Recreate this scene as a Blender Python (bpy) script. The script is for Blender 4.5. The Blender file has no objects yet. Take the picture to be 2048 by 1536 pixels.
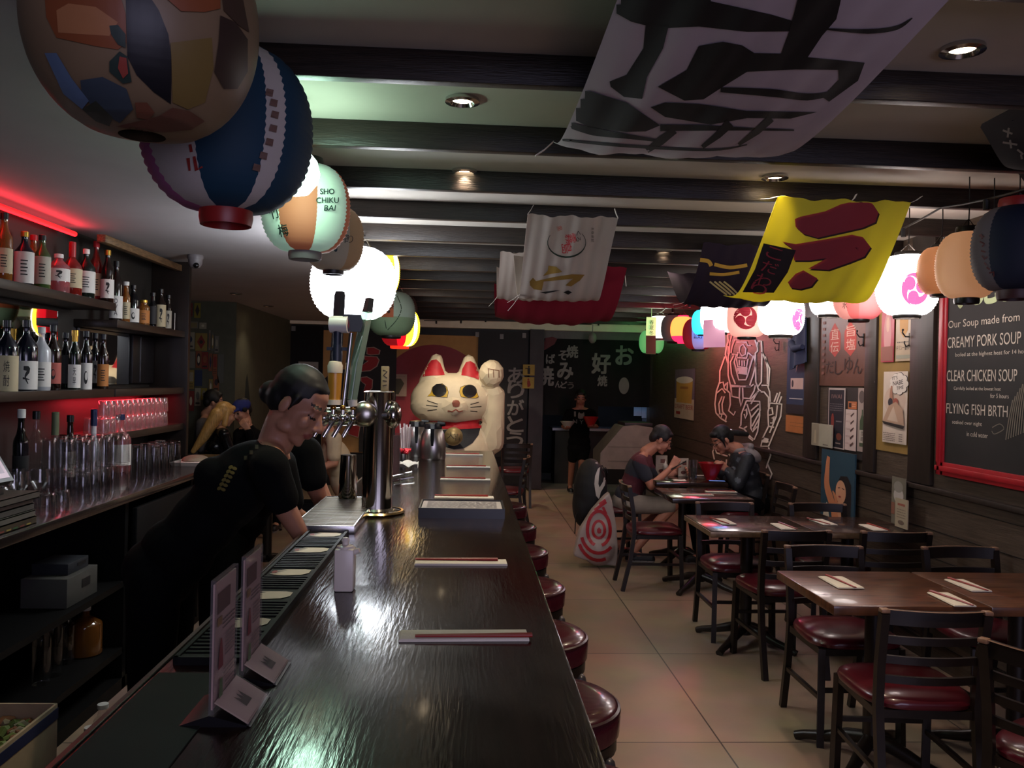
import bpy, bmesh, math, random
from mathutils import Vector as V, Matrix as M, Quaternion as Q
from mathutils.bvhtree import BVHTree
from mathutils.geometry import tessellate_polygon
SC = bpy.context.scene
COL = SC.collection
random.seed(7)
R = math.radians
pi = math.pi

# ---------------------------------------------------------------- camera
F = 1650.0
YAW, PITCH, ROLL = R(3.095), R(-0.21), R(1.3)
EYE = V((0, 0, 1.6))
fw = V((math.sin(YAW) * math.cos(PITCH), math.cos(YAW) * math.cos(PITCH), math.sin(PITCH)))
rt0 = fw.cross(V((0, 0, 1))).normalized()
up0 = rt0.cross(fw)
rt = rt0 * math.cos(ROLL) + up0 * math.sin(ROLL)
up = -rt0 * math.sin(ROLL) + up0 * math.cos(ROLL)
cd = bpy.data.cameras.new('camera')
cam = bpy.data.objects.new('camera', cd)
COL.objects.link(cam)
cam.matrix_world = M(((rt.x, up.x, -fw.x, EYE.x), (rt.y, up.y, -fw.y, EYE.y), (rt.z, up.z, -fw.z, EYE.z), (0, 0, 0, 1)))
cd.sensor_fit = 'HORIZONTAL'
cd.sensor_width = 36
cd.lens = 36 * F / 2048
cd.clip_start = 0.02
SC.camera = cam


def P(x, y, X=None, Y=None, Z=None):
    """the place in the room seen at a pixel, on the plane X=, Y= or Z="""
    d = fw * F + rt * (x - 1024) - up * (y - 768)
    if Y is not None:
        t = (Y - EYE.y) / d.y
    elif Z is not None:
        t = (Z - EYE.z) / d.z
    else:
        t = (X - EYE.x) / d.x
    return EYE + d * t


# ---------------------------------------------------------------- view, world
vs = SC.view_settings
vs.view_transform = 'Standard'
vs.look = 'None'
vs.exposure = 0.95
vs.gamma = 1
vs.use_curve_mapping = False
SC.cycles.use_denoising = True
SC.cycles.max_bounces = 6
SC.cycles.sample_clamp_indirect = 4
w = bpy.data.worlds.new('world')
SC.world = w
w.use_nodes = True
w.node_tree.nodes['Background'].inputs[0].default_value = (0.02, 0.025, 0.04, 1)
w.node_tree.nodes['Background'].inputs[1].default_value = 0.3


def lamp(name, kind, loc, energy, col=(1, 1, 1), size=.1, to=None, ang=None, blend=.5, sy=None):
    l = bpy.data.lights.new(name, kind)
    l.energy = energy
    l.color = col
    if kind == 'AREA':
        l.size = size
        if sy:
            l.shape = 'RECTANGLE'
            l.size_y = sy
    else:
        l.shadow_soft_size = size
    if kind == 'SPOT':
        l.spot_size = ang
        l.spot_blend = blend
    o = bpy.data.objects.new(name, l)
    COL.objects.link(o)
    o.location = loc
    if to is not None:
        o.rotation_euler = (V(to) - V(loc)).to_track_quat('-Z', 'Y').to_euler()
    return o


# street daylight through the front windows behind the camera
lamp('window_daylight', 'AREA', (1.2, -2.2, 1.7), 32, (.72, .68, 1.0), 3.0, (1.2, 5, 1.6), sy=1.6)

# ---------------------------------------------------------------- materials


def C(h):
    if not isinstance(h, str):
        return (*h[:3], 1)
    v = [int(h[i:i + 2], 16) / 255 for i in (0, 2, 4)]
    return tuple((x / 12.92 if x <= .04045 else ((x + .055) / 1.055)**2.4) for x in v) + (1,)


MATS = {}


def mat(name, col='808080', rough=.55, metal=0, emit=None, es=0, trans=0, alpha=1, var=.12, ns=9, bump=0, bs=60, coat=0, ior=1.45, spec=.5, stretch=None, sheen=0, tl=0):
    if name in MATS:
        return MATS[name]
    m = bpy.data.materials.new(name)
    m.use_nodes = True
    nt = m.node_tree
    b = nt.nodes['Principled BSDF']
    I = b.inputs
    c = C(col)
    I['Base Color'].default_value = c
    I['Roughness'].default_value = rough
    I['Metallic'].default_value = metal
    I['IOR'].default_value = ior
    I['Specular IOR Level'].default_value = spec
    I['Transmission Weight'].default_value = trans
    I['Alpha'].default_value = alpha
    I['Coat Weight'].default_value = coat
    I['Coat Roughness'].default_value = .08
    if sheen:
        I['Sheen Weight'].default_value = sheen
    if emit is not None:
        I['Emission Color'].default_value = C(emit)
        I['Emission Strength'].default_value = es
    if var or bump:
        tc = nt.nodes.new('ShaderNodeTexCoord')
        mp = nt.nodes.new('ShaderNodeMapping')
        nt.links.new(tc.outputs['Object'], mp.inputs[0])
        if stretch:
            mp.inputs['Scale'].default_value = stretch
    if var:
        n = nt.nodes.new('ShaderNodeTexNoise')
        n.inputs['Scale'].default_value = ns
        n.inputs['Detail'].default_value = 4
        nt.links.new(mp.outputs[0], n.inputs['Vector'])
        rp = nt.nodes.new('ShaderNodeValToRGB')
        rp.color_ramp.elements[0].position = .3
        rp.color_ramp.elements[1].position = .7
        rp.color_ramp.elements[0].color = tuple(x * (1 - var) for x in c[:3]) + (1,)
        rp.color_ramp.elements[1].color = tuple(min(1, x * (1 + var)) for x in c[:3]) + (1,)
        nt.links.new(n.outputs[0], rp.inputs[0])
        nt.links.new(rp.outputs[0], I['Base Color'])
    if bump:
        n2 = nt.nodes.new('ShaderNodeTexNoise')
        n2.inputs['Scale'].default_value = bs
        n2.inputs['Detail'].default_value = 3
        nt.links.new(mp.outputs[0], n2.inputs['Vector'])
        bp = nt.nodes.new('ShaderNodeBump')
        bp.inputs['Strength'].default_value = bump
        bp.inputs['Distance'].default_value = .01
        nt.links.new(n2.outputs[0], bp.inputs['Height'])
        nt.links.new(bp.outputs[0], I['Normal'])
    if tl:
        t = nt.nodes.new('ShaderNodeBsdfTranslucent')
        t.inputs[0].default_value = c
        mx = nt.nodes.new('ShaderNodeMixShader')
        mx.inputs[0].default_value = tl
        out = nt.nodes['Material Output']
        nt.links.new(b.outputs[0], mx.inputs[1])
        nt.links.new(t.outputs[0], mx.inputs[2])
        nt.links.new(mx.outputs[0], out.inputs[0])
    MATS[name] = m
    return m


def ink(h, rough=.6):
    return mat('ink_' + h, h, rough, var=.05)


# ---------------------------------------------------------------- 2D artwork (posters, lettering, patterns)
TXT = {}


def text_tris(s):
    if s in TXT:
        return TXT[s]
    c = bpy.data.curves.new('t', 'FONT')
    c.body = s
    c.resolution_u = 3
    o = bpy.data.objects.new('t', c)
    COL.objects.link(o)
    dg = bpy.context.evaluated_depsgraph_get()
    me = bpy.data.meshes.new_from_object(o.evaluated_get(dg))
    me.calc_loop_triangles()
    vs_ = [(v.co.x, v.co.y) for v in me.vertices]
    tr = [tuple(t.vertices) for t in me.loop_triangles]
    bpy.data.objects.remove(o)
    bpy.data.meshes.remove(me)
    bpy.data.curves.remove(c)
    if vs_:
        xs = [a for a, _ in vs_]
        ys = [b for _, b in vs_]
        bb = (min(xs), max(xs), min(ys), max(ys))
    else:
        bb = (0, 1, 0, 1)
    TXT[s] = (vs_, tr, bb)
    return TXT[s]


class Art:
    """flat coloured shapes laid over each other; u to the right, v up"""

    def __init__(s):
        s.L = []

    def poly(s, pts, m):
        t = tessellate_polygon([[V((a, b, 0)) for a, b in pts]])
        s.L.append((list(pts), [tuple(x) for x in t], m))
        return s

    def rect(s, x0, y0, x1, y1, m):
        return s.poly([(x0, y0), (x1, y0), (x1, y1), (x0, y1)], m)

    def ell(s, cx, cy, rx, ry, m, rot=0, n=28, a0=0, a1=2 * pi):
        full = abs(a1 - a0 - 2 * pi) < 1e-6
        k = n if full else n + 1
        ca, sa = math.cos(rot), math.sin(rot)
        p = []
        for i in range(k):
            t = a0 + (a1 - a0) * i / n
            x, y = rx * math.cos(t), ry * math.sin(t)
            p.append((cx + x * ca - y * sa, cy + x * sa + y * ca))
        return s.poly(p, m)

    def stroke(s, pts, wd, m, smooth=False, closed=False):
        pts = [V((a, b)) for a, b in pts]
        if smooth and len(pts) > 2:
            q = []
            n = len(pts)
            for i in range(n - 1):
                p0, p1, p2, p3 = pts[max(i - 1, 0)], pts[i], pts[i + 1], pts[min(i + 2, n - 1)]
                for k in range(5):
                    t = k / 5
                    q.append(.5 * ((2 * p1) + (p2 - p0) * t + (2 * p0 - 5 * p1 + 4 * p2 - p3) * t * t + (3 * p1 - p0 - 3 * p2 + p3) * t**3))
            q.append(pts[-1])
            pts = q
        if closed:
            pts = pts + [pts[0]]
        n = len(pts)
        vs_, tr = [], []
        for i, p in enumerate(pts):
            a = pts[max(i - 1, 0)]
            b = pts[min(i + 1, n - 1)]
            if closed and i in (0, n - 1):
                a, b = pts[n - 2], pts[1]
            d = (b - a)
            d = d.normalized() if d.length > 1e-9 else V((1, 0))
            nn = V((-d.y, d.x))
            if isinstance(wd, (int, float)):
                ww = wd / 2
            else:
                f = i / max(n - 1, 1) * (len(wd) - 1)
                j = min(int(f), len(wd) - 2)
                ww = (wd[j] + (wd[j + 1] - wd[j]) * (f - j)) / 2
            vs_ += [tuple(p + nn * ww), tuple(p - nn * ww)]
        for i in range(n - 1):
            tr += [(2 * i, 2 * i + 1, 2 * i + 3), (2 * i, 2 * i + 3, 2 * i + 2)]
        s.L.append((vs_, tr, m))
        return s

    def text(s, t, cx, cy, h, m, wd=None, rot=0, shear=0, bold=0):
        """text centred on cx, cy, h tall; wd squeezes it to a width"""
        vs_, tr, (x0, x1, y0, y1) = text_tris(t)
        if not tr:
            return s
        k = h / max(y1 - y0, 1e-6)
        kx = k if wd is None else wd / max(x1 - x0, 1e-6)
        ca, sa = math.cos(rot), math.sin(rot)
        p = []
        for a, b in vs_:
            y = (b - (y0 + y1) / 2) * k
            x = (a - (x0 + x1) / 2) * kx + shear * y
            p.append((cx + x * ca - y * sa, cy + x * sa + y * ca))
        b = bold * h
        for dx, dy in ((0, 0), (b, b), (-b, -b), (b, -b), (-b, b))[:5 if bold else 1]:
            s.L.append(([(x + dx, y + dy) for x, y in p], tr, m))
        return s

    def column(s, t, cx, top, step, h, m, wd=None):
        for i, ch in enumerate(t):
            s.text(ch, cx, top - step * (i + .5), h, m, wd or h)
        return s

    def lines(s, x0, x1, top, n, step, h, m):
        """rows of small print as thin bars"""
        vs_, tr = [], []
        for i in range(n):
            x = x0
            while x < x1:
                l = random.uniform(.04, .14) * (x1 - x0)
                b = len(vs_)
                xe, yt = min(x + l, x1), top - i * step
                vs_ += [(x, yt - h), (xe, yt - h), (xe, yt), (x, yt)]
                tr += [(b, b + 1, b + 2), (b, b + 2, b + 3)]
                x += l + .025 * (x1 - x0)
        s.L.append((vs_, tr, m))
        return s


def flat(o, U, Vv):
    o, U, Vv = V(o), V(U), V(Vv)
    N = U.cross(Vv).normalized()
    return lambda u, v: (o + U * u + Vv * v, N)


# ---------------------------------------------------------------- mesh builder
class G:
    def __init__(s, *mats):
        s.bm = bmesh.new()
        s.mats = list(mats)

    def mi(s, m):
        if m is None:
            return 0
        if isinstance(m, int):
            return m
        if m not in s.mats:
            s.mats.append(m)
        return s.mats.index(m)

    def _f(s, vs_, k):
        try:
            f = s.bm.faces.new(vs_)
            f.material_index = k
            return f
        except ValueError:
            return None

    def quad(s, pts, m=None):
        s._f([s.bm.verts.new(p) for p in pts], s.mi(m))
        return s

    def box(s, c, d, m=None, rot=None, bev=0, taper=None):
        k = s.mi(m)
        T = M.Translation(V(c)) @ (rot.to_4x4() if rot is not None else M.Identity(4))
        vs_ = []
        for z in (-.5, .5):
            tx, ty = (taper if (taper and z > 0) else (1, 1))
            for x, y in ((-.5, -.5), (.5, -.5), (.5, .5), (-.5, .5)):
                vs_.append(s.bm.verts.new(T @ V((x * d[0] * tx, y * d[1] * ty, z * d[2]))))
        fs = [s._f([vs_[i] for i in q], k) for q in ((3, 2, 1, 0), (4, 5, 6, 7), (0, 1, 5, 4), (1, 2, 6, 5), (2, 3, 7, 6), (3, 0, 4, 7))]
        if bev:
            es = list({e for f in fs for e in f.edges})
            r = bmesh.ops.bevel(s.bm, geom=es, offset=bev, segments=2, affect='EDGES', profile=.5)
            for f in r['faces']:
                f.material_index = k
        return s

    def ring(s, c, ax, r, n, ux=None):
        ax = V(ax).normalized()
        u = ux or ax.orthogonal().normalized()
        w_ = ax.cross(u)
        return [s.bm.verts.new(V(c) + u * (r * math.cos(2 * pi * i / n)) + w_ * (r * math.sin(2 * pi * i / n))) for i in range(n)]

    def sweep(s, pts, rs, n=10, m=None, cap=True, sec=None):
        """round (or sec=(w,h) flat) bar along points"""
        k = s.mi(m)
        pts = [V(p) for p in pts]
        if isinstance(rs, (int, float)):
            rs = [rs] * len(pts)
        rings = []
        u = None
        for i, p in enumerate(pts):
            d = (pts[min(i + 1, len(pts) - 1)] - pts[max(i - 1, 0)]).normalized()
            if u is None:
                u = d.cross(V((0, 0, 1)))
                if u.length < 1e-3:
                    u = V((1, 0, 0))
                u.normalize()
            u = (u - d * u.dot(d)).normalized()
            w_ = d.cross(u)
            if sec:
                a, b = sec[0] / 2 * rs[i], sec[1] / 2 * rs[i]
                rings.append([s.bm.verts.new(p + u * x * a + w_ * y * b) for x, y in ((-1, -1), (1, -1), (1, 1), (-1, 1))])
            else:
                rings.append([s.bm.verts.new(p + u * (rs[i] * math.cos(2 * pi * j / n)) + w_ * (rs[i] * math.sin(2 * pi * j / n))) for j in range(n)])
        nn = len(rings[0])
        for a, b in zip(rings, rings[1:]):
            for j in range(nn):
                s._f([a[j], a[(j + 1) % nn], b[(j + 1) % nn], b[j]], k)
        if cap:
            s._f(rings[0][::-1], k)
            s._f(rings[-1], k)
        return s

    def cyl(s, p, q, r, r2=None, n=20, m=None, cap=True):
        return s.sweep([p, q], [r, r if r2 is None else r2], n, m, cap)

    def lathe(s, prof, n=32, m=None, c=(0, 0, 0), fn=None, rot=None, cap=True):
        """prof: (r, z) pairs from the bottom up; fn(i_ring, theta) picks a material"""
        k = s.mi(m)
        T = M.Translation(V(c)) @ (rot.to_4x4() if rot is not None else M.Identity(4))
        rings = []
        for r, z in prof:
            if r < 1e-5:
                rings.append([s.bm.verts.new(T @ V((0, 0, z)))])
            else:
                rings.append([s.bm.verts.new(T @ V((r * math.cos(2 * pi * i / n), r * math.sin(2 * pi * i / n), z))) for i in range(n)])
        for j, (a, b) in enumerate(zip(rings, rings[1:])):
            for i in range(n):
                kk = s.mi(fn(j, 2 * pi * (i + .5) / n)) if fn else k
                i2 = (i + 1) % n
                if len(a) == 1 and len(b) == 1:
                    continue
                if len(a) == 1:
                    s._f([a[0], b[i2], b[i]], kk)
                elif len(b) == 1:
                    s._f([a[i], a[i2], b[0]], kk)
                else:
                    s._f([a[i], a[i2], b[i2], b[i]], kk)
        if cap:
            if len(rings[0]) > 1:
                s._f(rings[0][::-1], k)
            if len(rings[-1]) > 1:
                s._f(rings[-1], k)
        return s

    def ell(s, c, r, m=None, rot=None, n=20):
        if isinstance(r, (int, float)):
            r = (r, r, r)
        h = n // 2
        T = M.Translation(V(c)) @ (rot.to_4x4() if rot is not None else M.Identity(4)) @ M.Diagonal((r[0], r[1], r[2], 1))
        k = s.mi(m)
        rows = []
        for j in range(h + 1):
            ph = -pi / 2 + pi * j / h
            if j in (0, h):
                rows.append([s.bm.verts.new(T @ V((0, 0, math.sin(ph))))])
            else:
                rows.append([s.bm.verts.new(T @ V((math.cos(ph) * math.cos(2 * pi * i / n), math.cos(ph) * math.sin(2 * pi * i / n), math.sin(ph)))) for i in range(n)])
        for a, b in zip(rows, rows[1:]):
            for i in range(n):
                i2 = (i + 1) % n
                if len(a) == 1:
                    s._f([a[0], b[i2], b[i]], k)
                elif len(b) == 1:
                    s._f([a[i], a[i2], b[0]], k)
                else:
                    s._f([a[i], a[i2], b[i2], b[i]], k)
        return s

    def caps(s, p, q, r1, r2=None, n=12, m=None):
        """tapered capsule"""
        p, q = V(p), V(q)
        r2 = r1 if r2 is None else r2
        d = q - p
        L = d.length
        if L < 1e-6:
            return s.ell(p, r1, m, None, n)
        d.normalize()
        a = [(p + d * (-r1 * math.cos(t)), r1 * math.sin(t)) for t in (0.25, .7, 1.15)]
        b = [(q + d * (r2 * math.cos(t)), r2 * math.sin(t)) for t in (1.15, .7, .25)]
        seq = a + [(p, r1), (q, r2)] + b
        return s.sweep([x for x, _ in seq], [y for _, y in seq], n, m)

    def slab(s, poly, z0, z1, m=None, T=None, side=None):
        """2D outline extruded from z0 to z1 in frame T"""
        k = s.mi(m)
        ks = s.mi(side) if side is not None else k
        T = T or M.Identity(4)
        a = [s.bm.verts.new(T @ V((x, y, z0))) for x, y in poly]
        b = [s.bm.verts.new(T @ V((x, y, z1))) for x, y in poly]
        n = len(poly)
        for i in range(n):
            s._f([a[i], a[(i + 1) % n], b[(i + 1) % n], b[i]], ks)
        for t in tessellate_polygon([[V((x, y, 0)) for x, y in poly]]):
            s._f([a[i] for i in t][::-1], k)
            s._f([b[i] for i in t], k)
        return s

    def grid(s, fn, nu, nv, m=None, th=0, mfn=None):
        """surface fn(u,v) for u,v in 0..1; th gives it thickness"""
        k = s.mi(m)

        def layer(off):
            P_ = [[V(fn(i / nu, j / nv)) for i in range(nu + 1)] for j in range(nv + 1)]
            if off:
                Q_ = [[None] * (nu + 1) for _ in range(nv + 1)]
                for j in range(nv + 1):
                    for i in range(nu + 1):
                        du = P_[j][min(i + 1, nu)] - P_[j][max(i - 1, 0)]
                        dv = P_[min(j + 1, nv)][i] - P_[max(j - 1, 0)][i]
                        nn = du.cross(dv)
                        Q_[j][i] = P_[j][i] - (nn.normalized() if nn.length else V((0, 0, 1))) * off
                P_ = Q_
            return [[s.bm.verts.new(p) for p in r] for r in P_]
        A = layer(0)
        for j in range(nv):
            for i in range(nu):
                kk = s.mi(mfn((i + .5) / nu, (j + .5) / nv)) if mfn else k
                s._f([A[j][i], A[j][i + 1], A[j + 1][i + 1], A[j + 1][i]], kk)
        if th:
            B = layer(th)
            for j in range(nv):
                for i in range(nu):
                    kk = s.mi(mfn((i + .5) / nu, (j + .5) / nv)) if mfn else k
                    s._f([B[j][i], B[j + 1][i], B[j + 1][i + 1], B[j][i + 1]], kk)
            ed = [(A[0][i], B[0][i]) for i in range(nu + 1)] + [(A[j][nu], B[j][nu]) for j in range(1, nv + 1)] + [(A[nv][i], B[nv][i]) for i in range(nu - 1, -1, -1)] + [(A[j][0], B[j][0]) for j in range(nv - 1, 0, -1)]
            for x, y in zip(ed, ed[1:] + ed[:1]):
                s._f([x[0], x[1], y[1], y[0]], k)
        return s

    def art(s, art, fn, lift=.0012, step=.0005, cut=None):
        """lay artwork over a surface fn(u,v) -> (point, normal)"""
        for li, (pts, tr, m) in enumerate(art.L):
            k = s.mi(m)
            off = lift + step * li
            if cut:
                b = bmesh.new()
                vv = [b.verts.new((x, y, 0)) for x, y in pts]
                for t in tr:
                    try:
                        b.faces.new([vv[i] for i in t])
                    except ValueError:
                        pass
                for ax in (0, 1):
                    lo = min(p[ax] for p in pts)
                    hi = max(p[ax] for p in pts)
                    c = cut[ax]
                    i = math.floor(lo / c) + 1
                    while i * c < hi:
                        co = [0, 0, 0]
                        no = [0, 0, 0]
                        co[ax] = i * c
                        no[ax] = 1
                        bmesh.ops.bisect_plane(b, geom=b.verts[:] + b.edges[:] + b.faces[:], plane_co=co, plane_no=no)
                        i += 1
                b.verts.index_update()
                P2 = [(v.co.x, v.co.y) for v in b.verts]
                T2 = [tuple(v.index for v in f.verts) for f in b.faces]
                b.free()
            else:
                P2, T2 = pts, tr
            new = []
            nr = []
            for x, y in P2:
                r = fn(x, y)
                if r is None:
                    new.append(None)
                    nr.append(None)
                    continue
                p, nn = r
                new.append(s.bm.verts.new(p + nn * off))
                nr.append(nn)
            for t in T2:
                q = [new[i] for i in t]
                if None in q or len(q) < 3:
                    continue
                nw_ = V((0, 0, 0))
                for i_ in range(len(q)):
                    nw_ += q[i_].co.cross(q[(i_ + 1) % len(q)].co)
                if nw_.dot(nr[t[0]]) < 0:
                    q.reverse()
                s._f(q, k)
        return s

    def out(s, name, parent=None, smooth=40, weld=False):
        if weld:
            bmesh.ops.remove_doubles(s.bm, verts=s.bm.verts, dist=1e-5)
        me = bpy.data.meshes.new(name)
        s.bm.to_mesh(me)
        s.bm.free()
        for m in s.mats:
            me.materials.append(m)
        if smooth:
            me.polygons.foreach_set('use_smooth', [True] * len(me.polygons))
            me.set_sharp_from_angle(angle=R(smooth))
        o = bpy.data.objects.new(name, me)
        COL.objects.link(o)
        if parent is not None:
            o.parent = parent
        return o


def tag(o, label=None, cat=None, group=None, kind=None):
    if label:
        o['label'] = label
    if cat:
        o['category'] = cat
    if group:
        o['group'] = group
    if kind:
        o['kind'] = kind
    return o


def thing(name, label, cat, loc=(0, 0, 0), rz=0, group=None):
    o = bpy.data.objects.new(name, None)
    o.empty_display_size = .05
    COL.objects.link(o)
    o.location = loc
    o.rotation_euler = (0, 0, rz)
    return tag(o, label, cat, group)


def dup(root, loc, rz=None, label=None, group=None):
    c = root.copy()
    COL.objects.link(c)
    c.location = loc
    if rz is not None:
        c.rotation_euler = (0, 0, rz)
    tag(c, label, None, group)
    for ch in list(root.children):
        a = ch.copy()
        COL.objects.link(a)
        a.parent = c
        for g in list(ch.children):
            b = g.copy()
            COL.objects.link(b)
            b.parent = a
    return c


def struct(g, name, label=None, **k):
    o = g.out(name, None, **k)
    o['kind'] = 'structure'
    if label:
        tag(o, label, 'wall' if 'wall' in name else name.split('_')[0])
    return o


def rz(a):
    return M.Rotation(a, 3, 'Z')


def rx(a):
    return M.Rotation(a, 3, 'X')


def ry(a):
    return M.Rotation(a, 3, 'Y')


def remesh(g, name, parent, mats, voxel=.01, smooth=4, mfn=None):
    """one continuous surface grown over the shapes in g"""
    me = bpy.data.meshes.new(name)
    g.bm.to_mesh(me)
    g.bm.free()
    o = bpy.data.objects.new(name, me)
    COL.objects.link(o)
    md = o.modifiers.new('r', 'REMESH')
    md.mode = 'VOXEL'
    md.voxel_size = voxel
    md.use_smooth_shade = True
    if smooth:
        sm = o.modifiers.new('s', 'SMOOTH')
        sm.factor = .5
        sm.iterations = smooth
    dg = bpy.context.evaluated_depsgraph_get()
    m2 = bpy.data.meshes.new_from_object(o.evaluated_get(dg))
    o.modifiers.clear()
    o.data = m2
    bpy.data.meshes.remove(me)
    m2.name = name
    m2.materials.clear()
    for m in mats:
        m2.materials.append(m)
    m2.polygons.foreach_set('use_smooth', [True] * len(m2.polygons))
    if mfn:
        for p in m2.polygons:
            p.material_index = mfn(p.center, p.normal)
    if parent is not None:
        o.parent = parent
    return o


def bvh(*objs):
    vs_, fs = [], []
    for o in objs:
        b = len(vs_)
        vs_ += [v.co.copy() for v in o.data.vertices]
        fs += [[b + i for i in p.vertices] for p in o.data.polygons]
    return BVHTree.FromPolygons(vs_, fs)


def cast(tree, fn, d):
    """art mapper: shoot from plane fn along d onto a mesh"""
    d = V(d).normalized()

    def g(u, v):
        p, _ = fn(u, v)
        h = tree.ray_cast(p, d, 10)
        if h[0] is None:
            return None
        return h[0], (-d * .7 + h[1] * .3).normalized()
    return g


def sheet(name, label, cat, fr, wd, ht, bg, art=None, th=.003, parent=None, group=None, cut=None, edge=None):
    """a flat sheet or panel with its printed design, centred on fr's origin"""
    o, U, Vv = V(fr[0]), V(fr[1]).normalized(), V(fr[2]).normalized()
    N = U.cross(Vv)
    g = G(bg)
    T = M((( U.x, Vv.x, N.x, 0), (U.y, Vv.y, N.y, 0), (U.z, Vv.z, N.z, 0), (0, 0, 0, 1)))
    g.slab([(-wd / 2, -ht / 2), (wd / 2, -ht / 2), (wd / 2, ht / 2), (-wd / 2, ht / 2)], 0, th, bg, T, side=edge)
    if art:
        g.art(art, flat(N * th, U, Vv), lift=.0006, step=.0003)
    ob = g.out(name, parent, smooth=0)
    ob.location = o
    if label:
        tag(ob, label, cat, group)
    return ob


WR = (V((0, -1, 0)), V((0, 0, 1)))   # a sheet on the right wall
WE = (V((1, 0, 0)), V((0, 0, 1)))    # a sheet on the end wall


def onright(x0, x1, y0, y1, X=2.74):
    """pixel extents of something flat on the right wall -> centre, width, height"""
    ym = (y0 + y1) / 2
    a, b = P(x0, ym, X=X), P(x1, ym, X=X)
    c = (a + b) / 2
    xm = (x0 + x1) / 2
    t, u = P(xm, y0, X=X), P(xm, y1, X=X)
    c.z = (t.z + u.z) / 2
    return (c, *WR), abs(a.y - b.y), t.z - u.z


def onend(x0, x1, y0, y1, Y=12.28):
    a, b = P(x0, y0, Y=Y), P(x1, y1, Y=Y)
    return ((a + b) / 2, *WE), b.x - a.x, a.z - b.z
# ================================================================ the room
XR, XL, YE, ZC, ZL = 2.75, -2.3, 12.3, 2.55, 2.41
m_plaster = mat('plaster', 'b9b1a6', .8, var=.06, ns=4, bump=.05, bs=30)
m_plaster2 = mat('plaster_low', 'a9a3a4', .75, var=.05, ns=3)
m_beam = mat('beam_wood', '241c17', .42, var=.45, ns=14, stretch=(.5, 8, 8), bump=.25, bs=40)
m_dark = mat('dark_wall', '221e1b', .6, var=.15, ns=5)
m_black = mat('black_paint', '121111', .5, var=.2)
m_plank = mat('plank_wall', '4a3d32', .5, var=.35, ns=9, stretch=(1, .6, 12), bump=.2, bs=30)
m_trim = mat('trim_wood', '2a211b', .5, var=.3, ns=8, stretch=(4, 4, .5))


def tile_mat():
    m = mat('floor_tile', '8f7f6c', .38, var=0)
    nt = m.node_tree
    b = nt.nodes['Principled BSDF']
    tc = nt.nodes.new('ShaderNodeTexCoord')
    mp = nt.nodes.new('ShaderNodeMapping')
    mp.inputs['Location'].default_value = (.03, -.04, 0)
    nt.links.new(tc.outputs['Object'], mp.inputs[0])
    br = nt.nodes.new('ShaderNodeTexBrick')
    br.offset = 0
    br.inputs['Scale'].default_value = 1
    br.inputs['Brick Width'].default_value = 1.2
    br.inputs['Row Height'].default_value = 1.2
    br.inputs['Mortar Size'].default_value = .004
    br.inputs['Color1'].default_value = C('94795f')
    br.inputs['Color2'].default_value = C('896f57')
    br.inputs['Mortar'].default_value = C('3a3029')
    nt.links.new(mp.outputs[0], br.inputs['Vector'])
    n = nt.nodes.new('ShaderNodeTexNoise')
    n.inputs['Scale'].default_value = 3.0
    n.inputs['Detail'].default_value = 6
    nt.links.new(tc.outputs['Object'], n.inputs['Vector'])
    mx = nt.nodes.new('ShaderNodeMix')
    mx.data_type = 'RGBA'
    mx.blend_type = 'MULTIPLY'
    mx.inputs[0].default_value = .55
    nt.links.new(br.outputs[0], mx.inputs[6])
    nt.links.new(n.outputs['Color'], mx.inputs[7])
    hs = nt.nodes.new('ShaderNodeHueSaturation')
    hs.inputs['Saturation'].default_value = .8
    hs.inputs['Value'].default_value = 1.35
    nt.links.new(mx.outputs[2], hs.inputs['Color'])
    nt.links.new(hs.outputs[0], b.inputs['Base Color'])
    return m


g = G(tile_mat())
g.box((-.25, 5.7, -.05), (6.5, 17.6, .1))
struct(g, 'floor', 'worn beige floor of large square tiles', smooth=0)
g = G(m_plaster)
g.box((.9, 5.7, ZC + .05), (3.72, 17.6, .1))
struct(g, 'ceiling', 'pale plaster ceiling above the dark beams', smooth=0)
g = G(m_plaster2)
g.box((-2.23, 4.9, ZL + .12), (2.54, 16, .24))
struct(g, 'ceiling_low', 'smooth lowered ceiling over the bar side', smooth=0)
for k in range(-2, 15):
    y = 2.39 + .68 * k
    if y > 12.1:
        break
    g = G(m_beam)
    z0 = ZC - .093 + random.uniform(-.006, .006)
    g.box((.895, y + .02, (z0 + ZC) / 2), (3.71, .042, ZC - z0), bev=.004)
    o = struct(g, 'ceiling_beam')
    tag(o, 'dark stained ceiling beam crossing the plaster ceiling', 'beam', 'ceiling beams')
# walls
g = G(m_plank)
g.box((XR + .05, 5.0, 1.3), (.1, 15, 2.6))
for z in (.14, .30, .46, .62, .78, .94):
    g.box((XR - .001, 5.0, z), (.004, 15, .004), m_black)
struct(g, 'wall_right', 'dark brown plank wall of the dining side', smooth=0)
g = G(m_trim)
g.box((XR - .02, 4.9, 1.02), (.04, 7.5, .03), bev=.004)
struct(g, 'trim_1', 'narrow dark ledge along the right wall above the planks')
for i, (x0, x1, zz) in enumerate(((1614, 1641, 1), (1735, 1757, 1), (1826, 1872, 1))):
    a, b = P(x0, 780, X=2.75), P(x1, 780, X=2.75)
    g = G(m_trim)
    g.box((XR - .012, (a.y + b.y) / 2, (2.55 + 1.03) / 2), (.028, abs(a.y - b.y), 1.5), bev=.003)
    struct(g, 'trim_%d' % (i + 2), 'dark upright board on the right wall')
g = G(m_dark)
g.box((XL - .05, 1.9, 1.3), (.1, 8.8, 2.6))
struct(g, 'wall_left', 'dark wall behind the back bar shelves', smooth=0)
g = G(m_dark)
g.box((-2.8, 6.35, 1.3), (1.0, .1, 2.6))
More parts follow.
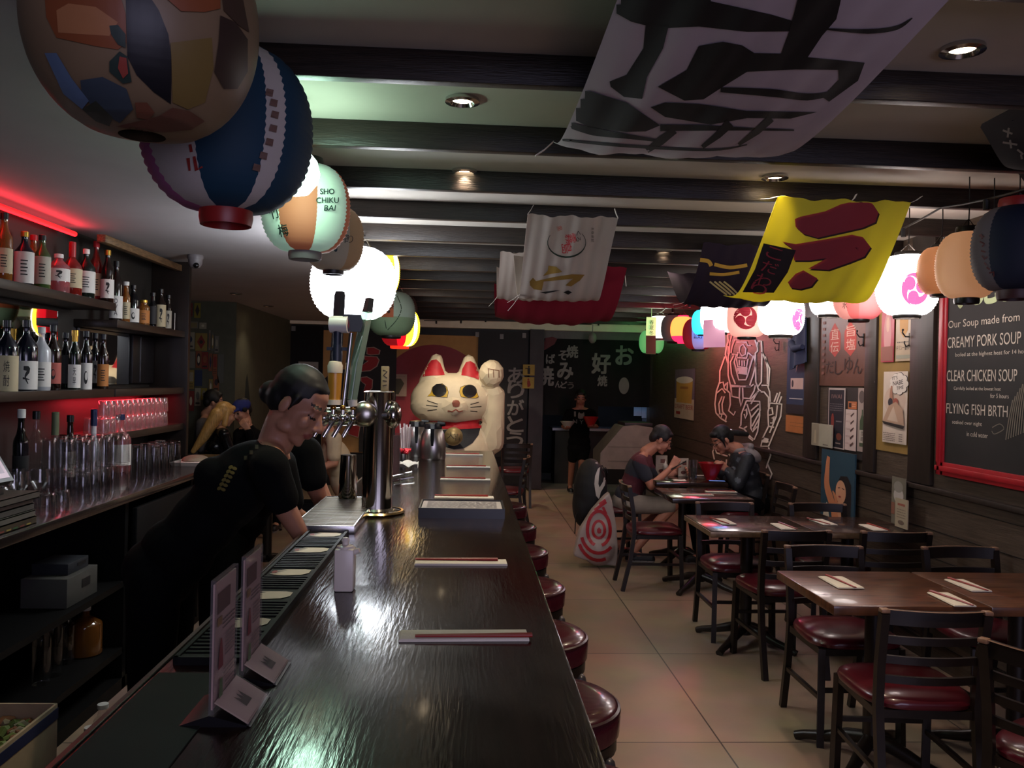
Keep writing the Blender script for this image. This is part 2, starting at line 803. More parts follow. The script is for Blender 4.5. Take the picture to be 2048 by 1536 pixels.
g.box((-3.35, 7.8, 1.3), (.1, 3.0, 2.6))
struct(g, 'wall_left_side', 'dark wall beyond the end of the back bar', smooth=0)
m_olive = mat('olive_wall', '4a4a3c', .7, var=.12)
g = G(m_olive)
g.box((-3.0, 10.9, 1.3), (.8, 3.0, 2.6))
struct(g, 'wall_left_far', 'olive wall block covered with small posters at the far left', smooth=0)
# end wall with the kitchen opening X 1.12..2.75
m_soffit = mat('soffit_cream', 'f0e6d0', .7, var=.05)
g = G(m_black, m_soffit)
g.box((-.85, YE + .06, 1.2), (3.9, .12, 2.4))
g.box((.05, YE - .02, 2.46), (5.6, .22, .19), m_soffit)
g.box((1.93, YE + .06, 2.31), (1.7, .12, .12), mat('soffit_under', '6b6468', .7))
struct(g, 'wall_end', 'end wall with a cream soffit across the top', smooth=0)
g = G(m_dark)
g.box((1.6, 14.5, 1.3), (3.0, .1, 2.6))
g.box((.3, 13.4, 1.3), (.1, 2.1, 2.6))
struct(g, 'wall_kitchen', 'dark kitchen back wall beyond the doorway curtains', smooth=0)
g = G(mat('grey_post', '39343a', .6))
a, b = P(1058, 760, Y=YE - .1), P(1086, 760, Y=YE - .1)
g.box(((a.x + b.x) / 2, YE - .08, 1.19), (b.x - a.x, .16, 2.36))
struct(g, 'trim_6', 'grey post at the kitchen doorway', smooth=0)
g = G(m_dark)
g.box((-.25, -2.55, .35), (6.2, .1, .7))
g.box((-.25, -2.55, 2.57), (6.2, .1, .1))
for x in (-2.9, -.4, 2.6):
    g.box((x, -2.55, 1.6), (.5, .1, 1.9))
struct(g, 'wall_front', smooth=0)
# kitchen light: a cool work lamp out of sight behind the curtain
g = G(mat('kitchen_tube', 'ffffff', .4, emit='9fc4ff', es=5))
g.cyl((2.35, 13.6, 2.45), (2.35, 14.3, 2.45), .02)
tag(g.out('tube_lamp'), 'cool white tube lamp in the kitchen', 'lamp')

# downlights
m_chrome = mat('chrome', 'c8c8c8', .12, 1, var=0)
m_brass = mat('brass', 'b98b46', .22, 1, var=0)
m_steel = mat('steel', 'a9a7a4', .27, 1, var=.05)
m_bulb = mat('downlight_glow', 'fff3df', .4, emit='ffe2b8', es=14, var=0)


def downlight(x, y, zc, r, label, e):
    t = thing('ceiling_downlight', label, 'ceiling light', (x, y, zc))
    g = G(m_chrome)
    g.lathe([(r, -.001), (r * 1.02, -.012), (r * .72, -.016), (r * .6, -.004), (r * .62, 0)], 28, cap=False)
    g.out('trim_ring', t)
    g = G(m_bulb)
    g.lathe([(0, -.008), (r * .35, -.0075), (r * .6, -.004)], 24, cap=False)
    g.out('bulb', t)
    if e:
        lamp('downlight_lamp', 'SPOT', (x, y, zc - .03), e, (1, .8, .58), .04, (x, y + .001, 0), R(95), .8)
    return t


for px_, py_, lab, z, e in (
        (925, 198, 'round downlight shining above the bar, nearest over the counter', ZC, 20),
        (929, 340, 'round downlight above the bar just beyond the nearest one', ZC, 20),
        (1925, 95, 'round downlight at the right, nearest the black bunting cloth', ZC, 24),
        (1550, 352, 'round downlight just in front of the yellow banner', ZC, 24),
        (472, 586, 'small downlight in the low ceiling beside the dome camera', ZL, 6),
        (537, 611, 'small downlight in the low ceiling above the far booth', ZL, 6)):
    p = P(px_, py_, Z=z)
    downlight(p.x, p.y, z, .058, lab, e)
for x, y, e, lab in ((-.02, 6.3, 12, 'third downlight above the bar line, added unseen between far beams'), (-.02, 8.0, 16, 'fourth downlight above the bar line, added unseen between far beams'), (-.1, 9.7, 18, 'fifth downlight above the bar line, added unseen in front of the cat'), (-.25, 11.5, 55, 'last downlight, added unseen to wash the end wall behind the cat'),
                     (1.37, 5.8, 10, 'added unseen downlight over the dining side beyond the yellow banner'), (1.37, 7.9, 9, 'added downlight over the diners, unseen between far beams')):  # unseen downlights added to brighten the cat, end wall and diners
    downlight(x, y, ZC, .058, lab, e)

# ================================================================ the bar
m_bar = mat('bar_lacquer', '1d130c', .17, var=.5, ns=7, stretch=(7, .7, 1), bump=.10, bs=22, coat=.2)
m_wood_d = mat('dark_wood', '1d1511', .4, var=.35, ns=10, stretch=(1, 1, .4))
HB = 1.10
BX0, BX1, BY1 = -.51, .194, 5.85
t = thing('bar_counter', 'long dark lacquered bar counter running down the room', 'bar counter', (0, 2.6, 0))
g = G(m_bar)
g.box(((BX0 + BX1) / 2, (BY1 - .8) / 2 - 2.6, HB - .025), (BX1 - BX0, BY1 + .8, .05), bev=.006)
g.out('worktop', t)
g = G(mat('service_strip', '1a1d19', .7, var=.2, ns=12, spec=.3))
g.box((-.434, .3 - 2.6, HB + .001), (.135, 2.2, .002))
g.out('service_strip', t)
g = G(m_wood_d)
g.box((-.20, (BY1 - .8) / 2 - 2.6, (HB - .05) / 2), (.42, BY1 + .7, HB - .05))
for k in range(9):
    g.box((.012, -3.0 + k * .72, .55), (.02, .6, .8), bev=.006)
g.out('body', t)
g = G(mat('edge_metal', '6a5a52', .3, .8))
g.box((BX0 - .004, (BY1 - .8) / 2 - 2.6, HB - .02), (.008, BY1 + .8, .044))
g.out('edge_strip', t)
g = G(m_brass)
g.cyl((.06, -3.2, .2), (.06, 3.2, .2), .02)
g.out('foot_rail', t)

# back counter with open shelving under it
CX = -1.66
t = thing('back_counter', 'dark back counter below the bottle shelves', 'counter', (-1.965, 3.2, 0))
g = G(mat('counter_stone', '2a2220', .2, var=.3, ns=18, coat=.3))
g.box((0, 0, .98), (.64, 6.2, .04), bev=.004)
g.out('worktop', t)
g = G(mat('counter_body', '080707', .6, spec=.2))
g.box((-.29, 0, .48), (.04, 6.2, .96))
for y in (-2.9, 1.07, 2.06, 3.02):
    g.box((-.02, y, .48), (.56, .04, .96))
g.box((-.02, -.92, .20), (.56, 3.96, .03))
g.box((-.02, -.92, .535), (.56, 3.96, .03))
g.box((-.02, 0, .03), (.56, 6.1, .06))
g.out('carcass', t)
for i, y in enumerate((1.565, 2.54)):
    g = G(mat('fridge_door', '060606', .6, spec=.2))
    g.box((.285, y, .49), (.03, .93, .84), bev=.006)
    d = g.out('door', t)
    g = G(m_steel)
    g.ell((.303, y - .3, .76), .007)
    g.ell((.303, y - .2, .78), .007)
    g.sweep([(.30, y - .3, .76), (.303, y - .2, .78)], .003, 6)
    g.out('handle', d)

# shelving on the wall: two units
m_shelf = mat('shelf_wood', '2a1f19', .4, var=.35, ns=9, stretch=(6, .8, 6))


def shelf(y0, y1, z, lab, xf=-2.05, th=.045, grp='bottle shelves'):
    g = G(m_shelf)
    g.box(((xf + XL) / 2, (y0 + y1) / 2, z - th / 2), (xf - XL, y1 - y0, th), bev=.003)
    o = g.out('wall_shelf')
    return tag(o, lab, 'shelf', grp)


shelf(1.6, 4.92, 2.0, 'upper shelf holding whisky bottles under the red light')
shelf(4.94, 6.1, 1.905, 'upper shelf of the far unit holding brown sake bottles')
shelf(1.6, 4.92, 1.50, 'middle shelf holding tall sake bottles')
shelf(4.94, 6.1, 1.50, 'middle shelf of the far unit below the mirror')
shelf(4.8, 6.2, 1.24, 'low shelf of the far unit holding upturned red lit glasses')
for i, (y, x0, x1, z0, z1) in enumerate(((6.13, -2.3, -2.03, 1.0, 2.41),)):
    g = G(m_wood_d)
    g.box(((x0 + x1) / 2, y, (z0 + z1) / 2), (x1 - x0, .05, z1 - z0), bev=.003)
    tag(g.out('shelf_upright'), 'dark upright at the far end of the bottle shelves', 'shelf upright')
m_mirror = mat('mirror', 'd8d8d8', .02, 1, var=0)
for (y0, y1, z0, z1, lab) in ((2.4, 4.72, 1.52, 1.93, 'long mirror behind the sake bottles'), (4.98, 5.70, 1.52, 1.855, 'mirror panel in the far shelf unit reflecting the cat')):
    g = G(m_mirror)
    g.box((XL + .012, (y0 + y1) / 2, (z0 + z1) / 2), (.014, y1 - y0, z1 - z0))
    tag(g.out('wall_mirror', smooth=0), lab, 'mirror')
g = G(mat('cup_dark', '191516', .4))
g.box((XL + .02, 5.91, 1.69), (.03, .38, .33), bev=.004)
g.box((XL + .036, 5.85, 1.69), (.004, .008, .31), m_steel)
tag(g.out('wall_cabinet'), 'small black cabinet beside the mirror in the far unit', 'cabinet')
g = G(mat('gilt_wood', '6b5138', .35, var=.5, ns=20, stretch=(6, 1, 6)))
g.box((-2.1, 5.45, 2.36), (.05, 1.26, .045), bev=.004)
tag(g.out('cornice_board'), 'worn wooden cornice along the top of the far shelf unit', 'cornice')
# red light tubes
m_red_led = mat('red_led', 'ff3020', .4, emit='ff1420', es=.8, var=0)
g = G(m_red_led)
g.cyl((-2.2, 3.3, 2.362), (-2.2, 4.72, 2.362), .014)
o = g.out('light_tube')
tag(o, 'red light tube along the ceiling above the whisky bottles', 'light')
lamp('red_tube_glow', 'AREA', (-2.19, 4.0, 2.335), 1.5, (1, .03, .05), .05, sy=1.5).rotation_euler = (pi, 0, 0)
g = G(m_red_led)
g.cyl((-2.27, 4.86, 1.448), (-2.27, 6.0, 1.448), .007)
o = g.out('light_tube')
tag(o, 'red light strip under the middle shelf behind the glasses', 'light')
lamp('red_strip_glow', 'AREA', (-2.22, 5.4, 1.44), 3.5, (1, .03, .05), .05, sy=1.1)
# ================================================================ lanterns
def eyecast(tree):
    """design coordinates are photo pixels (v = -y); laid on the thing's own surface"""
    def g(u, v):
        d = (P(u, -v, Y=10) - EYE).normalized()
        h = tree.ray_cast(EYE, d, 30)
        if h[0] is None:
            return None
        return h[0], -d
    return g


def cr(ox, oy, s):
    """crop coordinates -> design coordinates"""
    return lambda *pts: [(ox + x / s, -(oy + y / s)) for x, y in pts]


def world_tree(o):
    T = M.Translation(o.parent.location if o.parent else (0, 0, 0)) @ M.Translation(o.location)
    return BVHTree.FromPolygons([T @ v.co for v in o.data.vertices], [list(p.vertices) for p in o.data.polygons])


def put_art(ob, art, lift=.0035, cut=(7, 7), step=.0005):
    """merge px artwork into the mesh ob (its parent sits unrotated)"""
    tree = world_tree(ob)
    base = (ob.parent.location if ob.parent else V((0, 0, 0))) + ob.location
    f0 = eyecast(tree)

    def f(u, v):
        r = f0(u, v)
        return None if r is None else (r[0] - base, r[1])
    g = G(*[m for m in ob.data.materials])
    g.bm.from_mesh(ob.data)
    g.art(art, f, lift, step, cut)
    ob.data.materials.clear()
    for m in g.mats:
        ob.data.materials.append(m)
    g.bm.to_mesh(ob.data)
    g.bm.free()
    ob.data.polygons.foreach_set('use_smooth', [True] * len(ob.data.polygons))


def paper(h, lit=0, tint=None):
    if lit:
        return mat('lit_paper_%s_%s' % (h, str(lit).replace('.', '')), h, .7, emit=tint or h, es=lit, var=0)
    return mat('lantern_paper_' + h, h, .65, var=.05, tl=.3)


m_rim = mat('lantern_rim', '16120f', .4)
m_rimred = mat('lantern_rim_red', '8a1f1c', .4)
m_wire = mat('wire', '1b1714', .5)


def lantern(px, py, X, R_, label, paint, hh=1.0, rims=(m_rim, m_rim), ribs=22, rim=.42, art=None, lit=0, Y=None, top=None, grp=None, p=2.25, bulb=None, cap=.13, ripple=.016):
    c = P(px, py, X=X) if Y is None else P(px, py, Y=Y)
    t = thing('paper_lantern', label, 'lantern', c, 0, grp)
    H = R_ * hh
    a0 = math.atan2(-c.y, -c.x)
    nr = ribs * 2
    prof = []
    rr = rim * R_
    for j in range(nr + 1):
        v = -1 + 2 * j / nr
        r = rr + (R_ - rr) * max(0, 1 - abs(v)**p)**.5
        if 0 < j < nr:
            r *= 1 + (ripple if j % 2 else -ripple)
        prof.append((r, v * H))

    def fn(j, th):
        u = (th - a0 + pi) % (2 * pi) - pi
        return paint(u, -1 + 2 * (j + .5) / nr)
    ms = []
    for i in range(72):
        for v in (-.9, -.5, 0, .5, .9):
            m = paint(-pi + i * pi / 36, v)
            if m not in ms:
                ms.append(m)
    g = G(*ms)
    g.lathe(prof, 72, fn=fn, cap=False)
    sh = g.out('paper_shade', t, smooth=80)
    for s, m in ((1, rims[0]), (-1, rims[1])):
        if m is None:
            continue
        g = G(m)
        z = s * H
        k = rr * cap * 2
        g.lathe([(rr * 1.04, z - s * .004), (rr * 1.06, z + s * k * .5), (rr * 1.0, z + s * k), (rr * .9, z + s * k), (rr * .88, z - s * .004)], 36, cap=False)
        g.out('rim', t)
    zt = (top if top is not None else ZC) - c.z
    g = G(m_wire)
    g.sweep([(0, 0, H * .98), (.004, .002, (H + zt) / 2), (0, 0, zt)], .003, 6)
    g.sweep([(-rr, 0, H), (0, 0, H + min(.06, max(.01, zt - H) * .6)), (rr, 0, H)], .003, 6)
    g.out('hanging_wire', t)
    if art:
        put_art(sh, art)
    if bulb:
        lamp('lantern_glow', 'POINT', c, bulb[0], bulb[1], R_ * .5)
    return t, sh


def gores(*spec):
    """vertical panels: (until angle in degrees from the side facing the bar, colour)"""
    def f(u, v):
        d = math.degrees(u)
        for a, m in spec:
            if d < a:
                return m
        return spec[-1][1]
    return f


GL = 'lanterns hanging in a row above the bar'
GR = 'lanterns hanging in a row along the right wall'
# L1: the big patterned balloon
tan, nav, orn, ylw, drk, teal, blu = [ink(x, .45) for x in ('77624a', '131218', '7e4426', '6e5a30', '33251f', '26342f', '5a6c86')]
a = Art()
q = cr(0, 0, 2.926)
a.poly(q((735, -60), (850, -60), (930, 60), (985, 200), (1005, 350), (1000, 610), (900, 540), (800, 440), (745, 330)), nav)
a.poly(q((260, -40), (700, -40), (735, 80), (740, 250), (690, 290), (560, 270), (330, 220), (270, 100)), orn)
a.poly(q((330, 60), (400, 20), (560, 40), (690, 130), (640, 210), (480, 200), (340, 190)), ink('a06a44', .45))
a.poly(q((940, -40), (1290, -40), (1290, 50), (1200, 70), (1060, 65)), orn)
a.poly(q((1000, 250), (1240, 220), (1250, 400), (1200, 600), (1100, 640), (1010, 600)), ylw)
a.poly(q((1290, 90), (1380, 130), (1450, 230), (1450, 420), (1390, 520), (1310, 520), (1255, 420), (1280, 250)), drk)
a.poly(q((1300, -30), (1420, -20), (1460, 190), (1400, 150), (1310, 60)), ink('3f2f25', .45))
a.poly(q((640, 360), (700, 300), (745, 330), (770, 480), (720, 490), (640, 420)), teal)
a.poly(q((640, 150), (690, 145), (735, 200), (735, 280), (690, 260), (650, 200)), teal)
a.poly(q((470, 470), (600, 450), (740, 520), (780, 640), (700, 720), (560, 640), (480, 560)), ink('39424c', .45))
a.poly(q((260, 310), (330, 310), (420, 460), (520, 590), (480, 640), (370, 550)), blu)
a.poly(q((480, 640), (560, 590), (660, 690), (640, 740), (560, 710)), ink('34362c', .45))
a.poly(q((790, 600), (860, 600), (905, 660), (870, 700), (800, 690)), ink('6e4130', .45))
a.poly(q((930, 680), (1010, 630), (1110, 650), (1200, 710), (1120, 760), (960, 775), (830, 770), (680, 740)), ink('5f3a2e', .45))
a.poly(q((700, 330), (740, 340), (750, 430), (720, 460), (690, 400)), ink('8a3a30', .45))
lantern(289, 48, -.65, .216, 'largest balloon lantern with orange, tan and navy patches, top left', lambda u, v: tan, hh=1.02, rims=(m_rim, None), ribs=14, ripple=0, rim=.2, art=a, grp=GL, p=2.1)
# L2: navy and white with pink side
wht, navy, pnk = paper('cfc6bd'), paper('1d4159'), paper('b8649a')
a = Art()
q = cr(0, 0, 2.926)
red = ink('8a2622')
a.stroke(q((1065, 780), (1090, 805), (1140, 795)), 6, red)
a.stroke(q((1112, 845), (1120, 890)), 6, red)
a.stroke(q((1100, 925), (1110, 1000)), [7, 4], red)
a.stroke(q((1135, 915), (1150, 995), (1185, 975)), [6, 8, 4], red)
for i in range(7):
    x, y = ((1590, 540), (1615, 600), (1622, 670), (1612, 750), (1590, 830), (1555, 910), (1515, 980))[i]
    a.poly(q((x - 28, y - 24), (x + 12, y - 14), (x + 5, y + 26), (x - 38, y + 14)), ink('6b5148'))
lantern(456, 262, -.65, .217, 'large navy and white lantern with a pink side and red lower rim', gores((-62, pnk), (-22, wht), (24, navy), (40, wht), (180, navy)), hh=.98, rims=(m_rimred, m_rimred), art=a, grp=GL, rim=.30, p=2.2, cap=.3)
# the bare globe bulb between
t = thing('globe_bulb', 'glaring white globe bulb between the navy lantern and the pale green one', 'bulb', P(592, 345, X=-.60))
g = G(mat('globe_glow', 'ffffff', .3, emit='ccffe2', es=16, var=0))
g.lathe([(0, -.083), (.045, -.07), (.075, -.03), (.08, 0), (.07, .04), (.045, .07), (.03, .095)], 32)
g.out('glass_globe', t)
g = G(m_rim)
g.cyl((0, 0, .09), (0, 0, .15), .022)
g.cyl((0, 0, .15), (0, 0, ZC - t.location.z), .004, n=6)
g.out('socket', t)
# L3: white/green with orange gores, lettering
lg, lo = paper('c9d6c4', .12, 'a8d8c0'), paper('b0674a', .06, 'c07050')
a = Art()
q = cr(480, 280, 3.658)
ik = ink('18302a')
for s, x, y, w_ in (('SHO', 638, 376, 104), ('CHIKU', 640, 440, 165), ('BAI', 658, 497, 82)):
    a.text(s, *q((x, y))[0], 11, ik, w_ / 3.66, shear=.12 if s == 'BAI' else 0, bold=.012)
for s, x, y in (('松', 225, 420), ('竹', 250, 530), ('梅', 315, 660)):
    a.text(s, *q((x, y))[0], 25, ik, 19, rot=R(14), bold=.012)
lantern(612, 418, -.65, .170, 'pale green and orange striped lantern with dark lettering', gores((-36, lg), (13, lo), (62, lg), (112, lo), (180, lg)), hh=1.0, rims=(m_rim, mat('rim_taupe', '6a5f5f', .6)), art=a, grp=GL, rim=.36, cap=.25)
# L4
cm = paper('b59a78')
a = Art()
a.text('搾', *q((760, 720))[0], 18, ink('2b3a3a'), 18)
a.text('り', *q((808, 725))[0], 16, ink('5a4a40'), 11)
a.ell(*q((700, 800))[0], 3.5, 5, ink('1e3540'))
lantern(668, 478, -.65, .140, 'dull tan lantern tucked behind the pale green one', gores((30, paper('b3aca0')), (180, cm)), hh=1.08, art=a, grp=GL, rim=.34, cap=.2)
# L5: the blazing white one
lw = paper('ffffff', 11, 'f0f7ff')
lantern(707, 567, -.65, .236, 'biggest glowing white round lantern behind the beer taps', lambda u, v: lw, hh=.86, rims=(m_rim, m_rim), grp=GL, rim=.3)
# L6
lyw, lyy, lrr = paper('fff6e6', 3.5), paper('ffd028', 2.2), mat('lit_red', 'c01018', .6, emit='d01020', es=.8, var=0)
lantern(757, 545, -.65, .15, 'lit yellow and white lantern with a red rim, half hidden by the big white one', gores((20, lyw), (48, lyy), (75, lyw), (110, lyy), (180, lyw)), hh=1.1, rims=(lrr, lrr), grp=GL, rim=.5, cap=.12)
# L7, L8, L9
gr1, gr2, org, mrn = paper('7e9b7a'), paper('9fb5a6'), paper('a85a34'), paper('3d2220')
a = Art()
q = cr(480, 280, 3.658)
a.stroke(q((1150, 1140), (1180, 1230), (1150, 1310), (1080, 1390)), 1.6, ink('2b4030'), True)
a.stroke(q((1060, 1320), (1070, 1380)), 1.6, ink('2b4030'))
a.text('祭', *q((1105, 1215))[0], 12, ink('2c1a14'), 12)
a.ell(*q((1088, 1255))[0], 3, 3, ink('2c1a14'))
lantern(783, 628, -.65, .20, 'green tinted paper lantern with an orange panel, in front of the maroon one', lambda u, v: org if (u < .1 and v > -.25) else (gr1 if v < -.2 else gr2), hh=.92, art=a, grp=GL, rim=.4)
lantern(803, 622, -.65, .165, 'dark maroon lantern behind the green one', lambda u, v: mrn, hh=1.0, grp=GL, Y=8.6)
lantern(800, 655, -.65, .19, 'farthest lantern over the bar, lit in red, yellow and white', gores((-10, paper('b01820', .25)), (20, lrr), (45, lyy), (62, lyw), (90, lyy), (180, lyw)), hh=.95, rims=(lrr, mat('lit_rim', 'd01010', .6, emit='ff2010', es=1.2, var=0)), grp=GL, rim=.45, Y=8.0)

# ---- right row


def tomoe(cx, cy, r, m, sx=1, rot=0):
    """three comma shapes circling"""
    a = Art()
    for k in range(3):
        b = rot + k * 2 * pi / 3
        T = lambda x, y: (cx + sx * x, cy + y)
        hx, hy = .48 * r * math.cos(b), .48 * r * math.sin(b)
        a.ell(*T(hx, hy), .40 * r * sx, .40 * r, m)
        pts = []
        for i in range(9):
            f = i / 8
            th = b + .25 + f * 1.75
            rad = r * (.62 + .30 * f)
            pts.append(T(rad * math.cos(th), rad * math.sin(th)))
        a.stroke(pts, [.52 * r, .40 * r, .3 * r, .16 * r, .04 * r], m)
    return a


litw = paper('fffaf5', 6, 'fff4f0')
pink = mat('lit_pink', 'c86a9a', .6, emit='e06aa8', es=.75, var=0)
XRr = 2.2
lantern(1815, 571, XRr, .150, 'glowing white lantern with a pink swirl crest, largest on the right', lambda u, v: litw, hh=1.0, art=tomoe(1830, -578, 36, pink, .8, .3), grp=GR, rim=.42, p=2.15, rims=(m_rim, m_rim))
pch = paper('b5835a')
lantern(1882, 542, XRr, .108, 'plain tan lantern between the glowing one and the ribbed one', lambda u, v: pch, hh=1.05, grp=GR, Y=3.85)
crm = paper('d8b590', .18, 'e8a070')
lantern(1935, 531, XRr, .130, 'cream ribbed paper lantern in front of the chalkboard', lambda u, v: crm, hh=1.12, grp=GR, rim=.38, ribs=26, cap=.25)
redp = paper('a8182a')
lantern(1985, 520, 2.28, .12, 'red lantern mostly hidden behind the grey and navy one', lambda u, v: redp, hh=1.0, grp=GR, Y=3.55)
gy, nv = paper('6f6468'), paper('1b2136')
a = Art()
q = cr(1800, 340, 4.267)
for pts in (((675, 560), (720, 570)), ((690, 545), (700, 590)), ((680, 610), (720, 630), (700, 655)), ((690, 690), (730, 700)), ((700, 730), (720, 760), (745, 740)), ((720, 790), (735, 810)), ((740, 830), (765, 850)), ((760, 880), (800, 870), (800, 910))):
    a.stroke(q(*pts), 3.2, ink('5a2a2c'))
lantern(2036, 498, XRr, .168, 'navy and grey lantern at the right edge of the room', gores((-38, gy), (35, nv), (80, gy), (180, nv)), hh=1.0, art=a, grp=GR, rims=(m_rimred, mat('rim_maroon', '3a1518', .5)), rim=.42, cap=.25)
pk1, pk2 = paper('e08a88', .35, 'ff6a70'), paper('f0b8a8', .35, 'ff9a90')
a = Art()
q = cr(1260, 360, 3.2)
a.text('送', *q((1392, 695))[0], 13, ink('3a2420'), 11)
a.text('り', *q((1405, 745))[0], 12, ink('3a2420'), 8)
a.text('水', *q((1375, 800))[0], 14, ink('3a2420'), 10)
lantern(1718, 592, XRr, .140, 'pink and red ribbed lantern with brush lettering', gores((-28, pk2), (0, mat('lit_rose', 'e0706a', .6, emit='f06a68', es=.4, var=0)), (180, pk1)), hh=.95, art=a, grp=GR, rim=.4)
lantern(1658, 598, XRr, .118, 'small glowing white lantern with a black lower rim beside the pink ribbed one', lambda u, v: litw, hh=.85, grp=GR, rim=.55, Y=5.1)
lantern(1562, 630, XRr, .158, 'wide glowing white lantern with a pink swirl at its right', lambda u, v: litw, hh=.9, art=tomoe(1598, -640, 25, pink, .5, .2), grp=GR, rim=.5, p=2.7)
pkw = paper('e8b0a0', .45, 'ffb0a0')
lantern(1494, 636, XRr, .155, 'pinkish lantern with a full red swirl crest', lambda u, v: pkw, hh=.98, art=tomoe(1491, -635, 26, ink('a81c30'), 1, pi / 2), grp=GR, rim=.45, p=3)
lantern(1437, 630, XRr, .155, 'glowing white lantern with a pink paper strip hanging from it', lambda u, v: litw, hh=1.0, grp=GR, rim=.5, p=3)
cyn = mat('lit_cyan', '30d0f0', .6, emit='20c8ff', es=2.2, var=0)
lantern(1406, 645, XRr, .105, 'glowing cyan lantern, small, behind the pink paper strip', lambda u, v: cyn, hh=1.1, grp=GR, Y=7.7)
rd2, pu2 = paper('a01828', .1, 'c02030'), paper('b8a0c8', .2, 'b090e0')
a = Art()
for s, y in (('SHO', 663), ('CHIKU', 669), ('BAI', 675)):
    a.text(s, 1396, -y, 4.2, ink('35204a'), 16)
lantern(1397, 668, XRr, .155, 'red and white lantern with small lettering below the cyan one', gores((-22, rd2), (35, pu2), (180, rd2)), hh=.98, art=a, grp=GR, rim=.4, Y=8.0)
rdl = mat('lit_orange', 'ff8a40', .6, emit='ff7a38', es=1.7, var=0)
rdr = mat('lit_magenta', 'ff2050', .6, emit='ff2048', es=1.5, var=0)
lantern(1366, 659, XRr, .128, 'glowing orange and red round lantern', lambda u, v: rdr if (v < -.55 or u > .9) else rdl, hh=1.02, grp=GR, rims=(rdr, rdr), rim=.4)
gyp = paper('6a686e', .05, '706e74')  # faint grey emission put into the unlit paper against the red glow
lantern(1348, 657, XRr, .140, 'grey lantern beside the glowing orange one', lambda u, v: gyp, hh=1.0, grp=GR, rim=.5)
lwg = paper('fdfff0', 5, 'f4ffe8')
lantern(1320, 655, XRr, .135, 'white lit lantern in a black frame near the kitchen doorway', lambda u, v: lwg, hh=.95, grp=GR, rim=.6, Y=9.5)
grn = paper('7fae78', .3, '60c070')
lantern(1303, 684, 2.24, .16, 'green tinted lantern, farthest in the right row', lambda u, v: grn, hh=.92, grp=GR, rim=.5, Y=10.6)
lamp('green_glow', 'POINT', P(1290, 655, Y=11.6), 1.2, (.25, 1, .35), .12)
lamp('red_glow', 'POINT', P(1376, 668, Y=8.9), 9, (1, .10, .14), .12)
lamp('purple_glow', 'POINT', P(1412, 672, Y=7.9), 6, (.45, .25, 1), .1)

# paper strips hanging from lanterns; their lit look is put in as emission
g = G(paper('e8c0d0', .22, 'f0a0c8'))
g.grid(lambda u, v: (.19 * u - .02, .01 * math.sin(5 * v), -.24 * v + .01 * u), 3, 10, th=.002)
o = g.out('paper_strip')
o.location = P(1412, 640, Y=7.05)
tag(o, 'pink lit paper strip hanging below the white lantern', 'paper strip')
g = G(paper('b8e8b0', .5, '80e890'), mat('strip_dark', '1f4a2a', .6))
g.grid(lambda u, v: (.115 * u, .01 * math.sin(4 * v), -.42 * v), 4, 12, th=.002, mfn=lambda u, v: 1 if v > .5 else 0)
a = Art()
a.text('春', .058, -.06, .05, ink('1a3a20')).text('夏', .058, -.12, .05, ink('1a3a20')).text('冬', .058, -.18, .05, ink('1a3a20'))
g.art(a, flat((0, -.012, 0), (1, 0, 0), (0, 0, 1)))
g.sweep([(.058, 0, 0), (.058, 0, ZC - P(1293, 634, Y=9.3).z)], .002, 6, 0)
o = g.out('paper_strip')
o.location = P(1293, 634, Y=9.3)
tag(o, 'green lit paper strip with black characters near the kitchen doorway', 'paper strip')

# cords
m_cord = mat('cord', '15110f', .5)


def cord(pts, label, bulbs=0, r=.005, side=None):
    g = G(m_cord)
    q = []
    for (p0, p1, sag) in pts:
        p0, p1 = V(p0), V(p1)
        for i in range(9):
            f = i / 8
            p = p0.lerp(p1, f)
            p.z -= sag * 4 * f * (1 - f)
            q.append(p)
    g.sweep(q, r, 6)
    o = thing('string_light_cord', label, 'cord')
    g.out('cable', o)
    g = G(m_cord)
    for i in range(bulbs):
        p = q[min(len(q) - 1, int((i + .5) / bulbs * len(q)))]
        g.cyl(p, p - V((0, 0, .045)), .013, n=8)
    if bulbs:
        g.out('socket', o)['kind'] = 'stuff'
    return o


cord([((-.65, y, 2.47), (-.65, y + 1.36, 2.47), .03) for y in (1.0, 2.4, 3.75, 5.1, 6.5, 7.8)], 'black cord carrying the lanterns above the bar', 12)
cord([((2.2, y, 2.46), (2.2, y + 1.36, 2.46), .05) for y in (2.4, 3.75, 5.1, 6.5, 7.8, 9.1)], 'black cord carrying the lanterns along the right wall', 12)
a, b, c = P(848, 641, Y=YE - .14), P(1045, 630, Y=YE - .14), P(1288, 642, Y=YE - .14)
cord([(a, b, .03), (b, c, .06)], 'thin cord of small sockets strung across the cream soffit', 8, .006)

# ================================================================ cloth banners under the beams


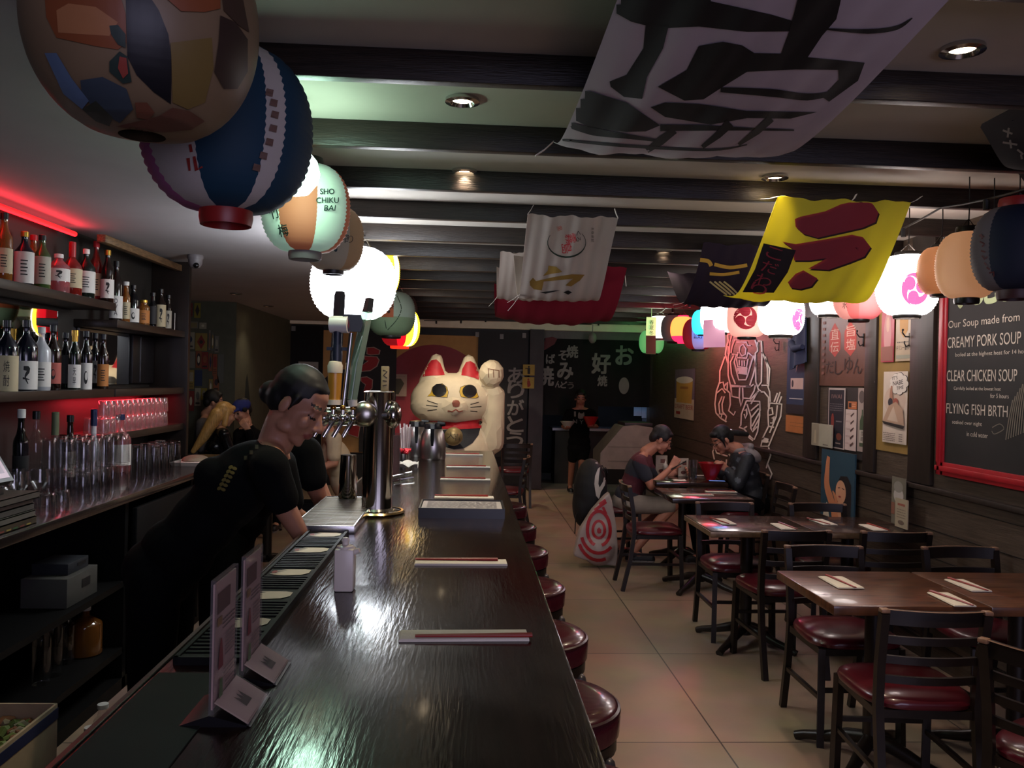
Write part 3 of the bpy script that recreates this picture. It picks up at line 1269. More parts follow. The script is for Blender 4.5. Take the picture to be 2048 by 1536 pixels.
def banner(name, label, x0, x1, path, mt, art=None, sag=.0, wr=.006, cat='banner', px=None, ties=(), skew=0, sides=None):
    """cloth of width x1-x0 following path [(Y, Z)...]"""
    pts = [V((0, y, z)) for y, z in path]
    sm = []
    n = len(pts)
    for i in range(n - 1):
        p0, p1, p2, p3 = pts[max(i - 1, 0)], pts[i], pts[i + 1], pts[min(i + 2, n - 1)]
        for k in range(8):
            t = k / 8
            sm.append(.5 * ((2 * p1) + (p2 - p0) * t + (2 * p0 - 5 * p1 + 4 * p2 - p3) * t * t + (3 * p1 - p0 - 3 * p2 + p3) * t**3))
    sm.append(pts[-1])
    L = [0]
    for p, q_ in zip(sm, sm[1:]):
        L.append(L[-1] + (q_ - p).length)

    def S(u, v):
        s = v * L[-1]
        i = 0
        while i < len(L) - 2 and L[i + 1] < s:
            i += 1
        f = (s - L[i]) / max(L[i + 1] - L[i], 1e-9)
        p = sm[i].lerp(sm[i + 1], f)
        z = p.z - sag * 4 * u * (1 - u) * (.35 + .65 * math.sin(pi * v)) + wr * math.sin(17 * u + 5 * v) * math.sin(3 * v + 2) + .5 * wr * math.sin(41 * u + 3 * v)
        xa, xb = (x0, x1) if sides is None else (sides[0](v), sides[1](v))
        return V((xa + (xb - xa) * u + skew * v, p.y + wr * math.sin(9 * u), z))
    c = S(.5, .5)
    t = thing(name, label, cat, c)
    g = G(mt)
    g.grid(lambda u, v: S(u, v) - c, 36, 36, th=.0015)
    cl = g.out('cloth', t, smooth=80)
    if px:
        put_art(cl, px, .002, (9, 9))
    g = G(mat('tie_tape', 'd8d2c8', .7))
    for (u, v, d) in ties:
        p = S(u, v) - c
        g2 = G(mat('tie_tape', 'd8d2c8', .7))
        g2.sweep([p, p + V(d) * .5 + V((0, 0, -.004)), p + V(d)], 1, sec=(.018, .002))
        g2.out('tie', t)
    g.bm.free()
    return t


def cloth(h, tl=.35):
    return mat('cloth_' + h, h, .8, var=.05, ns=5, tl=tl)


K = ink('0d0b0d', .8)
q = cr(1060, 0, 2.0729)
a = Art()
a.poly(q((290, -60), (740, -60), (750, 5), (1000, 60), (1100, 90), (1090, 130), (900, 132), (700, 110), (560, 117), (490, 108), (420, 90), (330, 40)), K)
a.poly(q((480, 100), (575, 108), (552, 200), (485, 320), (465, 410), (390, 402), (335, 360), (330, 338), (400, 310), (470, 200)), K)
a.poly(q((1125, -60), (1300, -60), (1285, 20), (1270, 80), (1210, 150), (1150, 240), (1040, 225), (1075, 130)), K)
a.poly(q((1040, 222), (1160, 238), (1290, 250), (1388, 260), (1360, 335), (1240, 422), (1212, 402), (1280, 330), (1278, 290), (1100, 288), (900, 298), (800, 360), (720, 412), (640, 417), (530, 360), (650, 290), (700, 190), (800, 173), (880, 188), (930, 220)), K)
a.stroke(q((1225, 120), (1400, 130), (1520, 115), (1585, 75)), [3, 10, 9, 2], K, True)
a.stroke(q((790, 372), (1000, 385), (1150, 402), (1260, 385)), [10, 16, 14, 8], K, True)
a.poly(q((105, 370), (250, 378), (400, 425), (540, 520), (480, 545), (400, 547), (250, 530), (150, 480), (108, 430)), K)
a.poly(q((500, 445), (560, 425), (700, 430), (900, 460), (1190, 465), (1080, 492), (900, 490), (750, 517), (560, 485)), K)
a.stroke(q((138, 510), (260, 545), (400, 565), (540, 585)), [10, 16, 10, 4], K, True)
a.stroke(q((540, 530), (700, 530), (900, 535), (1095, 540)), [14, 12, 6, 3], K, True)
a.stroke(q((600, 540), (540, 585), (485, 625)), [14, 18, 10], K)
a.stroke(q((830, 510), (780, 560), (715, 610)), [18, 14, 8], K)
a.stroke(q((1000, 490), (940, 545), (865, 600)), [16, 14, 6], K)
a.stroke(q((80, 575), (370, 603), (740, 622), (900, 600)), [3, 6, 5, 2], K, True)
banner('cloth_banner', 'large white cloth with sweeping black brush strokes under the near beams', .27, 1.13, [(.55, 2.45), (1.3, 2.40), (2.1, 2.345), (2.55, 2.345), (2.76, 2.40)], cloth('c4b8c2', .2), px=a, sag=.05,
       sides=(lambda v: .30 - .03 * v, lambda v: .86 + .16 * v - 9 * max(0, v - .88)**2), ties=((0, 1, (-.06, .0, -.05)),))
# B2
a = Art()
q = cr(900, 360, 5.12)
th = [R(x) for x in range(150, 410, 13)]
a.stroke(q(*[(1195 + 195 * math.cos(x), 640 - 150 * math.sin(x)) for x in th[::-1]]), [1, 1.5, 3.5, 3.5, 2, 1], ink('24352a'))
for s, x, y in (('霧', 1235, 600), ('島', 1195, 700)):
    a.text(s, *q((x, y))[0], 21, ink('c0202a'), 20, rot=R(-78))
for i, s in enumerate('くろ'):
    a.text(s, *q((1315, 545 + i * 60))[0], 9, ink('222222'), 9, rot=R(-80))
for i, s in enumerate('本格焼酎'):
    a.text(s, *q((1460, 500 + i * 40))[0], 5.5, ink('333333'), 6, rot=R(-80))
a.text('黒', *q((1120, 495))[0], 10, ink('b05040'), 10, rot=R(-70))
a.poly(q((1010, 875), (1090, 890), (1150, 940), (1120, 950), (1040, 960), (950, 985), (1000, 930)), ink('9a7a3a'))
a.poly(q((815, 1040), (850, 1000), (880, 1035), (1080, 990), (1250, 965), (1380, 970), (1330, 1030), (1240, 1090), (1180, 1080), (1260, 1010), (1080, 1030), (960, 1040), (940, 1130), (860, 1120), (820, 1080)), ink('8a6a30'))
a.poly(q((920, 1150), (1080, 1130), (1130, 1130), (980, 1165)), K)
a.poly(q((1160, 1150), (1210, 1130), (1250, 1150), (1210, 1175)), K)
banner('cloth_banner', 'white hanging banner with red characters in a dark ring', .29, .76, [(4.24, 2.46), (4.42, 2.34), (4.68, 2.15), (4.84, 2.09), (5.1, 2.16), (5.4, 2.36), (5.55, 2.46)], cloth('c9bdb4'), px=a, sag=.012, ties=((0, 0, (.03, 0, .05)), (1, 0, (-.02, 0, .05)), (0, .42, (-.07, 0, -.05)), (0, .5, (-.06, 0, -.08))))
banner('cloth_banner', 'small white cloth partly hidden behind the white ring banner', .20, .55, [(5.5, 2.46), (5.75, 2.28), (6.0, 2.20), (6.2, 2.45)], cloth('c4b6ac'), sag=.01, ties=((0, .55, (-.06, 0, -.07)),))
banner('cloth_banner', 'dark red cloth sagging below the beams beyond the white banners', .22, 1.15, [(6.0, 2.46), (6.35, 2.22), (6.7, 2.12), (7.1, 2.2), (7.4, 2.46)], cloth('8e1430'), sag=.05, wr=.012, ties=((1, .05, (.01, 0, -.08)),))
# B4 yellow
a = Art()
q = cr(1260, 360, 3.2)
rp, ol = cloth('c04c56', .5), ink('2e1a1c')
for k, (m, dx, dy) in enumerate(((ol, 8, 10), (rp, 0, 0))):
    o_ = lambda *pts: q(*[(x + dx, y + dy) for x, y in pts])
    a.poly(o_((1055, 250), (1090, 235), (1250, 200), (1350, 155), (1470, 130), (1550, 150), (1590, 210), (1570, 270), (1490, 305), (1380, 330), (1200, 370), (1110, 345), (1060, 300)), m)
    a.poly(o_((975, 395), (1060, 410), (1250, 380), (1420, 350), (1490, 365), (1540, 430), (1500, 490), (1400, 530), (1270, 575), (1140, 568), (1260, 500), (1150, 515), (1050, 515), (1040, 440)), m)
    a.poly(o_((1010, 655), (1060, 600), (1110, 578), (1200, 630), (1160, 680), (1090, 698), (1030, 690)), m)
a.poly(q((855, 405), (1062, 450), (1010, 590), (920, 722), (720, 718), (800, 570)), ink('1c1519'))
for s, x, y in (('こ', 925, 470), ('だ', 895, 560), ('わ', 855, 640), ('り', 825, 698)):
    a.text(s, *q((x, y))[0], 23, rp, 33, rot=R(-18))
banner('cloth_banner', 'yellow banner with fat red strokes and a black strip at its left edge', 1.38, 2.0, [(3.66, 2.46), (3.75, 2.30), (3.87, 2.12), (3.97, 2.04), (4.10, 2.05)], cloth('d6cf58', .6), px=a, sag=.02, sides=(lambda v: 1.38 - .10 * v, lambda v: 2.0 - .06 * v), ties=((0, 0, (-.08, 0, -.015)), (1, 0, (.05, 0, .03)), (.55, 0, (.02, 0, .03))))
m_pur, m_gld = cloth('2b1f33'), ink('b8913a')
a = Art()
for pts, w_ in ((((440, 510), (500, 520), (520, 550)), 8), (((540, 540), (640, 560), (750, 545)), 7), (((510, 600), (600, 605), (700, 590)), 6)):
    a.stroke(q(*pts), w_, m_gld, True)
for k in range(4):
    a.stroke(q((510 + 30 * k, 650), (560 + 30 * k, 690), (620 + 25 * k, 735)), 3.5, ink('b8a878'), True)
banner('cloth_banner', 'small purple and gold cloth behind the yellow banner', 1.40, 1.95, [(4.9, 2.46), (5.1, 2.25), (5.4, 2.14), (5.8, 2.40)], m_pur, px=a, sag=.02, ties=((0, .5, (-.07, 0, -.02)),))
a = Art()
q = cr(1060, 0, 2.0729)
for pts in (((1960, 540), (2000, 555)), ((1985, 530), (1980, 570)), ((1960, 590), (2020, 600)), ((1990, 580), (1995, 615)), ((2020, 620), (2045, 640)), ((2035, 640), (2040, 660))):
    a.stroke(q(*pts), 4, ink('8a8478'))
bt = banner('cloth_banner', 'black bunting cloth with pale brush marks at the upper right edge', 1.65, 2.6, [(2.40, 2.462), (2.62, 2.455), (2.9, 2.43), (3.12, 2.464), (3.4, 2.46)], cloth('151214', .1), px=a, sag=.01, wr=.002, sides=(lambda v: 1.63 + .75 * max(0, (v - .18) / .82), lambda v: 2.72))
for x, y in ((1.70, 2.52), (2.66, 2.52), (2.66, 3.36)):
    g = G(m_wire)
    b = bt.location
    g.sweep([V((x, y, 2.455)) - b, V((x, y, 2.55)) - b], .003, 6)
    g.out('tie', bt)
# ================================================================ glassware and bottles
SC.cycles.transparent_max_bounces = 24


def glass(name, tint='ffffff', body=.0, rough=.03, refl=.5):
    if name in MATS:
        return MATS[name]
    m = bpy.data.materials.new(name)
    m.use_nodes = True
    nt = m.node_tree
    nt.nodes.remove(nt.nodes['Principled BSDF'])
    N = nt.nodes.new
    tr = N('ShaderNodeBsdfTransparent')
    tr.inputs[0].default_value = C(tint)
    gl = N('ShaderNodeBsdfGlossy')
    gl.inputs['Roughness'].default_value = rough
    lw = N('ShaderNodeLayerWeight')
    lw.inputs[0].default_value = .35
    mr = N('ShaderNodeMapRange')
    mr.inputs[3].default_value = .05
    mr.inputs[4].default_value = refl
    nt.links.new(lw.outputs['Facing'], mr.inputs[0])
    mx = N('ShaderNodeMixShader')
    nt.links.new(mr.outputs[0], mx.inputs[0])
    src = tr
    if body:
        d = N('ShaderNodeBsdfDiffuse')
        d.inputs[0].default_value = C(tint)
        m0 = N('ShaderNodeMixShader')
        m0.inputs[0].default_value = body
        nt.links.new(tr.outputs[0], m0.inputs[1])
        nt.links.new(d.outputs[0], m0.inputs[2])
        src = m0
    nt.links.new(src.outputs[0], mx.inputs[1])
    nt.links.new(gl.outputs[0], mx.inputs[2])
    nt.links.new(mx.outputs[0], nt.nodes['Material Output'].inputs[0])
    MATS[name] = m
    return m


g_clear = glass('clear_glass', 'fafafa', .0, .03, .4)
g_amber = glass('amber_glass', 'c07830', .3)
g_green = glass('green_glass', '6a8a48', .3)
g_pink = glass('pink_glass', 'e88a90', .3)
g_frost = glass('frosted_glass', 'd8d8dc', .55, .3, .3)
g_red = glass('ruby_glass', 'b03028', .35)
b_brown = mat('brown_bottle', '1c0f0a', .08, coat=.5, var=.1)
b_black = mat('black_bottle', '0b0b0d', .08, coat=.5, var=.1)
b_navy = mat('navy_bottle', '10141f', .1, coat=.5, var=.1)
b_dgreen = mat('dark_green_bottle', '121a14', .08, coat=.5, var=.1)


def prof_bottle(h, r, nk, sh, kind='s'):
    """outline: h tall, r body, nk neck radius, sh shoulder height share"""
    if kind == 'round':
        return [(0, 0), (r * .6, 0), (r * .95, h * .12), (r, h * .27), (r * .85, h * .42), (r * .4, h * .54), (nk, h * .6), (nk, h * .93), (0, h * .93)]
    if kind == 'cone':
        return [(0, 0), (r * .97, 0), (r, h * .03), (r * .8, h * .4), (nk * 1.2, h * .7), (nk, h * .75), (nk, h * .93), (0, h * .93)]
    return [(0, 0), (r * .94, 0), (r, h * .02), (r, h * sh), (r * .93, h * (sh + .05)), (r * .6, h * (sh + .12)), (nk * 1.1, h * (sh + .19)), (nk, h * (sh + .24)), (nk, h * .93), (nk * 1.15, h * .94), (nk * 1.1, h * .955), (0, h * .955)]


def bottle(x, y, z, h, r, gm, cm, lm, label, group, nk=.014, sh=.6, l0=.12, l1=.48, kind='s', strokes='', band=None, cat='bottle', capr=1.25, capl=.1):
    t = thing('bottle', label, cat, (x, y, z), 0, group)
    g = G(gm)
    g.lathe(prof_bottle(h, r, nk, sh, kind), 24)
    g.out('glass_body', t)
    g = G(cm)
    g.lathe([(0, h * (1 - capl)), (nk * capr, h * (1 - capl)), (nk * capr, h * .995), (nk * capr * .8, h), (0, h)], 16)
    g.out('cap', t)
    a0 = math.atan2(-y, -x)
    if lm is not None:
        rl = r * 1.012 if kind == 's' else r * 1.02
        g = G(lm)

        def S(u, v):
            th_ = a0 + (u - .5) * R(200)
            return V((rl * math.cos(th_), rl * math.sin(th_), h * (l0 + (l1 - l0) * v)))
        g.grid(S, 16, 1)
        a = Art()
        k = ink('1b1716')
        hl = h * (l1 - l0)
        if strokes == 'brush':
            a.stroke([(-.2, .75), (.25, .7), (-.05, .45), (.2, .2)], [.14, .2, .12, .04], k, True)
            a.stroke([(-.25, .4), (.3, .35)], [.08, .16, .03], k)
        elif strokes == 'swirl':
            a.ell(0, .45, .3, .25, k)
            a.ell(.05, .5, .2, .15, lm)
        elif strokes == 'lines':
            for i in range(5):
                a.rect(-.35, .25 + .11 * i, .35 - .1 * (i % 2), .29 + .11 * i, k)
        elif strokes:
            n = len(strokes)
            for i, ch in enumerate(strokes):
                a.text(ch, 0, .9 - (i + .5) * .8 / n, .62 / n, k, .5)
        if a.L:
            def f(u, v):
                th_ = a0 + u
                rr = rl
                return V((rr * math.cos(th_), rr * math.sin(th_), h * l0 + hl * v)), V((math.cos(th_), math.sin(th_), 0))
            g.art(a, f, .0006, .0003, (.2, 2))
        g.out('paper_label', t, smooth=60)
    if band is not None:
        g = G(band)
        g.lathe([(nk * 1.08, h * .78), (nk * 1.08, h * .9)], 16, cap=False)
        g.out('neck_foil', t)
    return t


def Yx(px_, X):
    return P(px_, 740, X=X).y


lb_w, lb_c, lb_b, lb_g, lb_o, lb_k = [ink(h, .7) for h in ('cfc9c2', 'b8a888', 'a8a090', '8a8a80', 'b07038', '2a2728')]
c_blk, c_wht, c_gold, c_blue = mat('cap_black', '131212', .35), mat('cap_white', 'd0ccc6', .5), mat('cap_gold', 'b08a3a', .3, .8), mat('cap_blue', '141f44', .4)
c_red = mat('wax_red', 'a01820', .35)
GT = 'whisky bottles on the upper shelf'
for (cx, yt, w_, gm, cm, lm, kw, lab) in (
        (3, 425, 30, g_amber, c_blk, lb_c, dict(strokes='lines'), 'amber whisky bottle at the left end of the upper shelf'),
        (44, 463, 34, b_navy, c_gold, lb_w, dict(strokes='lines', l0=.05, l1=.62), 'dark whisky bottle with a tall white label and gold cap'),
        (62, 470, 22, g_amber, c_red, lb_b, dict(strokes='lines'), 'amber bottle with a red cap squeezed behind the green one'),
        (80, 470, 30, g_green, c_blk, lb_b, dict(strokes='lines', l0=.1, l1=.6), 'clear green whisky bottle with a pale label'),
        (113, 508, 40, g_pink, c_wht, lb_w, dict(strokes='brush', l0=.3, l1=.62, sh=.66, nk=.018), 'squat pinkish bottle with white stopper on the upper shelf'),
        (140, 484, 36, g_red, c_red, lb_c, dict(strokes='lines', l0=.15, l1=.5, kind='s', capl=.28, sh=.52), 'square whisky bottle dipped in red wax'),
        (168, 498, 33, b_dgreen, c_wht, lb_w, dict(strokes='lines', l0=.12, l1=.55), 'dark green bottle with white cap and silvery label'),
        (188, 482, 24, g_red, c_red, lb_c, dict(strokes='lines'), 'tall reddish bottle behind the white capped green one'),
        (211, 500, 24, b_brown, c_gold, lb_w, dict(strokes='brush', l0=.1, l1=.45), 'last reddish bottle at the right end of the upper shelf')):
    X = -2.13 if cx not in (62, 188) else -2.2
    y = Yx(cx, X)
    h = P(cx, yt, Y=y).z - 2.0
    bottle(X, y, 2.0, h, w_ / 2 / F * y, gm, cm, lm, lab, GT, **kw)
GT = 'bottles on the upper shelf of the far unit'
for (cx, yt, w_, gm, cm, lm, kw, lab) in (
        (229, 522, 24, b_brown, c_blk, lb_w, dict(strokes='OVA', l0=.05, l1=.42), 'brown sake bottle with a white lettered label, first on the far unit'),
        (249, 563, 16, g_amber, c_wht, lb_c, dict(strokes='lines', l0=.1, l1=.5), 'small amber bottle with white cap on the far unit'),
        (264, 570, 22, b_black, c_blk, lb_w, dict(strokes='swirl', l0=.05, l1=.4), 'black sake bottle with a ringed white label'),
        (285, 600, 22, g_amber, c_gold, lb_o, dict(strokes='lines', l0=.1, l1=.6, sh=.7, nk=.02), 'short jar glowing orange on the far unit'),
        (303, 585, 15, b_black, c_blk, lb_k, dict(strokes='', l0=.1, l1=.6), 'black bottle with a dark framed label on the far unit'),
        (319, 578, 19, b_brown, c_blk, lb_c, dict(strokes='brush', l0=.05, l1=.6), 'brown sake bottle with a tall beige label on the far unit'),
        (334, 590, 13, b_brown, c_blk, lb_b, dict(strokes='brush', l0=.05, l1=.55), 'slim brown bottle with a narrow label near the far upright')):
    X = -2.13
    y = Yx(cx, X)
    h = P(cx, yt, Y=y).z - 1.905
    bottle(X, y, 1.905, h, w_ / 2 / F * y, gm, cm, lm, lab, GT, **kw)
sheet('price_card', 'blank white card leaning at the right end of the far upper shelf', 'card', (V((-2.1, Yx(348, -2.1), 1.905 + .065)), (.3, -.95, 0), (0, 0, 1)), .07, .12, lb_w)
GT = 'sake bottles on the middle shelf'
for (cx, yt, w_, gm, cm, lm, kw, lab) in (
        (13, 640, 40, b_navy, c_blk, lb_c, dict(strokes='焼酎', l0=.0, l1=.5), 'navy sake bottle with a cream label at the left end of the middle shelf'),
        (52, 640, 40, b_navy, c_blk, lb_w, dict(strokes='brush', l0=.02, l1=.42), 'dark sake bottle with a big black brush mark on white'),
        (82, 654, 34, g_frost, c_wht, lb_w, dict(strokes='lines', l0=.06, l1=.45), 'frosted pale sake bottle on the middle shelf'),
        (106, 650, 28, b_brown, c_blk, ink('a8544a', .7), dict(strokes='swirl', l0=.1, l1=.42), 'brown sake bottle with a red and white round label'),
        (131, 665, 24, b_black, c_blk, lb_k, dict(strokes='', l0=.1, l1=.6), 'black sake bottle with a black framed label'),
        (149, 660, 22, b_dgreen, c_gold, lb_w, dict(strokes='天早', l0=.03, l1=.42, band=c_gold), 'dark green sake bottle with gold foil neck'),
        (172, 662, 22, b_black, c_blk, lb_w, dict(strokes='swirl', l0=.0, l1=.45), 'black sake bottle with a white swirl label'),
        (190, 666, 18, b_black, c_blk, lb_g, dict(strokes='brush', l0=.1, l1=.5), 'black sake bottle with a grey label beside the orange one'),
        (206, 668, 20, b_brown, c_blk, lb_o, dict(strokes='lines', l0=.05, l1=.45), 'brown sake bottle with an orange label at the right of the middle shelf')):
    X = -2.12 if cx not in (131, 190) else -2.19
    y = Yx(cx, X)
    h = max(.25, P(cx, yt, Y=y).z - 1.50)
    bottle(X, y, 1.50, h, w_ / 2 / F * y, gm, cm, lm, lab, GT, **kw)
GT = 'bottles standing at the back of the counter'
for (cx, yt, w_, gm, cm, lm, kw, lab) in (
        (45, 818, 28, b_black, c_wht, lb_k, {}, 'dark bottle with a white cap at the back of the counter'),
        (75, 822, 26, g_clear, c_blk, None, {}, 'clear bottle behind the stemmed glasses'),
        (113, 824, 34, g_clear, mat('cap_lime', '5c6246', .5), None, dict(kind='cone', capl=.3), 'clear cone shaped bottle with a pale green neck'),
        (143, 830, 20, b_brown, c_blk, lb_b, {}, 'slim brown bottle between the clear and the frosted ones'),
        (190, 818, 40, g_frost, c_blue, None, dict(kind='round', capl=.24), 'round bellied frosted bottle with a blue cap'),
        (243, 828, 40, g_pink, c_blue, lb_w, dict(sh=.55, nk=.02), 'pinkish bottle with a wide blue cap beside the red glasses')):
    X = -2.08
    y = Yx(cx, X)
    h = P(cx, yt, Y=y).z - 1.0
    bottle(X, y, 1.0, h, w_ / 2 / F * y, gm, cm, lm, lab, GT, **kw)

# glasses


def tumbler(r, h, up=False, name='drinking_glass', kind='t'):
    t = thing(name, 'x', 'glass')
    g = G(g_clear)
    if kind == 't':
        p = [(0, 0), (r * .80, 0), (r * .83, h * .02), (r, h * .985), (r * .985, h), (r * .95, h), (r * .78, h * .10), (r * .5, h * .075), (0, h * .07)]
    else:
        p = [(0, 0), (r * .8, 0), (r * .8, .004), (.006, .01), (.005, h * .4), (r * .5, h * .45), (r, h * .66), (r * .85, h), (r * .8, h), (r * .94, h * .67), (r * .45, h * .48), (0, h * .46)]
    if up:
        p = [(a, h - b) for a, b in p][::-1]
    g.lathe(p, 20)
    g.out('bowl', t, smooth=35)
    return t


def glasses(proto, spots, label, group):
    for i, p in enumerate(spots):
        if i == 0:
            proto.location = p
            tag(proto, label, None, group)
        else:
            dup(proto, p, None, label, group)


g0 = tumbler(.036, .145, True)
sp = []
for k in range(2):
    for i in range(5):
        for j in range(3):
            if k and (i == 4 and j == 2):
                continue
            sp.append((-1.73 - j * .09, 3.84 + i * .105 + .03 * j, 1.0 + k * .146))
glasses(g0, sp, 'clear tumbler upside down in the two tier block on the counter', 'tumblers stacked in two tiers on the counter')
g0 = tumbler(.035, .20, True)
glasses(g0, [(-1.72 - j * .09, 4.66 + i * .11, 1.0) for i in range(4) for j in range(2)], 'tall clear glass upside down by the far end of the tumbler block', 'tall glasses on the counter')
g0 = tumbler(.042, .17, False, 'stemmed_glass', 's')
glasses(g0, [(-1.86 - j * .1 - .03 * (i % 2), 3.30 + i * .105, 1.0) for i in range(5) for j in range(2)], 'stemmed glass standing between the screen and the tumblers', 'stemmed glasses on the counter')
g0 = tumbler(.035, .10, True, 'small_glass')
glasses(g0, [(-1.71, 3.48, 1.0), (-1.70, 3.58, 1.0), (-1.79, 3.50, 1.0)], 'small round glass upside down at the front edge of the counter', 'small glasses at the counter edge')
g_clear_, g_clear = g_clear, glass('sake_glass', 'f4f0f0', .05, .12, .6)
g0 = tumbler(.034, .095, True, 'sake_glass')
g_clear = g_clear_
glasses(g0, [(-2.10 - j * .08, 4.90 + i * .078, 1.24 + k * .096) for k in range(2) for i in range(13) for j in range(2) if not (k and j)], 'small glass upside down in red light on the low shelf', 'red lit glasses on the low shelf')

# point of sale screen and the stack of magazines under it
t = thing('order_screen', 'lit order screen tilted back at the left edge above the magazines', 'screen', (-1.84, 3.10, 1.13))
N = V((.83, -.10, .54)).normalized()
U = V((0, 0, 1)).cross(N).normalized()
Vv = N.cross(U)
T = M(((U.x, Vv.x, N.x, 0), (U.y, Vv.y, N.y, 0), (U.z, Vv.z, N.z, .17), (0, 0, 0, 1)))
g = G(mat('screen_case', '1a1718', .4))
g.slab([(-.19, -.15), (.19, -.15), (.19, .15), (-.19, .15)], -.03, 0, None, T)
g.out('case', t)
g = G(mat('screen_glow', 'b08a9a', .3, emit='b48ca0', es=.13, var=.2, ns=6))
g.slab([(-.175, -.135), (.175, -.135), (.175, .135), (-.175, .135)], 0, .002, None, T)
a = Art()
for i in range(5):
    for j in range(4):
        a.rect(-.16 + i * .066, -.115 + j * .06, -.105 + i * .066, -.065 + j * .06, mat('screen_tile%d' % ((i * 3 + j) % 3), '907080', .3, emit=('8a7084', 'a07890', '766a86')[(i * 3 + j) % 3], es=.12, var=0))
g.art(a, lambda u, v: (T @ V((u, v, .002)), N), .0006, 0)
g.out('display', t)
g = G(mat('screen_case', '1a1718', .4))
g.box((0, 0, .012), (.22, .2, .024), bev=.004)
g.sweep([(0, 0, .02), (-.01, .02, .17)], .02)
g.out('stand', t)
z = 1.0
GM = 'magazines stacked under the screen'
for i, (h, c, lab) in enumerate(((.03, '4a3c2c', 'bottom magazine of the stack, yellow and green spine'), (.024, '6a6258', 'second magazine from the bottom of the stack'), (.026, '57504a', 'middle magazine of the stack under the screen'), (.022, '6e6458', 'second magazine from the top of the stack'), (.026, '5a5048', 'top magazine of the stack, directly under the screen'))):
    g = G(mat('cover_' + c, c, .5), mat('page_edge', '8e8578', .8, var=.3, ns=60, stretch=(.2, .2, 5)))
    dx = .012 * math.sin(i * 2.1)
    w_, d = (.28, .36) if i % 2 else (.30, .38)
    g.box((dx, 0, h / 2), (w_, d, h - .006), 1)
    g.box((dx, 0, h - .0015), (w_ + .008, d + .008, .003))
    g.box((dx, 0, .0015), (w_ + .008, d + .008, .003))
    g.box((dx + w_ / 2 + .002, 0, h / 2), (.004, d, h))
    if i == 0:
        a = Art()
        for k in range(7):
            a.rect(-.16 + k * .045, .006, -.13 + k * .045, .012, ink(('a89040', '3f6a3a', '8a4030')[k % 3]))
        g.art(a, flat((dx + w_ / 2 + .004, 0, 0), (0, 1, 0), (0, 0, 1)))
    o = g.out('magazine')
    o.location = (-1.83, 3.14, z)
    tag(o, lab, 'magazine', GM)
    z += h
# white tray with food card at the far end of the counter
t = thing('paper_tray', 'white paper tray at the far end of the back counter', 'tray', (-1.80, 5.6, 1.0))
g = G(mat('paper_white', 'c9c2bb', .7))
g.box((0, 0, .012), (.2, .3, .024), taper=(1.1, 1.1))
g.out('tray', t)
g = G(mat('bread', '7a6a58', .8, bump=.3))
g.ell((0, 0, .03), (.08, .12, .03))
g.out('filling', t)

# things stored under the counter, in the dark
GB = 'bottles stored under the back counter'


def under(cx, yb, yt, w_, X, gm, cm, lab, z, kind='s'):
    y = Yx(cx, X)
    h = (yb - yt) / F * y
    bottle(X, y, z, h, w_ / 2 / F * y, gm, cm, None, lab, GB, kind=kind, nk=.018)


under(182, 1310, 1215, 60, -1.84, glass('brown_jug_glass', '7a4a20', .7), c_wht, 'brown jug with a white cap under the counter', .216)
under(95, 1410, 1270, 34, -1.85, g_clear, c_wht, 'clear bottle with a white cap on the lowest shelf, left', .216)
under(118, 1410, 1262, 34, -1.85, g_clear, c_wht, 'clear bottle with a tall white cap on the lowest shelf', .216)
under(140, 1420, 1300, 36, -1.88, g_clear, c_blk, 'clear bottle with a dark stopper on the lowest shelf', .216)
under(195, 1505, 1430, 34, -1.50, g_clear, c_wht, 'small clear bottle on the floor right of the vegetable carton', 0)
under(220, 1490, 1405, 34, -1.52, g_clear, c_wht, 'small clear bottle on the floor, farthest from the vegetable carton', 0)
under(150, 1560, 1475, 36, -1.30, g_clear, c_wht, 'small clear bottle on the floor, nearest the vegetable carton', 0)
for (x, y, z, d, c, lab) in ((-1.84, 3.88, .551, (.2, .3, .13), '46433f', 'pale carton on the shelf under the counter'), (-1.85, 3.9, .682, (.16, .2, .05), '1e2026', 'dark flat box on top of the pale carton')):
    g = G(mat('carton_' + c, c, .7))
    g.box((0, 0, d[2] / 2), d, bev=.003)
    g.box((d[0] / 2 + .001, .03, d[2] * .6), (.002, .08, d[2] * .3), mat('carton_print', '1c1a1c', .6))
    o = g.out('storage_box')
    o.location = (x, y, z)
    tag(o, lab, 'box', 'boxes under the back counter')
# vegetable crate low at the left edge
t = thing('produce_crate', 'opened carton of vegetables on the floor at the lower left corner', 'crate', (-1.45, 2.5, .235))
m_cart = mat('carton_tan', 'b09a7c', .8)
g = G(m_cart, mat('carton_blue', '22264a', .7), mat('crate_brown', '6a4a34', .8))
W_, D_, H_ = .32, .42, .30
for s in (-1, 1):
    g.box((s * W_ / 2, 0, H_ / 2), (.008, D_, H_))
    g.box((s * (W_ / 2 + .003), 0, H_ - .03), (.006, D_ + .004, .035), 1)
    g.box((0, s * D_ / 2, H_ / 2), (W_, .008, H_))
    g.box((0, s * (D_ / 2 + .003), H_ - .03), (W_, .006, .035), 1)
g.box((0, 0, .004), (W_, D_, .008))
a = Art()
a.text('07050', 0, .16, .04, ink('2a2422'), .12)
g.art(a, flat((W_ / 2 + .005, -.06, 0), (0, 1, 0), (0, 0, 1)))
g.art(a, flat((0, -D_ / 2 - .005, 0), (1, 0, 0), (0, 0, 1)))
g.out('carton', t)
g = G(mat('shred_orange', '8a5a3a', .7), mat('shred_green', '6a7a3a', .7), mat('shred_pale', '9a8e70', .7))
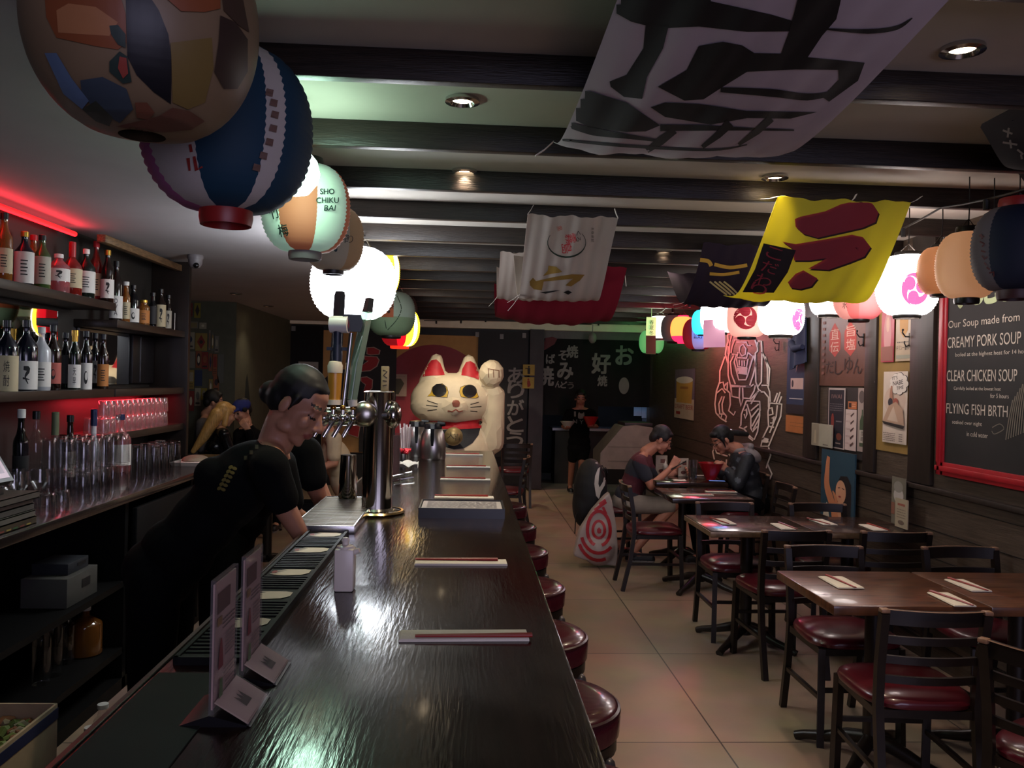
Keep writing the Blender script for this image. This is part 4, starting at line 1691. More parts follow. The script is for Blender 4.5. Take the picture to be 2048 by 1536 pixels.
for i in range(70):
    x, y = random.uniform(-.13, .13), random.uniform(-.19, .19)
    d = V((random.uniform(-1, 1), random.uniform(-1, 1), .2)) * .05
    g.sweep([V((x, y, .24)), V((x, y, .25)) + d * .5, V((x, y, .245)) + d], [.012, .014, .006], 6, i % 3)
o = g.out('vegetables', t)
o['kind'] = 'stuff'
g = G(mat('crate_stand', '4a2a20', .6))
g.box((0, 0, .117), (.34, .5, .234), bev=.01)
o = g.out('step_stool')
o.location = (-1.44, 2.52, 0)
tag(o, 'low reddish wooden box under the vegetable carton', 'box')

# dome camera
t = thing('dome_camera', 'grey dome camera under the low ceiling at the end of the shelves', 'camera', P(390, 548, Y=5.75))
p = t.location
p.z = ZL
t.location = p
g = G(mat('camera_shell', '6c6669', .45))
g.lathe([(.052, 0), (.055, -.015), (.05, -.03)], 28)
g.lathe([(0, -.095), (.03, -.085), (.045, -.06), (.048, -.03), (.048, -.012)], 28)
g.out('housing', t)
g = G(mat('camera_lens', '0a0a0c', .1))
g.ell((.016, -.03, -.072), .02)
g.out('lens', t)

# ================================================================ things on the bar
m_rub = mat('rubber', '080808', .6, spec=.25)
m_nap = mat('napkin', 'd9cfbe', .85, var=.04, bump=.1, bs=200)
m_chop = mat('chopstick_red', '8a241c', .35, var=.15)
t = thing('bar_mat', 'black ribbed rubber bar mat with white emblems along the bar edge', 'bar mat', (-.43, 2.09, HB))
g = G(m_rub)
g.box((0, 0, .004), (.125, 1.30, .008))
for s in (-1, 1):
    g.box((s * .059, 0, .007), (.008, 1.30, .014))
    g.box((0, s * .646, .007), (.125, .008, .014))
for i in range(62):
    if all(abs((-.63 + i * .0206) - c) > .045 for c in (.5, .27, .0, -.22, -.43)):
        g.box((0, -.63 + i * .0206, .0095), (.108, .009, .004))
g.out('mat', t)
for yy in (.5, .27, .0, -.22, -.43):
    a = Art()
    a.poly([(-.035, -.03), (-.01, -.036), (.03, -.03), (.046, -.01), (.046, .022), (.03, .03), (-.005, .03), (-.03, .028), (-.012, .018), (-.042, .012), (-.016, .004), (-.046, -.006), (-.02, -.012), (-.048, -.022)], 0)
    a.ell(-.04, -.002, .007, .014, 1)
    em = G(mat('emblem_white', 'c8bda8', .6), ink('7a2a22'))
    em.art(a, flat((.0, yy, .0085), (1, 0, 0), (0, 1, 0)))
    em.out('emblem', t)

t = thing('drip_tray', 'steel drip tray with slotted grate under the beer taps', 'drip tray', (-.45, 2.98, HB))
g = G(m_steel)
g.box((0, 0, .004), (.20, .66, .008), mat('tray_floor', '2a2622', .4, .5))
for s in (-1, 1):
    g.box((s * .098, 0, .013), (.006, .66, .026), bev=.001)
    g.box((0, s * .328, .013), (.2, .006, .026), bev=.001)
g.out('tray', t)
g = G(mat('grate_steel', '8a8272', .35, .9))
for i in range(26):
    g.box((0, -.31 + i * .0248, .023), (.19, .010, .003))
for x in (-.06, 0, .06):
    g.box((x, 0, .021), (.006, .64, .003))
g.out('grate', t)

t = thing('beer_tower', 'polished steel beer tower with a cross arm of taps', 'beer tap tower', (-.325, 3.08, HB))
m_pol = mat('polished_steel', 'b9b5ae', .13, 1, var=.04)
g = G(m_pol)
g.lathe([(.095, 0), (.097, .004), (.09, .01), (.062, .013), (.056, .02), (.056, .445), (.058, .448), (.05, .452), (0, .452)], 48)
g.out('column', t)
g = G(mat('gilt_steel', 'b9a47a', .2, 1))
g.lathe([(.1, 0), (.104, .006), (.098, .012), (.09, .012)], 48, cap=False)
g.out('base_ring', t)
g = G(m_pol)
g.cyl((.05, -.02, .365), (-.20, -.02, .352), .034, n=32)
g.ell((.056, -.02, .365), (.03, .05, .05))
g.out('cross_arm', t)
g = G(mat('medallion_steel', 'a9a49b', .3, 1))
g.lathe([(0, .030), (.02, .028), (.038, .018), (.046, .004), (.047, -.01), (.03, -.012)], 36, c=(-.045, -.068, .368), rot=rx(R(90)))
g.out('medallion', t)
taps = ((-.085, -.05), (-.12, -.055), (-.155, -.05), (-.19, -.04))
for x, y in taps:
    g = G(m_chrome, m_brass)
    g.cyl((x, y + .03, .352), (x, y - .03, .352), .012, n=14)
    g.ell((x, y - .03, .352), .016, 0, n=14)
    g.cyl((x, y - .03, .352), (x, y - .03, .385), .007, n=10)
    g.ell((x, y - .03, .39), .011, 1, n=12)
    g.sweep([(x, y - .03, .345), (x - .012, y - .045, .32), (x - .03, y - .05, .285)], [.011, .009, .008], 12)
    g.out('faucet', t)
# handles: black paddle, beer glass with drum, dark plaque, clear slab
g = G(mat('handle_black', '15171f', .4))
g.sweep([(-.168, -.045, .40), (-.155, -.03, .62), (-.15, -.02, .80), (-.149, -.02, .815)], [1, 1.05, 1, .8], sec=(.036, .022))
g.out('tap_handle', t)
hd = G(mat('handle_drum', 'd2cdc8', .35), mat('handle_navy', '1b2030', .4), mat('beer_amber', 'b07a2a', .3), mat('beer_foam', 'cfc4b0', .6), ink('a03038'))
hd.cyl((-.195, -.07, .40), (-.195, -.07, .418), .026, n=20, m=3)
hd.lathe([(.022, .418), (.024, .46), (.026, .50), (.026, .515)], 20, 2, (-.195, -.07, 0))
hd.lathe([(.027, .515), (.028, .54), (.022, .555), (0, .56)], 20, 3, (-.195, -.07, 0))
hd.lathe([(.018, .55), (.02, .58), (.017, .62), (.017, .665)], 20, 1, (-.19, -.065, 0))
hd.box((-.19, -.065, .602), (.075, .012, .012), 1)
hd.cyl((-.215, -.06, .69), (-.15, -.07, .69), .031, n=28, m=0)
a = Art()
a.ell(0, 0, .02, .02, 4).ell(.002, .002, .012, .012, 0)
hd.art(a, flat((-.149, -.07, .69), (0, 1, 0), (0, 0, 1)))
for v_ in hd.bm.verts:
    v_.co.x += .042
hd.out('tap_handle', t)['label'] = 'beer glass shaped tap handle topped by a white drum'
g = G(mat('handle_slate', '2c2d38', .35), m_steel)
g.cyl((-.12, -.08, .395), (-.098, -.07, .66), .008, m=1)
g.slab([(-.032, -.03), (.032, -.03), (.04, 0), (.03, .032), (-.03, .032), (-.04, 0)], -.01, .01, 0, M.Translation((-.096, -.07, .695)) @ M.Rotation(R(90), 4, 'X'))
g.out('tap_handle', t)
g = G(glass('acrylic_green', 'a8bfae', .35, .1), m_blk2 := mat('handle_top', '1d1f22', .4), mat('handle_foot', 'c0bcb4', .4))
g.sweep([(-.085, -.08, .395), (-.088, -.08, .42)], [.016, .018], 14, 2)
g.sweep([(-.088, -.08, .42), (-.076, -.07, .55), (-.053, -.05, .70), (-.045, -.045, .74)], [.8, 1, 1, .9], m=0, sec=(.045, .022))
g.sweep([(-.045, -.045, .74), (-.038, -.04, .79)], [1, .8], m=1, sec=(.036, .024))
g.out('tap_handle', t)['label'] = 'clear greenish tap handle with a dark tip'
g = G(mat('handle_wood', '8a7a5a', .5), ink('2a211a'))
g.box((.012, .08, .495), (.03, .014, .10), bev=.003)
a = Art()
a.stroke([(-.008, .03), (.008, .025), (-.006, .01), (.008, .0)], .004, 1).stroke([(-.008, -.01), (.008, -.012)], .004, 1).stroke([(-.008, -.03), (.008, -.026)], .004, 1)
g.art(a, flat((.012, .073, .50), (1, 0, 0), (0, 0, 1)))
g.out('tap_handle', t)['label'] = 'small wooden tap handle behind the column'

t = thing('cocktail_shaker', 'tall steel shaker cup standing behind the drip tray', 'shaker', (-.46, 3.27, HB + .026))
g = G(m_pol)
g.lathe([(0, 0), (.034, 0), (.037, .006), (.03, .165), (.031, .17), (.0295, .17), (.0, .168)], 36)
g.out('cup', t)

t = thing('sauce_bottle', 'white square ceramic sauce bottle on the bar', 'bottle', P(689, 1180, Z=HB))
m_cer = mat('ceramic', 'd3c8bb', .3, var=.03)
g = G(m_cer)
g.box((0, 0, .05), (.046, .046, .10), bev=.006)
g.out('body', t)
g = G(m_cer)
g.lathe([(.021, .098), (.019, .104), (.008, .108), (.0075, .112), (.0095, .117), (.007, .123), (0, .125)], 20)
g.out('lid', t)
g = G(m_cer)
g.sweep([(.018, -.008, .09), (.034, -.01, .096)], [.008, .006], 14)
g.out('spout', t)

# acrylic menu stands
m_acr = glass('acrylic', 'f0ecec', .03, .05, .14)
for i, (yn, yf, x0, lab) in enumerate(((1.187, 1.300, -.352, 'acrylic menu stand nearest the camera on the bar'), (1.345, 1.455, -.352, 'acrylic menu stand just behind the nearest one'))):
    t = thing('menu_stand', lab, 'menu stand', (x0, (yn + yf) / 2, HB), 0, 'acrylic menu stands on the bar')
    L_ = yf - yn
    g = G(mat('menu_card', 'd0b6ac', .6), mat('menu_print', '5a3a34', .7), ink('6a2a30'), ink('4a5a3a'), ink('5c4c48'), ink('8a6a40'))
    g.box((0, 0, .112), (.0025, L_ - .006, .178))
    a = Art()
    h = L_ / 2
    a.rect(-h * .75, .155, h * .35, .185, 1)
    a.lines(-h * .3, h * .8, .142, 3, .006, .002, 4)
    a.rect(-h * .8, .138, -h * .4, .15, 5)
    a.lines(-h * .1, h * .8, .118, 6, .006, .002, 4)
    a.poly([(-h * .72, .075), (-h * .3, .075), (-h * .36, .10), (-h * .45, .118), (-h * .55, .118), (-h * .66, .10)], 2)
    a.lines(-h * .3, h * .8, .07, 3, .006, .002, 4)
    a.poly([(-h * .72, .028), (-h * .35, .028), (-h * .4, .06), (-h * .62, .06)], 3)
    a.lines(-h * .2, h * .8, .05, 3, .006, .002, 4)
    g.art(a, flat((.0013, 0, 0), (0, 1, 0), (0, 0, 1)))
    g.out('menu_card', t)
    g = G(m_acr)
    for dx in (-.003, .003):
        g.box((dx, 0, .112), (.0016, L_, .19))
    g.box((0, -L_ / 2, .112), (.007, .0016, .19))
    g.box((0, 0, .207), (.007, L_, .0016))
    g.out('sleeve', t)
    g = G(m_acr, mat('foot_card', 'b8a49c', .6), ink('2a2226'))
    g.quad([(.004, -L_ / 2, .034), (.052, -L_ / 2, .004), (.052, L_ / 2, .004), (.004, L_ / 2, .034)], 1)
    a = Art()
    a.poly([(-.014, -.012), (-.012, .012), (-.004, 0), (.002, .012), (.006, 0), (.014, .013), (.016, -.012)], 2)
    Uf, Vf = V((0, 1, 0)), V((-.048, 0, .03)).normalized()
    g.art(a, flat((.028, 0, .019), Uf, Vf))
    g.box((.053, 0, .003), (.006, L_, .006))
    g.quad([(.004, -L_ / 2, .036), (.054, -L_ / 2, .006), (.054, L_ / 2, .006), (.004, L_ / 2, .036)])
    g.out('card_foot', t)
    g = G(mat('stand_base', '121113', .3))
    g.slab([(-.05, .0), (-.003, .016), (.056, .001), (.056, 0)], -L_ / 2, L_ / 2, 0, M(((1, 0, 0, 0), (0, 0, 1, 0), (0, 1, 0, 0), (0, 0, 0, 1))))
    g.out('base', t)

# napkins with chopsticks


def napkin_obj(wd, dp):
    g = G(m_nap)
    g.box((0, 0, .002), (wd, dp, .004), bev=.001)
    g.box((wd * .003, -dp * .012, .005), (wd * .99, dp * .96, .002), bev=.0008)
    return g.out('paper_napkin')


def chop_obj(L_=.225):
    t = thing('chopsticks', 'x', 'chopsticks')
    for s in (-1, 1):
        g = G(m_chop)
        g.sweep([(-L_ / 2, s * .0022, .0032), (L_ * .3, s * .0035, .0038), (L_ / 2, s * .0036, .0038)], [.0022, .0034, .0036], 8)
        g.out('chopstick', t)
    return t


GN, GC = 'folded napkins along the bar', 'red chopsticks laid along the bar'
nap0, chp0 = None, None
for i, (x0, x1, y, cx, cy, rot, lab) in enumerate((
        (803, 1051, 1274, 948, 1270, 2, 'nearest on the bar'), (833, 1010, 1127, 915, 1119, 1.5, 'second from the camera, beyond the sauce bottle'),
        (870, 986, 996, 913, 992, 1, 'just beyond the menu tray'), (883, 978, 960, 935, 957, 0, 'third from the cat, level with the steel jugs'),
        (893, 980, 935, 930, 932, 1, 'second from the cat end of the bar'), (893, 963, 910, 930, 907, 0, 'closest to the cat statue'))):
    a, b = P(x0, y, Z=HB), P(x1, y, Z=HB)
    if nap0 is None:
        nap0 = napkin_obj(.25, .06)
        n = tag(nap0, None, 'napkin')
    else:
        n = nap0.copy()
        COL.objects.link(n)
    n.location = (a + b) / 2
    n.rotation_euler = (0, 0, R(rot))
    tag(n, 'folded white napkin under red chopsticks, ' + lab, None, GN)
    p = P(cx, cy, Z=HB + .01)
    on = i == 0
    p.z = HB + .006
    if not on:
        p.y = n.location.y + .012
        p.x = n.location.x - .012
    if chp0 is None:
        chp0 = chop_obj()
        c = chp0
    else:
        c = dup(chp0, p)
    c.location = p
    c.rotation_euler = (0, 0, R(rot - (0 if on else 1)))
    tag(c, 'red chopsticks on a white napkin, ' + lab, None, GC)

# menu tray
t = thing('menu_tray', 'black shallow tray holding a printed paper menu', 'tray', (-.01, 3.09, HB))
g = G(mat('tray_black', '121011', .35))
g.box((0, 0, .004), (.31, .22, .008))
for s in (-1, 1):
    g.box((s * .153, 0, .018), (.006, .22, .036))
    g.box((0, s * .108, .018), (.31, .006, .036))
g.out('tray', t)
g = G(mat('menu_paper', 'a39a96', .7), ink('4a4444'))
g.box((0, 0, .03), (.295, .2, .003))
a = Art()
a.lines(-.13, .13, .08, 12, .013, .004, 1)
g.art(a, flat((0, 0, .0315), (1, 0, 0), (0, 1, 0)))
g.out('menu_sheet', t)

# jugs, straws
for (x, y, s, lab) in ((865, 918, 1.0, 'steel coffee jug with a black lid on the bar'), (832, 914, .95, 'second steel jug behind the front one')):
    p = P(x, y, Z=HB)
    if s < 1:
        p.y += .10
    t = thing('vacuum_jug', lab, 'jug', p, 0, 'steel jugs on the bar')
    g = G(mat('brushed_steel', 'a8a29c', .3, 1, var=.08, ns=40, stretch=(1, 1, .1)))
    g.lathe([(0, 0), (.078, 0), (.082, .01), (.082, .09), (.07, .16), (.055, .19), (.05, .195)], 36)
    g.out('body', t)
    g = G(mat('jug_black', '121214', .35))
    g.lathe([(.055, .188), (.056, .21), (.05, .225), (0, .232)], 30)
    g.sweep([(.03, -.01, .22), (.075, -.02, .222)], [.02, .012], 10)
    g.out('lid', t)
    g = G(mat('jug_black', '121214', .35))
    g.sweep([(0, -.05, .215), (0, -.10, .22), (0, -.118, .195), (0, -.11, .13), (0, -.09, .09)], [1, 1, 1, .9, .6], sec=(.024, .012))
    g.out('handle', t)
    g = G(m_chrome)
    g.box((0, -.06, .223), (.03, .03, .006), bev=.002)
    g.out('lever', t)
t = thing('straw_cup', 'steel cup full of white wrapped straws', 'straw holder', P(811, 926, Z=HB))
g = G(m_steel)
g.lathe([(0, 0), (.032, 0), (.035, .09), (.033, .09), (.03, .006), (0, .006)], 28)
g.out('cup', t)
for i in range(24):
    an, rr = random.uniform(0, 2 * pi), random.uniform(.004, .025)
    b = V((rr * math.cos(an), rr * math.sin(an), .01))
    e = V((b.x * 2.2, b.y * 2.2, .22 + random.uniform(-.02, .015)))
    g = G(mat('straw_paper', 'd9c9c4', .7))
    g.sweep([b, e], .004, 7)
    g.out('straw', t)
t = thing('lid_cup', 'small cup of bright red paper picks in front of the straws', 'cup', P(806, 931, Z=HB))
g = G(m_steel)
g.lathe([(0, 0), (.026, 0), (.03, .07), (.028, .07), (.024, .006), (0, .006)], 24)
g.out('cup', t)
g = G(mat('pick_red', 'd0202c', .5))
for i in range(22):
    an = i * 2.4
    rr = .01 + .026 * (i / 22)
    g.box((rr * math.cos(an), rr * math.sin(an), .082 + .008 * math.sin(i)), (.02, .02, .012), rot=rz(an) @ rx(.5), bev=.003)
o = g.out('red_picks', t)
o['kind'] = 'stuff'
g = G(m_nap)
g.grid(lambda u, v: ((u - .5) * .13, (v - .5) * .11, .014 + .020 * abs(math.sin(5 * u + 2 * v)) + .012 * math.sin(8 * v)), 14, 14, th=.002)
o = g.out('crumpled_napkin')
o.location = P(812, 938, Z=HB)
tag(o, 'crumpled white napkin beside the beer tower', 'napkin')
t = thing('acrylic_holder', 'tall clear plastic holder just right of the beer tower', 'holder', P(791, 968, Z=HB))
g = G(m_acr)
for s in (-1, 1):
    g.box((s * .018, 0, .12), (.002, .05, .24))
g.box((0, .025, .12), (.036, .002, .24))
g.box((0, 0, .002), (.05, .07, .004))
g.out('sleeve', t)
g = G(ink('6a4a48'))
g.box((0, .02, .12), (.03, .002, .22))
g.out('card', t)
t = thing('plastic_cup', 'clear plastic cup lying on the bar near the crumpled napkin', 'cup', P(805, 958, Z=HB + .03))
g = G(g_clear)
g.lathe([(0, -.05), (.025, -.05), (.033, .05), (.031, .05), (.024, -.045), (0, -.045)], 20, rot=ry(R(80)))
g.out('cup', t)
# ================================================================ chairs, stools, tables
m_frame = mat('frame_metal', '1a120d', .38, 0, var=.25, ns=20)
m_worn = mat('frame_worn', '7a5a44', .5, var=.3, ns=30)
m_vinyl = mat('seat_vinyl', '4c101a', .3, var=.12, ns=5, coat=.25)
m_vinyl2 = mat('stool_vinyl', '3d0f18', .25, var=.15, ns=5, coat=.3)


def make_chair():
    t = thing('dining_chair', 'x', 'chair')
    g = G(m_vinyl)
    n = 40
    out = []
    for i in range(n):
        a_ = 2 * pi * i / n
        c, s = math.cos(a_), math.sin(a_)
        x = .205 * math.copysign(abs(c)**.55, c)
        y = .205 * math.copysign(abs(s)**.55, s)
        x *= 1 + .06 * (y / .2)
        out.append((x, y))
    k = 0
    rings = []
    for f, z in ((.90, .432), (1.0, .440), (1.02, .455), (.99, .470), (.90, .482), (.6, .492), (.25, .496)):
        rings.append([g.bm.verts.new((x * f, y * f, z)) for x, y in out])
    for a_, b in zip(rings, rings[1:]):
        for i in range(n):
            g._f([a_[i], a_[(i + 1) % n], b[(i + 1) % n], b[i]], 0)
    g._f(rings[0][::-1], 0)
    g._f(rings[-1], 0)
    g.out('seat', t)
    for s in (-1, 1):
        g = G(m_frame, m_worn)
        g.sweep([(s * .175, -.27, 0), (s * .177, -.215, .25), (s * .178, -.19, .45), (s * .180, -.20, .60), (s * .183, -.235, .80)], 1, sec=(.030, .030))
        g.box((s * .183, -.236, .808), (.032, .032, .016), 1, bev=.005)
        g.out('leg', t)
    for s in (-1, 1):
        g = G(m_frame)
        g.sweep([(s * .185, .19, 0), (s * .18, .175, .435)], 1, sec=(.03, .03))
        g.out('leg', t)
    for i, (z, h) in enumerate(((.785, .055), (.70, .028), (.625, .028), (.55, .028))):
        g = G(m_frame, m_worn)
        y0 = -.185 - .05 * max(0, (z - .5) / .3)
        g.grid(lambda u, v: ((u - .5) * .355, y0 - .030 * (1 - (2 * u - 1)**2), z + (v - .5) * h), 14, 1, th=.014)
        if i == 0:
            g.grid(lambda u, v: ((u - .5) * .355, y0 - .030 * (1 - (2 * u - 1)**2) - .013 * (1 - v), z + h / 2 + .0012), 14, 1, 1)
        g.out('top_rail' if i == 0 else 'slat', t)
    g = G(m_frame)
    g.box((0, .175, .42), (.35, .025, .03))
    g.box((0, -.18, .42), (.35, .025, .03))
    for s in (-1, 1):
        g.box((s * .177, 0, .42), (.025, .34, .03))
    g.out('seat_frame', t)
    for s in (-1, 1):
        g = G(m_frame)
        g.box((s * .179, -.02, .21), (.018, .40, .018))
        g.out('stretcher', t)
    g = G(m_frame)
    g.box((0, .182, .25), (.355, .018, .018))
    g.out('stretcher', t)
    return t


GCH = 'ladder back dining chairs with red seats'
chair0 = make_chair()
first = [True]


def chair(x, y, a_, label):
    if first[0]:
        first[0] = False
        chair0.location = (x, y, 0)
        chair0.rotation_euler = (0, 0, a_)
        tag(chair0, label, None, GCH)
        return chair0
    return dup(chair0, (x, y, 0), a_, label, GCH)


# front table: two near, two far; middle table the same
chair(1.71, 3.10, R(-4), 'chair with its back to the camera at the near side of the front table')
chair(1.96, 2.525, R(-55), 'chair cut off by the right edge of the picture, nearest of all chairs')
chair(1.79, 3.78, R(180), 'chair on the far side of the front table, left one')
chair(2.50, 3.79, R(181), 'chair on the far side of the front table, right one by the wall')
chair(1.82, 4.68, R(2), 'chair on the near side of the middle table, left one')
chair(2.40, 4.68, R(-2), 'chair on the near side of the middle table, right one by the wall')
chair(1.75, 5.24, R(180), 'chair on the far side of the middle table, left one')
chair(2.39, 5.25, R(179), 'chair on the far side of the middle table, right one before the painted woman')
chair(1.50, 6.47, R(-90), 'chair drawn up to the left side of the set table behind the middle one')
chair(2.36, 6.55, R(90), 'chair at the wall side of the set table behind the middle one')
chair(1.38, 7.50, R(-84), 'chair the man in the striped shirt sits on')
chair(2.46, 7.42, R(92), 'chair the woman in the dark patterned jacket sits on')
chair(.62, 10.6, R(6), 'empty chair right of the cat statue, seen from behind')
chair(.40, 8.6, R(80), 'empty chair beyond the far end of the bar')


def make_table(x0, x1, y0, y1, label, topm, grp, edge=None, base=True, h=.75):
    t = thing('dining_table', label, 'table', ((x0 + x1) / 2, (y0 + y1) / 2, 0), 0, grp)
    w_, d = x1 - x0, y1 - y0
    g = G(topm)
    g.box((0, 0, h - .02), (w_, d, .04), bev=.006)
    for k in (-1, 0, 1):
        g.box((0, k * d * .26 + .02, h), (w_ * .99, .0016, .0006), m_black)
    g.out('tabletop', t)
    if edge:
        g = G(edge)
        for s in (-1, 1):
            g.box((0, s * (d / 2 + .001), h - .02), (w_ + .004, .006, .03), bev=.002)
            g.box((s * (w_ / 2 + .001), 0, h - .02), (.006, d + .004, .03), bev=.002)
        g.out('edge_band', t)
    g = G(m_frame)
    g.cyl((0, 0, .06), (0, 0, h - .04), .038, n=20)
    g.lathe([(.06, h - .07), (.12, h - .045), (.12, h - .04), (0, h - .04)], 20)
    g.out('column', t)
    for k in range(4):
        a_ = pi / 4 + k * pi / 2
        u = V((math.cos(a_), math.sin(a_), 0))
        g = G(m_frame)
        g.sweep([u * .02 + V((0, 0, .10)), u * .10 + V((0, 0, .085)), u * .2 + V((0, 0, .05)), u * .29 + V((0, 0, .03)), u * .33 + V((0, 0, .012))], [.03, .03, .024, .02, .022], 10)
        g.out('foot', t)
    return t


m_top1 = mat('table_walnut', '583521', .3, var=.55, ns=10, stretch=(1.2, 9, 1), coat=.25)
m_top2 = mat('table_laminate', '3c2920', .22, var=.6, ns=9, stretch=(1, 12, 1), coat=.3)
m_top3 = mat('table_dark', '261a15', .2, var=.4, ns=8, stretch=(1, 8, 1), coat=.3)
m_band = mat('edge_worn', '7a6248', .35, .3, var=.3, ns=25)
GTB = 'dining tables along the right wall'
make_table(1.45, 2.085, 3.15, 3.75, 'front walnut table, its left half with one napkin', m_top1, GTB)
make_table(2.09, 2.725, 3.15, 3.75, 'front walnut table, its right half against the wall', m_top1, GTB)
make_table(1.44, 2.075, 4.75, 5.33, 'middle table with a worn metal edge, left half', m_top2, GTB, m_band)
make_table(2.08, 2.715, 4.75, 5.33, 'middle table with a worn metal edge, right half against the wall', m_top2, GTB, m_band)
make_table(1.55, 2.18, 6.10, 6.70, 'dark table set for two between the diners and the middle table', m_top3, GTB)
make_table(1.66, 2.30, 7.10, 7.72, 'dark table at which the two diners eat', m_top3, GTB)
make_table(-.35, .25, 8.3, 9.0, 'small dark table beyond the bar in front of the cat statue', m_top3, GTB, h=.72)

GN2, GC2 = 'napkins on the dining tables', 'chopsticks on the dining tables'
for (x, y, rot, rc, dx, lab) in (
        (1681, 1166, 90, 97, .0, 'on the left half of the front table'), (1935, 1172, 90, 100, 0, 'at the far right of the front table'), (1902, 1200, 88, 102, .0, 'at the near right of the front table'),
        (1448, 1044, 92, 103, -.03, 'far left on the middle table'), (1566, 1054, 88, 96, .03, 'near left on the middle table'), (1646, 1045, 92, 103, -.03, 'far right on the middle table'), (1746, 1056, 88, 95, .03, 'near right on the middle table'),
        (1394, 990, 3, 2, 0, 'near side of the set table behind the middle one'), (1442, 984, 2, 1, 0, 'far side of the set table behind the middle one')):
    p = P(x, y, Z=.752)
    n = nap0.copy()
    COL.objects.link(n)
    n.location = p
    n.rotation_euler = (0, 0, R(rot))
    if rot > 45:
        n.scale = (.82, 1.9 if lab[0] == 'o' else 1.5, 1)
    tag(n, 'folded white napkin ' + lab, None, GN2)
    dup(chp0, p + V((dx, 0, .006)), R(rc), 'red chopsticks on the napkin ' + lab, GC2)

# bar stools
t = thing('bar_stool', 'x', 'stool')
g = G(m_vinyl2)
g.lathe([(0, .695), (.165, .695), (.178, .705), (.18, .745), (.176, .765), (.165, .778), (.12, .786), (0, .79)], 40)
g.out('seat', t)
g = G(mat('seat_piping', '2a0a10', .3))
g.lathe([(.1755, .758), (.181, .762), (.1795, .768), (.173, .771)], 40, cap=False)
g.out('piping', t)
for k in range(4):
    a_ = pi / 4 + k * pi / 2
    u = V((math.cos(a_), math.sin(a_), 0))
    g = G(m_frame, mat('leg_cap', '4a4646', .3, .4))
    g.sweep([u * .215, u * .172 + V((0, 0, .55)), u * .168 + V((0, 0, .645))], [.016, .019, .021], 12)
    g.ell(u * .168 + V((0, 0, .65)), .022, 1, n=12)
    g.out('leg', t)
g = G(m_frame)
g.lathe([(.15, .665), (.172, .665), (.172, .697), (.15, .697), (.15, .665)], 32, cap=False)
g.box((0, 0, .68), (.3, .03, .02))
g.out('seat_frame', t)
g = G(m_frame)
g.lathe([(.192, .25), (.204, .25), (.204, .266), (.192, .266), (.192, .25)], 32, cap=False)
g.out('foot_ring', t)
GS = 'red topped stools along the bar'
for i, (d, lab) in enumerate(((1.62, 'nearest the camera'), (2.13, 'second from the camera'), (2.70, 'third from the camera'), (3.33, 'fourth from the camera'), (4.03, 'fifth from the camera'), (4.72, 'sixth from the camera'), (5.48, 'farthest down the bar'))):
    lb = 'dark red bar stool, ' + lab
    if i == 0:
        t.location = (.235, d, 0)
        tag(t, lb, None, GS)
    else:
        dup(t, (.235, d, 0), R(7 * i), lb, GS)
t2 = thing('low_stool', 'lower stool with a bright red seat between the dark red bar stools', 'stool', (.235, 3.02, 0))
g = G(mat('bright_red_vinyl', '9a1a1e', .35, var=.15, bump=.2, bs=20))
g.lathe([(0, .615), (.11, .615), (.122, .63), (.122, .66), (.11, .685), (.06, .693), (0, .695)], 32)
g.out('seat', t2)
for k_ in range(4):
    a_ = pi / 4 + k_ * pi / 2
    u = V((math.cos(a_), math.sin(a_), 0))
    g = G(m_frame)
    g.sweep([u * .15, u * .10 + V((0, 0, .62))], .012, 10)
    g.out('leg', t2)

# ================================================================ right wall
XW = 2.745


def wallmap(u, v):
    return P(u, -v, X=XW), V((-1, 0, 0))


chalk = mat('chalk_line', 'b9aea0', .9, var=.25, ns=40)
